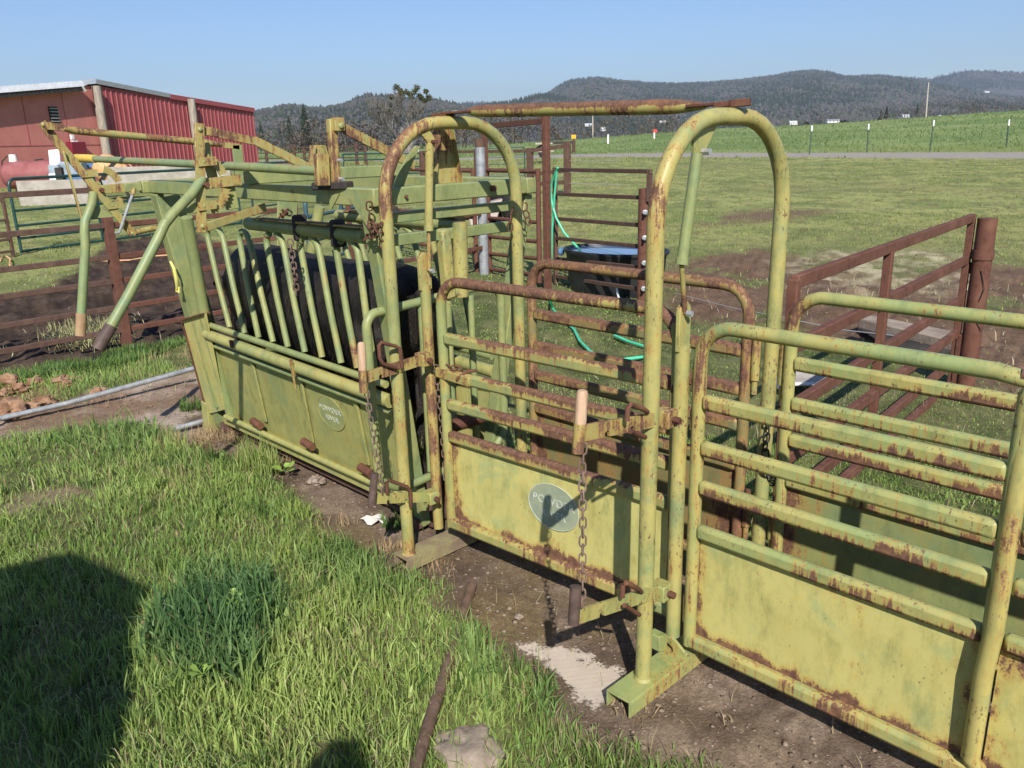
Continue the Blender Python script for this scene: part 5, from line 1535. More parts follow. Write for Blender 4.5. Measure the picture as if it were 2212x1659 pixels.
cw = thing("concrete_bunk", "low grey concrete bunk wall in front of the barn's junk", "wall", (7.146, 31.51, 0.483))
ca_, cb_ = V3((6.557, 32.045, 0.404)), V3((8.314, 30.337, 0.366))
ca_[2] = cb_[2] = .28
part("wall", MB().beam(ca_, cb_, .2, 1.0), M['conc'], cw, bevel=.02)
part("wall", MB().beam(ca_ + unit(CAM - ca_) * .9 * np.array((1, 1, 0)) + (0, 0, -.25), cb_ + unit(CAM - cb_) * .9 * np.array((1, 1, 0)) + (0, 0, -.25), .16, .5), M['conc'], cw, bevel=.02)
part("apron", MB().beam((8.716, 29.431, 0.867), (12.245, 27.458, 0.813), .3, .62), M['conc'], cw, bevel=.02)
wb = V3((8.613, 34.644, 0.989)); wt_ = V3((8.737, 34.861, 1.811))
solo("white_board", MB().beam(wb, wt_, .06, .42, tuple(ax)), M['white'], "white board leaning on the barn wall behind the front lever", "board", (wb[0], wb[1], 0), bevel=.01)
def clutter(name, label, cat, blocks):
    t_ = thing(name, label, cat, blocks[0][1])
    for nm, c, size, mat in blocks:
        m = MB().beam(V3(c) - ax * size[0] / 2, V3(c) + ax * size[0] / 2, size[1], size[2])
        part(nm, m, M[mat], t_, bevel=min(size) * .12)
    return t_
clutter("pump_motor", "grey pump motor on the concrete wall left of the yellow lever", "motor", [("housing", (7.942, 32.414, 1.033), (.34, .3, .5), 'greyblue'), ("cover", (8.031, 32.369, 1.131), (.2, .3, .2), 'galv'), ("base", (7.882, 32.38, 0.806), (.30, .3, .35), 'white'), ("manifold", (7.971, 32.046, 0.907), (.25, .2, .55), 'dark')])
clutter("blue_machine", "blue grey machine partly hidden behind the front lever", "machine", [("hood", (9.229, 32.707, 1.239), (.9, .5, .22), 'bluepaint'), ("cabinet", (8.583, 32.457, 0.876), (.85, .5, 1.0), 'greyblue'), ("tool_tray", (8.509, 32.045, 0.755), (.7, .4, .28), 'bluepaint'), ("crate", (8.46, 31.737, 0.595), (.55, .3, .2), 'orange')])
mx = thing("cement_mixer", "orange cement mixer with a dark band standing by the barn corner", "cement mixer", (9.368, 30.896, 0.677))
mc = V3((9.372, 31.037, 1.033))
dm = []
for s, r in ((-.42, .38), (-.40, .46), (-.12, .52), (.0, .54), (.28, .48), (.50, .32), (.52, .28)):
    dm.append((s, r))
dirm = unit(np.array((0, 0, 1)) * .55 - ax * .7 + unit(CAM - mc) * .2)
part("drum", MB().tube([mc + dirm * s for s, _ in dm], [r for _, r in dm], 20), M['orange'], mx)
part("drum_band", MB().tube([mc + dirm * -.06, mc + dirm * .06], [.56, .56], 20), M['dark'], mx)
for a in (-.5, .55):
    part("leg", MB().beam(mc + ax * a * .4, mc + ax * a + (0, 0, -.95), .06, .08), M['dark'], mx)
part("motor_cover", MB().beam(V3((9.744, 30.736, 1.172)), V3((9.714, 30.537, 0.614)), .2, .28), M['orange'], mx, bevel=.04)
part("tilt_wheel", MB().tube([V3((9.834, 30.606, 1.067)) + .18 * (ax * math.cos(a) + np.array((0, 0, 1)) * math.sin(a)) for a in np.linspace(0, 2 * math.pi, 19)], .018, 6, False), M['orange'], mx)
part("chute_tray", MB().plate([(8.995, 31.076, 0.947), (9.6, 30.464, 0.875), (9.323, 30.283, 0.486), (8.952, 30.645, 0.499)], (FWD.x, FWD.y, .3), .05), M['galv'], mx)

# ------------------------------------------------------------------ far pens between the chute and the field
pipe_fence("board_fence", "old brown post and rail fence far behind the chute, left part", "fence", (40.282, 81.519, 0)[:2], (39.964, 59.185, -0)[:2], [(.65, .65), (1.15, 1.15), (1.6, 1.6)], [(0, 1.7, 0), (.1, 1.75, 0), (.22, 1.5, 0), (.47, 1.9, 0), (.55, 1.6, 0), (.75, 1.6, 0), (.94, 1.9, 0), (1, 1.6, 0)], 'oldpipe', rail_w=.1, rail_h=.10, up_w=.22)
lg = MB().tube([(25.626, 52.391, 0.5), (27.997, 50.526, 0.5)], [.25, .2], 10)
solo("log_rail", lg, M['oldpipe'], "thick fallen brown log rail below the old fence", "log", (37.263, 75.169, 0))
tube_gate("tube_gate", "long dark green tube gate with a white end behind the chute's upright", (21.217, 33.916, 0)[:2], (23.36, 30.04, 0)[:2], (1.0, .65, .35), 1.28, (), 'tube_green', .04, .1, (0, 0))
pipe_fence("field_fence", "brown wooden posts and rails beyond the tall gateway frame", "fence", (18.08, 18.209), (18.165, 16.654), [(1.36, 1.50), (.62, .75), (.3, .4)], [(0, 1.45, 0), (1, 1.62, 0)], 'oldpipe', rail_w=.05, rail_h=.12, up_w=.17)
pipe_fence("field_fence", "brown rails running left from the wooden posts beyond the gateway", "fence", (18.08, 18.209), (18.6, 24.5), [(1.36, 1.36), (.75, .75), (.35, .35)], [(.45, 1.45, 0), (1, 1.4, 0)], 'oldpipe', rail_w=.05, rail_h=.10, up_w=.17)
tube_gate("tube_gate", "dark green rounded tube panel seen through the gateway frame", (24.027, 26.873, 0)[:2], (25.336, 25.661, 0)[:2], (1.0, .72, .45, .2), 1.42, (), 'tube_green', .03, .05)
wires = MB()
for z in (.35, .7, 1.05):
    wires.tube([(18.165, 16.654, z), (18.3, 14.6, z)], .008, 4)
solo("fence_wire", wires, M['wire'], "thin wires strung right from the last wooden post", "wire", (18.165, 16.654, 0))
sg = thing("marker_post", "dark wooden end post with a small orange marker on top", "sign", (60.959, 54.314, 0))
sgb = V3((60.959, 54.314, 0))
part("post", MB().box(sgb + (0, 0, .8), (.24, .24, 1.6)), M['oldpipe'], sg)
part("marker", MB().beam(sgb + (0, 0, 1.94) - ax * .22, sgb + (0, 0, 1.94) + ax * .22, .04, .36), M['signor'], sg)
part("marker_stem", MB().beam(sgb + (0, 0, 1.5), sgb + (0, 0, 1.8), .05, .05), M['oldpipe'], sg)
part("rail", MB().beam(sgb + (0, 0, 1.42), sgb + (0, 0, 1.42) - ax * 2.4, .12, .24), M['dark'], sg)
bn = thing("picnic_table", "pale plank table far beyond the gateway frame", "table", (68.441, 65.66, 0))
b0 = V3((68.441, 65.66, 0))
part("table_top", MB().beam(V3((43.048, 42.193, 1.463)), V3((43.955, 41.316, 1.453)), 1.2, .12), M['plank'], bn)
part("legs", MB().beam(V3((43.293, 41.885, 1.286)), V3((43.366, 41.534, 0.598)), .6, .5), M['dark'], bn)
part("bench", MB().beam(V3((41.326, 40.747, 0.948)), V3((42.369, 39.742, 0.947)), 1.0, .10), M['plank'], bn)
# farm trailer behind the galvanised post
ft_ = thing("farm_trailer", "faded tan farm trailer with a big tyre, behind the galvanised post", "trailer", (9.6, 11.2, 0))
part("body_side", MB().plate([(9.206, 11.254, 0.389), (9.516, 11.011, 0.524), (9.757, 10.808, 0.599), (9.597, 10.812, 0.23), (9.467, 10.927, 0.203), (9.184, 11.122, 0.015)], (FWD.x, FWD.y, 0), .5), M['tan'], ft_, bevel=.03)
yc = V3((10, 11.013, 0.254))
rt = unit(np.array((FWD.x, FWD.y, 0)) * .55 + ax)
def wheel(c, r, w, axis, seg=32):
    m = MB()
    a = unit(axis)
    u = np.array((0, 0, 1.0)); v = np.cross(a, u)
    prof = [(.55, -.5), (.80, -.52), (.97, -.38), (1, -.15), (1, .15), (.97, .38), (.80, .52), (.55, .5), (.5, .2), (.5, -.2)]
    for k in range(seg):
        t = 2 * math.pi * k / seg
        for rr, ww in prof:
            q = rr * r * (1 + (.03 if k % 2 and rr > .95 else 0))
            m.v.append(tuple(c + u * q * math.cos(t) + v * q * math.sin(t) + a * ww * w)); m.w.append(0)
    n = len(prof)
    for k in range(seg):
        for i in range(n):
            m.f.append((k * n + i, k * n + (i + 1) % n, ((k + 1) % seg) * n + (i + 1) % n, ((k + 1) % seg) * n + i))
    return m
ty = part("tyre", wheel(yc, .56, .34, rt), M['tyre'], ft_)
part("rim", MB().tube([yc - rt * .08, yc + rt * .08], .29, 20), M['tan'], ft_)
part("axle", MB().tube([yc, yc + rt * -1.6], .06, 10), M['dark'], ft_)
part("drawbar", MB().beam(V3((8.89, 10.852, 0.077)), V3((8.552, 10.567, 0.001)), .1, .1), M['dark'], ft_)

# steel T posts along the road, white tips
tp_pos = [(55.178, 27.124, 0.256), (58.089, 24.323, 0.263), (61.273, 21.255, 0.26), (63.941, 17.209, 0.187)]
tp_top = [(55.736, 27.374, 2.188), (58.604, 24.616, 2.196), (61.941, 21.459, 2.336), (64.559, 17.447, 2.228)]
tlab = ["green steel post with a white tip, first one right of the nearer arch", "green steel post with a white tip, second right of the nearer arch by the road",
        "leaning green steel post with a white tip below the bare utility pole", "leaning green white tipped steel post, rightmost along the road"]
for i in range(4):
    b, tpp = V3(tp_pos[i]), V3(tp_top[i])
    b2 = b + (b - tpp) * .1
    t_ = thing("steel_post", tlab[i], "fence post", b, "steel posts along the road")
    mid = b + (tpp - b) * .80
    part("stake", MB().beam(b2, mid, .07, .07, tuple(ax)), M['tpostgreen'], t_)
    part("white_tip", MB().beam(mid, tpp, .085, .085, tuple(ax)), M['white'], t_)
for i, (b, tpp, lab) in enumerate((((87.519, 71.747, 1.532), (87.667, 71.875, 2.198), "short white marker post in the field left of the nearer arch"), ((100.488, 73.758, 1.606), (100.65, 73.898, 2.332), "white marker post under the small red sign"))):
    b, tpp = V3(b), V3(tpp)
    solo("marker_stake", MB().beam(b - (0, 0, 1), tpp, .2, .2, tuple(ax)), M['white'], lab, "marker post", b)
ss = thing("stop_sign", "tiny red road sign far across the field", "sign", (134.686, 98.677, 1.537))
sc0 = V3((134.99, 98.911, 2.827))
part("plate", MB().plate([sc0 + .42 * (ax * math.cos(a) + np.array((0, 0, 1)) * math.sin(a)) for a in np.linspace(R(22.5), R(382.5), 9)[:-1]], (FWD.x, FWD.y, 0), .1), M['stop'], ss)
part("post", MB().tube([sc0 + (0, 0, -.4), V3((134.641, 98.556, 1.132))], .12, 6), M['galv'], ss)
# utility poles
def upole(b, tp, r, lab):
    b, tp = V3(b), V3(tp)
    t_ = thing("utility_pole", lab, "utility pole", b, "utility poles across the valley")
    part("pole", MB().tube([b - (0, 0, 3), b, (b + tp) / 2, tp], [r, r, r * .88, r * .72], 10), M['plank'], t_)
    return t_
upole((238.013, 201.942, 1.986), (240.297, 204.062, 12.574), .26, "pale utility pole rising behind the tie bar")
upole((282.088, 102.646, 4.524), (285.328, 104.222, 16.033), .25, "tall bare utility pole standing at the field's far edge on the right")
# white houses and sheds across the valley
def house(px0, px1, depth, label, roof='galv'):
    a, b = V3(px0), V3(px1)
    W_ = abs((b - a) @ ax); H_ = max(.5, abs(b[2] - a[2]))
    c = (a + b) / 2
    t_ = thing("white_house", label, "house", (c[0], c[1], min(a[2], b[2])), "houses across the valley")
    fw = unit(np.array((FWD.x, FWD.y, 0)))
    z0 = min(a[2], b[2])
    part("walls", MB().beam(np.array((*(c - ax * W_ / 2)[:2], z0 + H_ * .28)), np.array((*(c + ax * W_ / 2)[:2], z0 + H_ * .28)), W_ * .6, H_ * .62), M['white'], t_)
    r0 = np.array((*c[:2], z0 + H_ * .59))
    rr = MB()
    e = [r0 + ax * s * W_ * .54 + fw * d * W_ * .34 for s in (-1, 1) for d in (-1, 1)]
    rd = [r0 + ax * s * W_ * .54 + (0, 0, H_ * .42) for s in (-1, 1)]
    rr.add(e + rd, [(0, 2, 5, 4), (3, 1, 4, 5), (0, 4, 1), (2, 3, 5), (0, 1, 3, 2)])
    part("roof", rr, M[roof], t_, smooth=False)
    wd = MB()
    for s in (-.3, 0, .3):
        wd.beam(np.array((*(c + ax * (s - .05) * W_ - fw * W_ * .305)[:2], z0 + H_ * .3)), np.array((*(c + ax * (s + .05) * W_ - fw * W_ * .305)[:2], z0 + H_ * .3)), .1, H_ * .2)
    part("windows", wd, M['dark'], t_)
    return t_
house((1370.32, 1183.89, 27.351), (1381.68, 1175.2, 32.862), 1725, "white house far across the valley, just left of the pale utility pole", 'roofwhite')
house((1331.44, 1108.37, 16.484), (1340.05, 1102.96, 23.513), 1650, "white house far across the valley, just right of the pale utility pole", 'roofwhite')
house((1677.42, 1216.47, 34.068), (1688.41, 1207.75, 38.63), 1950, "small white house among trees above the red sign", 'roofwhite')
house((387.416, 204.347, 5.867), (390.351, 202.246, 7.642), 400, "white trailer house at the field edge beside the nearer arch", 'roofwhite')
house((380.253, 182.375, 6.041), (384.625, 178.79, 7.575), 380, "long open grey shed at the field edge right of the nearer arch", 'galv')
house((437.872, 171.1, 8.012), (440.495, 169.11, 9.325), 410, "pale shed just left of the bare utility pole", 'roofwhite')
house((450.941, 158.494, 7.964), (452.077, 157.702, 8.705), 410, "tiny white shed right of the bare utility pole", 'roofwhite')
house((4275.87, 1325.12, 156.139), (4292.78, 1312.06, 164.042), 3720, "white house high on the right hillside", 'roofwhite')
for b, w_, h_, lab in (((82.58, 110.667, 0.143), .32, .85, "small white drum seen low through the farther arch"), ((94.621, 122.225, 0.144), .52, 1.15, "larger white drum seen low through the farther arch, right of the small one")):
    solo("white_drum", MB().tube([V3(b), V3(b) + (0, 0, h_ * .75), V3(b) + (0, 0, h_ * .92), V3(b) + (0, 0, h_)], [w_, w_ * .98, w_ * .75, w_ * .2], 16), M['white'], lab, "drum", b, "white drums in the far pens")

# ------------------------------------------------------------------ hills
def dirs(px):
    return [(q[0], q[1]) for q in px]
def hill(name, crest, d_crest, d_foot, z_foot, amp, seed, mat, rough=.12):
    """crest: points on the skyline (world, at depth d_crest), left to right; slope falls towards the viewer"""
    C_ = np.array(crest)
    # resample along the skyline
    t_ = np.concatenate(((0,), np.cumsum(np.hypot(*(np.diff(C_[:, :2], axis=0).T)))))
    ns = 520
    u = np.linspace(0, t_[-1], ns)
    cr = np.stack([np.interp(u, t_, C_[:, k]) for k in range(3)], -1)
    nrow = 90
    V = np.zeros((nrow, ns, 3))
    f = np.linspace(0, 1, nrow)
    for i, q in enumerate(f):
        k = (d_foot + (d_crest - d_foot) * q) / d_crest
        xy = CAM[:2] + (cr[:, :2] - CAM[:2]) * k
        prof = q ** .85
        z = z_foot + (cr[:, 2] - z_foot) * prof
        x_, y_ = xy[:, 0] / d_crest * 16, xy[:, 1] / d_crest * 16
        rid = (fbm(x_, y_, 5, seed) - .5) * 2
        V[i, :, :2] = xy
        env = math.sin(math.pi * min(1, q * 1.0)) ** .7
        V[i, :, 2] = z + amp * rid * env + amp * .05 * (fbm(x_ * 14, y_ * 14, 3, seed + 5) - .5) * (q > .02)
    # back slope
    back = V[-1].copy(); back[:, :2] = CAM[:2] + (back[:, :2] - CAM[:2]) * 1.06; back[:, 2] = z_foot
    V = np.concatenate((V, back[None]))
    n0 = nrow + 1
    ii, jj = np.meshgrid(np.arange(n0 - 1), np.arange(ns - 1), indexing='ij')
    q = np.stack((ii * ns + jj, ii * ns + jj + 1, (ii + 1) * ns + jj + 1, (ii + 1) * ns + jj), -1).reshape(-1, 4)
    o = npmesh(name, V.reshape(-1, 3), q, 4, mat, smooth=True)
    o["kind"] = "structure"
    return V[:-1]
t = NT("hill_cover")
p = t.pos()
n1 = t.noise(p, .006, 6, .6); n2 = t.noise(p, .055, 5, .7); n3 = t.noise(p, .0022, 3, .5)
c = t.mix(t.rng(n2, .35, .65), (0.062, 0.060, 0.056), (0.120, 0.112, 0.102))
c = t.mix(t.rng(n1, .48, .62), c, t.mix(t.rng(n2, .35, .65), (0.028, 0.036, 0.026), (0.062, 0.068, 0.048)))
c = t.mix(t.rng(n3, .60, .70, 0, .5), c, (0.155, 0.14, 0.115))
M['hill'] = t.out(c, .95, .05)
HL = hill("hills", [(-132.02, 2918.59, 112.06), (702.675, 2097.55, 70.021), (965.634, 1848.05, 79.202), (1001.49, 1815.93, 85.133), (1032.48, 1789.42, 93.297), (1052.35, 1768.74, 89.502), (1070.24, 1749.15, 83.718), (1121.55, 1702.34, 90.13), (1143.1, 1685.9, 100.688), (1164.42, 1669.26, 110.226), (1197.69, 1636.32, 108.013), (1231.57, 1601.1, 101.661), (1276.33, 1555.66, 95.95), (1317.97, 1510.33, 83.145), (1347.2, 1476.71, 69.751), (1380.24, 1435.17, 45.926), (1403.83, 1399.5, 14.2)], 1900, 1000, -4, 16, 3, M['hill'])
HM = hill("hills", [(1691.48, 2157.91, 69.266), (1812.96, 2051.8, 95.941), (1868.8, 2004.11, 110.861), (1910.68, 1965.47, 115.007), (1956.84, 1926.67, 128.863), (1986.84, 1900.79, 136.249), (2020.28, 1866.37, 130.833), (2079.03, 1802.03, 111.838), (2156.75, 1715.71, 83.715), (2264.46, 1597.76, 48.89), (2371.86, 1479.54, 12.667)], 2600, 1500, -4, 20, 7, M['hill'])
HR = hill("hills", [(3135.73, 3121.33, 164.829), (3233.01, 3050.37, 220.541), (3283.68, 3016.63, 257.429), (3337.87, 2976.65, 287.363), (3430.77, 2889.55, 293.163), (3517.44, 2800.18, 278.702), (3610.84, 2704.23, 264.001), (3726.62, 2587.33, 250.78), (3835.16, 2485.86, 258.299), (3969.46, 2360.14, 267.178), (4060.51, 2277.64, 279.871), (4155.43, 2192.27, 294.703), (4241.09, 2111.32, 298.484), (4291.24, 2058.58, 287.597), (4337.68, 2005.74, 267.739), (4470.63, 1875.77, 263.011), (4561.84, 1781.03, 246.112), (4641.94, 1695.3, 225.057), (4773.37, 1554.74, 190.797), (4965.21, 1348.62, 138.458), (5753.61, 517.505, -37.509)], 4200, 1700, -2, 36, 11, M['hill'])
HB = hill("hills", [(3398.54, 4329, 198.353), (3600.45, 4146.56, 227.803), (3690.46, 4063.17, 235.873), (3772.55, 3980.61, 227.318), (3861.93, 3885.18, 204.415), (4673.71, 3128.39, 265.713), (5312.55, 2529.16, 304.984), (5536.12, 2323.24, 328.028), (5648.01, 2212.71, 321.231), (5754.48, 2105.18, 308.992), (5843.45, 2028.55, 331.187), (5935.35, 1946.76, 347.643), (6056.19, 1828.62, 343.346), (6183.5, 1700.72, 330.365), (6424.98, 1456.6, 302.054), (6725, 1140.3, 235.03)], 5200, 4300, 0, 34, 19, M['hill'])

# woods on the hills: thousands of small crowns, one mass
def forest(name, H, n, seed, hlo, hhi, dark_frac, q0, q1, label):
    rs = np.random.RandomState(seed)
    nr_, ns = H.shape[:2]
    r = q0 + (q1 - q0) * rs.rand(n) ** .8 * (nr_ - 1) / (nr_ - 1)
    r = np.clip(r * (nr_ - 1), 0, nr_ - 1.01); s = rs.rand(n) * (ns - 1.01)
    i, j = r.astype(int), s.astype(int)
    fr, fs = (r - i)[:, None], (s - j)[:, None]
    P_ = (H[i, j] * (1 - fs) + H[i, j + 1] * fs) * (1 - fr) + (H[i + 1, j] * (1 - fs) + H[i + 1, j + 1] * fs) * fr
    cl = fbm(P_[:, 0] * .006, P_[:, 1] * .006, 4, seed + 3)
    con = (rs.rand(n) < dark_frac * sstep(cl, .35, .6) * 1.8)
    h = rs.uniform(hlo, hhi, n) * np.where(con, 1.25, .8)
    w = h * np.where(con, .22, .55)
    K = 6
    a = np.linspace(0, 2 * np.pi, K, endpoint=False)[None] + rs.rand(n, 1) * 3
    ring = np.stack((np.cos(a), np.sin(a), np.zeros_like(a)), -1)
    jit = rs.uniform(.65, 1.3, (n, K, 1))
    low = P_[:, None] + ring * jit * w[:, None, None] + np.stack((0 * a, 0 * a, (np.where(con, .06, .28) * h)[:, None] + 0 * a), -1)
    mid = P_[:, None] + ring * rs.uniform(.6, 1.2, (n, K, 1)) * (w * np.where(con, .55, .85))[:, None, None] + np.stack((0 * a, 0 * a, (np.where(con, .5, .66) * h)[:, None] + 0 * a), -1)
    top = P_ + np.stack((0 * h, 0 * h, h), -1)
    V = np.concatenate((low, mid, top[:, None]), 1).reshape(-1, 3)
    k = (np.arange(n) * (2 * K + 1))[:, None, None]
    idx = []
    for q in range(K):
        q2 = (q + 1) % K
        idx += [(q, q2, K + q2), (q, K + q2, K + q), (K + q, K + q2, 2 * K)]
    F = (k + np.array(idx)[None]).reshape(-1, 3)
    g = rs.rand(n, 1)
    col = np.where(con[:, None], np.array((.020, .030, .020)) * (1 - g) + np.array((.042, .054, .034)) * g, np.array((.066, .062, .056)) * (1 - g) + np.array((.105, .097, .086)) * g)
    ev_ = (~con) & (rs.rand(n) < .22)
    col[ev_] = np.array((.06, .075, .04))
    o = npmesh(name, V, F, 3, M['wood_far'], {"tint": ('FLOAT_COLOR', np.repeat(col, 2 * K + 1, 0))})
    o["kind"] = "stuff"; o["label"] = label; o["category"] = "woods"
t = NT("far_foliage"); t.out(t.attr("tint").outputs["Color"], .95, .05); M['wood_far'] = t.m
forest("woods", HL, 20000, 1, 5, 10, .3, 0.0, 1.0, "grey brown oak woods and dark firs covering the left hills")
forest("woods", HM, 7000, 2, 7, 12, .6, 0.1, 1.0, "woods on the low middle ridge behind the tie bar")
forest("woods", HR, 42000, 3, 8, 15, .42, 0.02, 1.0, "grey and dark woods covering the long right hills")
forest("woods", HB, 7000, 4, 12, 20, .9, 0.55, 1.0, "dark fir woods along the farthest ridge")

# ------------------------------------------------------------------ trees in the valley
def conifer(b, tp, label, seed):
    b, tp = V3(b), V3(tp)
    h = np.linalg.norm(tp - b)
    rnd = random.Random(seed)
    t_ = thing("fir_tree", label, "tree", b, "dark firs in the valley")
    part("trunk", MB().tube([b, b + (0, 0, h * .9)], [h * .02, h * .006], 8), M['bark'], t_)
    cr = MB()
    n = 900
    for k in range(n):
        f = rnd.random() ** .8
        z = h * (.08 + .92 * f)
        L = h * .20 * (1 - f) ** .75 * rnd.uniform(.55, 1.15) + h * .012
        a = rnd.uniform(0, 6.28)
        d = np.array((math.cos(a), math.sin(a), rnd.uniform(-.5, -.05)))
        s = np.array((-math.sin(a), math.cos(a), 0)) * L * rnd.uniform(.16, .3)
        p0 = b + (0, 0, z)
        cr.add([p0, p0 + d * L * .6 + s, p0 + d * L + (0, 0, L * .1), p0 + d * L * .6 - s, p0 + d * L * .55 + (0, 0, L * .22)], [(0, 1, 4), (1, 2, 4), (2, 3, 4), (3, 0, 4), (0, 3, 2, 1)])
    part("crown", cr, M['fir'], t_, smooth=False)
M['bark'] = simple("pale_bark", (0.13, 0.115, 0.10), (0.30, 0.28, 0.26), 3, .9, .1)
M['fir'] = simple("fir_needles", (0.03, 0.042, 0.03), (0.065, 0.08, 0.055), 1.5, .9, .1)
M['mistle'] = simple("mistletoe_leaf", (0.045, 0.052, 0.022), (0.11, 0.108, 0.045), 2.0, .85, .1)
M['twig'] = simple("grey_twigs", (0.10, 0.086, 0.076), (0.175, 0.155, 0.138), 2.0, .95, .05)
M['shrub'] = simple("brown_brush", (0.095, 0.075, 0.056), (0.17, 0.135, 0.10), .6, .95, .05)
conifer((179.496, 301.373, 1.158), (182.754, 304.859, 17.388), "tall dark fir standing before the left hills", 1)
conifer((167.193, 314.427, 4.11), (168.667, 315.98, 11.392), "dark fir just right of the barn's end", 2)
conifer((180.681, 315.641, 3.454), (183.094, 317.6, 13.948), "slim fir left of the tallest fir", 3)
conifer((442.581, 180.86, 7.581), (444.594, 181.505, 13.91), "dark fir at the field edge left of the bare utility pole", 4)
conifer((440.608, 182.788, 7.651), (441.872, 183.513, 12.407), "smaller fir beside the field edge shed", 5)
conifer((465.217, 174.416, 9.75), (466.773, 175.012, 14.883), "dark fir immediately left of the bare utility pole", 6)
# bare oak full of mistletoe
ob, ot = V3((80.736, 106.538, -0.141)), V3((83.144, 108.497, 10.341))
oh_ = ot[2] - ob[2]
oak = thing("oak_tree", "tall bare oak hung with dark balls of mistletoe above the farther arch", "tree", ob)
rnd = random.Random(12)
limbs, twigs, tips = MB(), MB(), []
fwv = unit(np.array((FWD.x, FWD.y, 0)))
def grow(p, d, L, r, lev):
    pts, rr = [p], [r]
    q, dd = p, d
    for k in range(4):
        dd = unit(dd + np.array((rnd.gauss(0, .16), rnd.gauss(0, .16), rnd.gauss(.06, .10))))
        q = q + dd * L / 4
        pts.append(q); rr.append(r * (1 - .13 * (k + 1)))
    (limbs if lev < 4 else twigs).tube(pts, rr, 7 if lev < 3 else 4, False)
    if lev >= 5:
        return
    if lev >= 2:
        tips.append((q, lev))
    for k in range(3 if lev < 3 else 4):
        f = rnd.choice((2, 3, 4, 4))
        sp = rnd.uniform(.45, .95)
        a = rnd.uniform(0, 6.28)
        s, u = frame(dd)
        nd = unit(dd + sp * (s * math.cos(a) + u * math.sin(a)) + np.array((0, 0, .25)))
        grow(pts[f], nd, L * rnd.uniform(.58, .80), max(.055, rr[f] * .70), lev + 1)
for k, (dx, dy, ln, r) in enumerate(((-.35, 0, .34, .42), (.12, .1, .38, .46), (.30, -.15, .33, .36), (-.1, -.2, .36, .38))):
    grow(ob + ax * dx * 1.5, unit(ax * dx * .9 + fwv * dy + np.array((0, 0, 1))), oh_ * ln, r, 1)
part("trunk", limbs, M['bark'], oak)
part("twigs", twigs, M['twig'], oak, smooth=False)
mis = MB()
spots = [(81.71, 109.845, 10.26), (82.045, 109.302, 9.719), (82.216, 108.933, 9.218), (82.966, 108.232, 9.274), (81.63, 109.438, 9.074), (81.33, 109.293, 8.011), (80.946, 109.972, 8.768), (84.065, 107.495, 10.06), (83.992, 107.095, 8.907), (84.897, 106.46, 9.486), (84.975, 106.033, 8.625), (84.102, 106.853, 8.573), (80.445, 109.99, 7.63), (79.682, 110.568, 7.244), (79.413, 110.898, 7.419), (83.058, 107.975, 8.858), (79.981, 110.039, 6.656), (82.594, 108.698, 9.535), (84.376, 106.416, 8.151), (83.693, 107.623, 9.496)]
for i, c in enumerate(spots):
    c = V3(c) + fwv * rnd.uniform(-1.5, 1.5)
    r = rnd.uniform(.34, .62)
    for k in range(220):
        d = unit((rnd.gauss(0, 1), rnd.gauss(0, 1), rnd.gauss(0, 1)))
        q = c + d * r * rnd.uniform(.35, 1.0)
        s, u = frame(unit(d + np.array((rnd.gauss(0, .6), rnd.gauss(0, .6), rnd.gauss(0, .6)))))
        w_ = rnd.uniform(.07, .16)
        mis.add([q - s * w_, q + u * w_ * .6, q + s * w_, q - u * w_ * .6], [(0, 1, 2, 3)])
part("mistletoe", mis, M['mistle'], oak, smooth=False)
# bare thickets along the valley floor
def thicket(b, w, h, label, seed, mat='shrub', n=900, depth=3.0):
    b = V3(b)
    rnd = random.Random(seed)
    cr = MB()
    prof = [rnd.uniform(.55, 1.0) for _ in range(9)]
    for k in range(n * 3):
        u = rnd.uniform(-.5, .5)
        f = (u + .5) * 8
        i = min(7, int(f))
        top = (prof[i] * (1 - f + i) + prof[i + 1] * (f - i)) * (1 - (2 * u) ** 4)
        z = h * top * (rnd.random() ** .6 - .12)
        q = b + ax * u * w + fwv * rnd.uniform(-1, 1) * depth + np.array((0, 0, z))
        d = unit((rnd.gauss(0, 1), rnd.gauss(0, 1), rnd.uniform(-.2, 1)))
        s, uu = frame(d)
        L, w_ = h * rnd.uniform(.03, .09), h * rnd.uniform(.006, .03)
        cr.add([q - s * w_, q + s * w_, q + d * L], [(0, 1, 2)])
    for k in range(14):
        x = rnd.uniform(-.42, .42) * w
        p0 = b + ax * x + fwv * rnd.uniform(-1, 1) * depth - np.array((0, 0, h * .1))
        cr.tube([p0, p0 + (rnd.gauss(0, .3), rnd.gauss(0, .3), h * .4), p0 + (rnd.gauss(0, .8), rnd.gauss(0, .8), h * rnd.uniform(.55, .75))], [h * .012, h * .009, h * .003], 5, False)
    solo("thicket", cr, M[mat], label, "shrub", b, "bare brush along the valley floor", smooth=False)
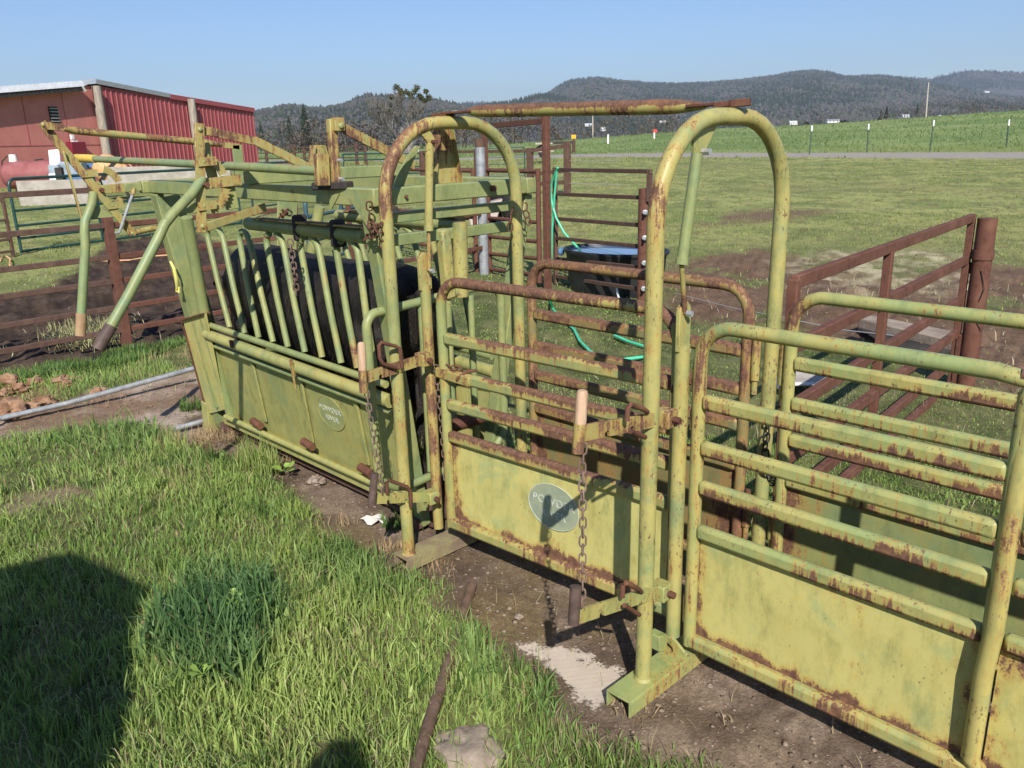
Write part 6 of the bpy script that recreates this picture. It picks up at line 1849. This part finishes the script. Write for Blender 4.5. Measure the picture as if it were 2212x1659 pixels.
for i, (b, w_, h_, lab, mt) in enumerate((((151.036, 270.117, -0.759), 30, 13, "brown leafless thicket right of the barn's end", 'shrub'), ((156.021, 250.73, -1.039), 26, 15, "rounded brown thicket right of the tall fir", 'shrub'),
                                      ((156.064, 235.896, -1.83), 24, 14, "brown thicket left of the mistletoe oak", 'shrub'), ((155.271, 222.033, -2.21), 26, 13, "grey thicket at the foot of the mistletoe oak", 'twig'),
                                      ((168.235, 223.997, -2.263), 30, 15, "grey brown thicket seen through the farther arch", 'twig'), ((192.693, 216.131, 0.722), 34, 12, "brown thicket behind the farther arch's right bend", 'shrub'),
                                      ((215.293, 223.619, 1.487), 40, 15, "wide brown thicket behind the tall gateway frame", 'shrub'), ((223.957, 215.538, 2.131), 40, 11, "grey brown thicket under the tie bar", 'twig'),
                                      ((260.354, 223.875, 2.075), 36, 10, "low dark brush behind the orange marker", 'twig'), ((299.707, 229.737, 2.931), 44, 14, "brown brush at the field edge left of the nearer arch", 'shrub'),
                                      ((327.272, 232.199, 3.099), 34, 9, "low brush inside the nearer arch", 'shrub'), ((391.12, 200.664, 5.583), 40, 9, "low grey brush beside the white trailer house", 'twig'),
                                      ((410.073, 182.446, 5.671), 44, 10, "low grey brush right of the open shed", 'twig'), ((444.947, 178.546, 7.497), 40, 9, "pale brown brush by the pale shed", 'twig'),
                                      ((442.043, 152.644, 8.09), 46, 10, "reddish brown trees right of the bare utility pole", 'shrub'), ((454.985, 140.303, 8.392), 54, 9, "reddish brown trees at the right of the field edge", 'shrub'),
                                      ((467.608, 128.377, 8.959), 54, 9, "reddish brown trees at the right edge of the picture", 'shrub'))):
    thicket(b, w_, h_, lab, 40 + i, mt, 900 if h_ > 12 else 600, 8)

# dark cattle grazing by the sheds
for i, (q, lab) in enumerate((((363.739, 183.798, 6.015), "black cattle beast grazing left of the open shed"), ((374.994, 173.044, 6.225), "black cattle beast right of the open shed"), ((378.4, 172.725, 6.39), "second black cattle beast right of the open shed"), ((418.954, 174.552, 7.286), "black cattle beast below the small fir"))):
    q = V3(q)
    m = MB().ball(q + (0, 0, .3), (1.1, .5, .55), 12, 8)
    m.ball(q + ax * 1.25 + (0, 0, .1), (.42, .28, .32), 10, 6)
    for s, dd in ((-.8, -.3), (-.8, .3), (.7, -.3), (.7, .3)):
        m.tube([q + ax * s + fwv * dd, q + ax * s + fwv * dd + (0, 0, -1.0)], [.2, .12], 8)
    solo("distant_cow", m, M['cow'], lab, "cow", q, "cattle at the field edge")

# ------------------------------------------------------------------ behind the camera: what throws the two big shadows
hn_, hm_ = np.array((.647, .763, 0)), np.array((-.763, .647, 0))
def nm(n, m, z): return hn_ * n + hm_ * m + np.array((0, 0, z))
tl_ = thing("trailer_shadow_caster", "unseen trailer shape added behind the photographer to throw the left shadow", "trailer", nm(-4.7, 2.5, 0))
prof = [(1.45, .55), (1.48, 1.40), (1.585, 1.956), (1.765, 2.39), (1.80, 2.60), (2.23, 2.865), (2.344, 2.858), (2.516, 2.79), (3.4, 2.55), (3.5, .55)]  # added out of view: outline shaped to throw the left ground shadow
bx = MB()
k = len(prof)
bx.add([nm(-2.475, m, z) for m, z in prof] + [nm(-6.6, m, z) for m, z in prof], [tuple(range(k)), tuple(range(2 * k - 1, k - 1, -1))] + [((i + 1) % k, i, k + i, k + (i + 1) % k) for i in range(k)])
part("body", bx, M['white'], tl_, smooth=False)
for n_ in (-3.7, -4.9):
    for m_ in (1.66, 3.35):
        part("wheel", wheel(nm(n_, m_, .38), .38, .22, hm_), M['tyre'], tl_)
part("skirt", MB().beam(nm(-2.6, 2.45, .42), nm(-6.5, 2.45, .42), 1.9, .3), M['dark'], tl_)
pn_ = thing("person", "photographer in a grey shirt and jeans holding a phone out to the right", "person", (-2.36, -1.36, 0))
px_, py_ = -2.36, -1.36
fd, sd = np.array((.69, .72, 0)), np.array((.72, -.69, 0))
def pb(f, s, z): return np.array((px_, py_, 0)) + fd * f + sd * s + np.array((0, 0, z))
bodym = [MB().tube([pb(0, 0, .92), pb(0, 0, 1.05), pb(0, 0, 1.25), pb(0, 0, 1.42), pb(0, 0, 1.50)], [.155, .15, .17, .165, .07], 16),
         MB().tube([pb(0, 0, 1.48), pb(.02, 0, 1.60)], [.065, .062], 12), MB().ball(pb(.03, 0, 1.71), (.092, .092, .125), 16, 12)]
for s in (-1, 1):
    bodym.append(MB().tube([pb(0, s * .09, .95), pb(.01, s * .10, .52), pb(-.01, s * .10, .09)], [.095, .065, .045], 12))
    bodym.append(MB().tube([pb(-.04, s * .10, .05), pb(.18, s * .11, .04)], [.045, .035], 10))
    hx = .12 if s > 0 else .06
    bodym.append(MB().tube([pb(0, s * .18, 1.43), pb(.06, s * .24, 1.20), pb(.27, s * hx + .10, 1.40)], [.055, .045, .033], 10))
    bodym.append(MB().ball(pb(.30, s * hx + .10, 1.43), (.04, .04, .05), 10, 8))
pbody = union_body("body", bodym, pn_, M['skin'], .012, 4)
for nme, mat, sel in (("shirt", 'shirt', lambda c: .93 < c.z < 1.5 and not (c.z > 1.34 and ((c - Vector((px_, py_, 0))).to_2d().length > .24))), ("jeans", 'denim', lambda c: .08 < c.z < .97)):
    bm = bmesh.new(); bm.from_mesh(pbody.data)
    offp = Vector(pn_.location)
    bmesh.ops.delete(bm, geom=[f for f in bm.faces if not sel(f.calc_center_median() + offp)], context='FACES')
    for v in bm.verts: v.co += v.normal * .009
    me = bpy.data.meshes.new(nme); bm.to_mesh(me); bm.free()
    me.materials.clear()
    finish(nme, me, M[mat], pn_)
part("cap", MB().ball(pb(.02, 0, 1.765), (.10, .10, .085), 16, 10).plate([pb(.09, -.07, 1.765), pb(.20, -.05, 1.75), pb(.20, .05, 1.75), pb(.09, .07, 1.765)], (0, 0, 1), .01), M['denim'], pn_)

# ------------------------------------------------------------------ grass blades
def blades(x, y, z0, h, w, col, seed, lean=0.85):
    """x,y,z0 bases; h heights; w widths; col (n,3): five-point blades in one mesh"""
    rs = np.random.RandomState(seed)
    n = len(x)
    th = rs.uniform(0, 2 * np.pi, n)
    ld = rs.uniform(0, 2 * np.pi, n)
    la = np.abs(rs.normal(0, lean, n))
    base = np.stack((x, y, z0), -1)
    side = np.stack((np.cos(th), np.sin(th), np.zeros(n)), -1) * (w / 2)[:, None]
    ldir = np.stack((np.cos(ld), np.sin(ld), np.zeros(n)), -1)
    up = np.array((0, 0, 1.0))[None]
    s, c = np.sin(la * 0.45)[:, None], np.cos(la * 0.45)[:, None]
    mid = base + (ldir * s + up * c) * (h * 0.55)[:, None]
    s, c = np.sin(np.clip(la * 1.25, 0, 1.9))[:, None], np.cos(np.clip(la * 1.25, 0, 1.9))[:, None]
    tip = mid + (ldir * s + up * c) * (h * 0.5)[:, None]
    V = np.stack((base - side, base + side, mid - side * 0.8, mid + side * 0.8, tip), 1).reshape(-1, 3)
    k = (np.arange(n) * 5)[:, None]
    F = np.stack((k + (0, 1, 3), k + (0, 3, 2), k + (2, 3, 4)), 1).reshape(-1, 3)
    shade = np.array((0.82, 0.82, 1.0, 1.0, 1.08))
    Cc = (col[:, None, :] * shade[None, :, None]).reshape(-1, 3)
    return V, F, Cc
def scatter(r0, r1, dens, seed, spread=R(44)):
    rs = np.random.RandomState(seed)
    n = int(dens * spread * (r1 * r1 - r0 * r0))
    a = f0 + rs.uniform(-spread, spread, n)
    r = np.sqrt(rs.uniform(r0 * r0, r1 * r1, n))
    return CAM[0] + r * np.cos(a), CAM[1] + r * np.sin(a), r, rs
TUFT = [((-0.749, 1.353, 0), 0.34, 1.0), ((-0.845, 1.121, 0), 0.22, 0.9), ((-0.652, 1.693, 0), 0.18, 0.6), ((-0.103, 3.862, 0), 0.6, 0.35), ((-0.153, 1.372, 0), 0.25, 0.4),
        ((-0.056, 3.071, 0), 0.25, 0.35), ((-0.152, 0.18, 0), 0.14, 0.45), ((0.167, 1.064, 0), 0.2, 0.3), ((-0.118, 1.194, 0), 0.25, 0.35), ((-0.22, 0.488, -0), 0.18, 0.4)]
WEED = [((0.107, 2.692, 0), 0.13), ((0.332, 2.691, -0), 0.05), ((0.989, 1.694, 0), 0.1)]
def mixc(f, a, b): return np.array(a)[None] * (1 - f[:, None]) + np.array(b)[None] * f[:, None]
parts_ = []
def lay(r0, r1, dens, seed, hlo, hhi, wbase, xmax=1e9):
    x, y, r, rs = scatter(r0, r1, dens, seed)
    k0 = x < xmax
    x, y, r = x[k0], y[k0], r[k0]
    # a blade hides the ground behind its tip: keep clear of an edge by that much
    k_ = np.where(r < 9, hhi * np.interp(r, (2.4, 3.2, 4.5), (-.15, .5, 1.75)), 0) / np.maximum(r, .5)
    z = zones(x + (x - CAM[0]) * k_ * .15, y + (y - CAM[1]) * k_ * .15)
    z['dirt'] = zones(x + (x - CAM[0]) * k_, y + (y - CAM[1]) * k_)['dirt']
    ok = 1 - np.clip(z['dirt'] * 1.02 + z['pad'] * 0.97 + z['mud'] + 0.95 * z['mud2'] + z['road'] + z['straw'] * 0.75 + z['bare'] * 0.7 + z['brown'] * 0.7, 0, 1)
    patch = fbm(x * 2.4, y * 2.4, 3, 61)
    ok *= 0.35 + 0.65 * sstep(patch, 0.28, 0.5)
    # nothing grows where the chute and alley stand on the pad
    k = rs.rand(len(x)) < ok
    x, y, r = x[k], y[k], r[k]
    z = {q: v[k] for q, v in z.items()}
    n = len(x)
    tuft = np.zeros(n)
    for c, rr, s in TUFT:
        tuft = np.maximum(tuft, s * (1 - sstep(np.hypot(x - c[0], y - c[1]) + 0.12 * (fbm(x * 6, y * 6, 2, 66) - 0.5), rr * 0.55, rr)))
    g1, g2 = fbm(x * 1.3, y * 1.3, 3, 62), rs.rand(n)
    big = sstep(r, 9, 16)
    c = mixc(np.clip(g2 * 0.75 + (g1 - 0.5) * 1.3, 0, 1), (0.195, 0.315, 0.075), (0.47, 0.57, 0.175))
    dk = mixc(g2, (0.065, 0.145, 0.055), (0.135, 0.245, 0.085))
    c = c * (1 - tuft[:, None]) + dk * tuft[:, None]
    fld = mixc(g2, (0.16, 0.235, 0.075), (0.26, 0.32, 0.115))
    c = np.where((z['field'] > 0.5)[:, None], fld, c)
    past = mixc(g2, (0.20, 0.255, 0.075), (0.36, 0.36, 0.13))
    c = c * (1 - (big * (z['field'] < 0.5))[:, None]) + past * (big * (z['field'] < 0.5))[:, None]
    dry = (rs.rand(n) < 0.05 + 0.22 * sstep(fbm(x * 3, y * 3, 3, 64), 0.58, 0.75) * (1 - tuft)) & (z['field'] < 0.5)
    c[dry] = mixc(rs.rand(dry.sum()), (0.36, 0.29, 0.13), (0.52, 0.43, 0.23))
    h = rs.uniform(hlo, hhi, n) * (0.7 + 0.6 * g1) * (1 + 1.3 * tuft)
    h[dry] *= 0.7
    edgy = np.clip(z['dirt'] + z['pad'] + z['bare'], 0, 1)
    h *= 1 - 0.4 * edgy
    w = np.maximum(wbase, r * 0.00075) * np.exp(rs.normal(-.1, .42, n)) * (1 + 0.95 * tuft)
    zz = ground_height(x, y, z) - 0.005
    h *= np.exp(rs.normal(0, .25, n)) * np.where((x > .75) & (r < 9), .5, 1.0)
    parts_.append(blades(x, y, zz, h, w, c, seed + 1))
lay(1.2, 3.0, 10500, 71, 0.03, 0.075, 0.0045)
lay(3.0, 4.7, 7000, 72, 0.028, 0.07, 0.0046)
lay(4.7, 9.0, 2000, 73, 0.015, 0.05, 0.0055)
lay(4.7, 7.6, 3000, 78, 0.03, 0.085, 0.005, 0.7)
lay(9.0, 20.0, 300, 74, 0.02, 0.05, 0.009)
lay(20.0, 51.0, 30, 75, 0.02, 0.06, 0.02)
def thatch(r0, r1, dens, seed):
    x, y, r, rs = scatter(r0, r1, dens, seed)
    z = zones(x, y)
    k = rs.rand(len(x)) < .18 + .82 * sstep(fbm(x * 4, y * 4, 3, 84), .48, .62)
    k &= (z['mud'] + z['pad'] + z['road']) < .5
    k &= (rs.rand(len(x)) > z['dirt'] * .82)
    x, y, r = x[k], y[k], r[k]
    n = len(x)
    zz = ground_height(x, y, {q: v[k] for q, v in z.items()}) + rs.uniform(.002, .022, n) * (1 - z['dirt'][k])+ .003
    parts_.append(blades(x, y, zz, rs.uniform(.03, .11, n), rs.uniform(.0015, .0038, n), mixc(rs.rand(n), (0.34, 0.26, 0.14), (0.62, 0.52, 0.33)), seed, 2.4))
thatch(1.2, 3.2, 1100, 85)
thatch(3.2, 6.0, 420, 86)
# taller seeding grass and dry stalks against the chute's skid
for (c, rr), n in zip(WEED, (330, 70, 90)):
    rs = np.random.RandomState(int(rr * 1000))
    a, q = rs.uniform(0, 6.28, n), rr * np.sqrt(rs.rand(n))
    x, y = c[0] + q * np.cos(a) * 0.7, c[1] + q * np.sin(a) * 1.5
    col = mixc(rs.rand(n), (0.22, 0.32, 0.07), (0.46, 0.50, 0.18))
    parts_.append(blades(x, y, np.zeros(n) - 0.01, rs.uniform(0.05, 0.24, n) * (1.15 - .5 * q / rr), rs.uniform(0.003, 0.008, n), col, 90, 0.42))
for c, rr, n, hh in (((0.162, 3.291, 0), 0.16, 260, 0.13), ((0.047, 3.391, 0), 0.22, 200, 0.12), ((0.049, 1.37, 0), 0.07, 130, 0.07), ((0.313, 2.61, 0), 0.08, 120, 0.13), ((-0.009, 1.768, 0), 0.12, 90, 0.08), ((0.01, 1.144, 0), 0.14, 70, 0.06),
                     ((0.552, 5.077, 0), 0.35, 260, 0.08), ((-0.138, 4.915, 0), 0.4, 180, 0.09), ((0.846, 5.571, 0), 0.3, 220, 0.1), ((-0.082, -0.019, 0), 0.07, 40, 0.07)):
    rs = np.random.RandomState(n)
    a, q = rs.uniform(0, 6.28, n), rr * np.sqrt(rs.rand(n))
    x, y = c[0] + q * np.cos(a), c[1] + q * np.sin(a)
    col = mixc(rs.rand(n), (0.40, 0.27, 0.14), (0.60, 0.46, 0.27))
    parts_.append(blades(x, y, np.zeros(n) - 0.01, rs.uniform(0.3, 1.0, n) * hh, rs.uniform(0.002, 0.004, n), col, n, 0.9))
# weeds along the mud pen and on the pad
for c, rx, ry, n in (((0.227, 5.813, 0), 0.75, 0.20, 1500), ((0.834, 6.003, 0), 0.45, 0.16, 850), ((-0.182, 5.938, 0), 0.4, 0.12, 600), ((0.334, 4.033, 0), 0.09, 0.09, 150), ((0.179, 1.561, 0), 0.05, 0.05, 60), ((0.289, 1.486, 0), 0.06, 0.06, 50)):
    rs = np.random.RandomState(n)
    a, q = rs.uniform(0, 6.28, n), np.sqrt(rs.rand(n))
    u, v = rx * q * np.cos(a), ry * q * np.sin(a)
    x, y = c[0] + 0.99 * u - 0.08 * v, c[1] + 0.08 * u + 0.99 * v
    col = mixc(rs.rand(n), (0.075, 0.16, 0.04), (0.19, 0.27, 0.075))
    parts_.append(blades(x, y, np.zeros(n) - 0.01, rs.uniform(0.03, 0.10, n), rs.uniform(0.006, 0.012, n), col, n, 0.8))
# tousled clumps: many blades from one root, some lying over
rs = np.random.RandomState(123)
cx, cy, cr, _ = scatter(1.3, 4.8, 26, 124)
cz = zones(cx + (cx - CAM[0]) * .02, cy + (cy - CAM[1]) * .02)
ck = (cz['dirt'] + cz['pad'] + cz['mud'] + cz['bare']) < 0.45
cx, cy = cx[ck], cy[ck]
n = len(cx) * 22
x, y = np.repeat(cx, 22) + rs.normal(0, 0.022, n), np.repeat(cy, 22) + rs.normal(0, 0.022, n)
hh = np.repeat(np.where(cx > .7, .45, 1.0) * rs.uniform(0.06, 0.14, len(cx)), 22) * rs.uniform(0.6, 1.1, n)
col = np.repeat(mixc(rs.rand(len(cx)), (0.09, 0.175, 0.045), (0.30, 0.38, 0.09)), 22, 0) * rs.uniform(0.8, 1.2, (n, 1))
parts_.append(blades(x, y, ground_height(x, y, zones(x, y)) - 0.01, hh, rs.uniform(0.004, 0.008, n), col, 125, 0.75))
# hay thrown down in the pen
hv_, hf_, hc_ = [], [], []
gv, gf, gcl, off = [], [], [], 0
for V, F, Cc in parts_:
    gv.append(V); gf.append(F + off); gcl.append(Cc); off += len(V)
t = NT("grass_blade")
ca = t.attr("tint").outputs["Color"]
t.set(t.b.inputs["Base Color"], ca)
t.b.inputs["Roughness"].default_value = 0.5
t.b.inputs["Specular IOR Level"].default_value = 0.35
tr = t.node("ShaderNodeBsdfTranslucent")
t.l.new(ca, tr.inputs[0])
ms = t.node("ShaderNodeMixShader"); ms.inputs[0].default_value = 0.36
t.l.new(t.b.outputs[0], ms.inputs[1]); t.l.new(tr.outputs[0], ms.inputs[2])
t.l.new(ms.outputs[0], t.n["Material Output"].inputs[0])
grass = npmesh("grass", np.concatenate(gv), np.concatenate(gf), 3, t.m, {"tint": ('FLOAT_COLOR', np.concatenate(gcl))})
grass["kind"] = "stuff"
# field of young crop beyond the gravel road
parts_.clear()
lay(57.0, 110.0, 7, 76, 0.10, 0.22, 0.05)
lay(110.0, 170.0, 1.6, 77, 0.15, 0.3, 0.1)
gv, gf, gcl, off = [], [], [], 0
for V, F, Cc in parts_:
    gv.append(V); gf.append(F + off); gcl.append(Cc); off += len(V)
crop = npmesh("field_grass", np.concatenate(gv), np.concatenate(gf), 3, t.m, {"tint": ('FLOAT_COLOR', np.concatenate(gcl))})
crop["kind"] = "stuff"
# hay
rs = np.random.RandomState(8)
n = 1500
c1, c2 = np.array((0.657, 7.389, 0)[:2]), np.array((0.569, 6.577, -0)[:2])
f = rs.rand(n, 1)
c = c1 * (1 - f) + c2 * f
x, y = c[:, 0] + rs.normal(0, 0.16, n), c[:, 1] + rs.normal(0, 0.10, n)
V, F, Cc = blades(x, y, np.abs(rs.normal(0, 0.02, n)) + ground_height(x, y, zones(x, y)), rs.uniform(0.06, 0.2, n), rs.uniform(0.004, 0.009, n), mixc(rs.rand(n), (0.42, 0.40, 0.17), (0.62, 0.58, 0.30)), 88, 2.2)
hay = npmesh("hay", V, F, 3, t.m, {"tint": ('FLOAT_COLOR', Cc)})
hay["kind"] = "stuff"; hay["label"] = "loose pale hay on the mud below the brown fence"; hay["category"] = "hay"
rs = np.random.RandomState(18)
n = 2200
x0, y0, r_, _ = scatter(4.2, 10.5, 260, 19)
zs = zones(x0, y0)
k = rs.rand(len(x0)) < np.clip(zs['straw'] * 0.9 + zs['mud2'] * 0.12 + zs['mud'] * 0.05 + 0.04, 0, 1)
x, y = x0[k], y0[k]
n = len(x)
V, F, Cc = blades(x, y, np.abs(rs.normal(0, 0.008, n)) + ground_height(x, y, zones(x, y)), rs.uniform(0.03, 0.11, n), rs.uniform(0.004, 0.009, n), mixc(rs.rand(n), (0.42, 0.36, 0.20), (0.66, 0.58, 0.38)), 89, 2.2)
straw = npmesh("straw", V, F, 3, t.m, {"tint": ('FLOAT_COLOR', Cc)})
straw["kind"] = "stuff"; straw["label"] = "scattered dry straw trampled into the mud beyond the alley"; straw["category"] = "straw"
# broad leaved weeds in the grass
def weed(c, n, r, col, seed, name, label):
    rnd = random.Random(seed)
    mb = MB()
    for k in range(n):
        a = 2 * math.pi * k / n + rnd.uniform(-.3, .3)
        L, el = r * rnd.uniform(0.7, 1.1), rnd.uniform(0.3, 0.9)
        d = np.array((math.cos(a) * math.cos(el), math.sin(a) * math.cos(el), math.sin(el)))
        s = np.array((-math.sin(a), math.cos(a), 0))
        b = V3(c)
        pts = [b, b + d * L * .4 + s * L * .06, b + d * L * .65 + s * L * .26, b + d * L * .9 + s * L * .2, b + d * L * 1.02 + (0, 0, -.1 * L), b + d * L * .9 - s * L * .2, b + d * L * .65 - s * L * .26, b + d * L * .4 - s * L * .06]
        mb.plate(pts, np.cross(d, s), 0.0012)
    solo(name, mb, M['leaf'], label, 'weed', c)
M['leaf'] = simple("weed_leaf", (0.17, 0.28, 0.05), (0.27, 0.38, 0.09), 30, 0.55)
weed((0.13, 2.44, 0.03), 7, 0.075, 0, 1, 'broad_leaf_weed', 'bright broad leaved weed by the dirt beside the chute skid')
weed((-0.707, 1.326, 0.09), 5, 0.05, 0, 2, 'broad_leaf_weed', 'light green leafy weed standing at the top of the dark grass tuft')
weed((-0.683, 1.258, 0.08), 5, 0.055, 0, 3, 'broad_leaf_weed', 'light green leafy weed on the right edge of the dark grass tuft')
weed((-0.962, 1.026, 0.06), 6, 0.05, 0, 4, 'broad_leaf_weed', 'light green leafy weed at the foot of the dark grass tuft')

# ------------------------------------------------------------------ the air: one closed box of thin haze round everything
hz_m = bpy.data.materials.new("haze")
hz_m.use_nodes = True
hn__ = hz_m.node_tree.nodes
hn__.clear()
ho = hn__.new("ShaderNodeOutputMaterial")
pv = hn__.new("ShaderNodeVolumePrincipled")
pv.inputs["Color"].default_value = (0.72, 0.82, 0.97, 1)
pv.inputs["Density"].default_value = 0.00011
pv.inputs["Anisotropy"].default_value = 0.2
hz_m.node_tree.links.new(pv.outputs[0], ho.inputs["Volume"])
hb_ = MB().box((CAM[0], CAM[1], 210), (13300, 13300, 600))
hz_o = solo("haze", hb_, hz_m, None, None, (CAM[0], CAM[1], 210), kind="stuff", smooth=False)
SC.cycles.volume_bounces = 0
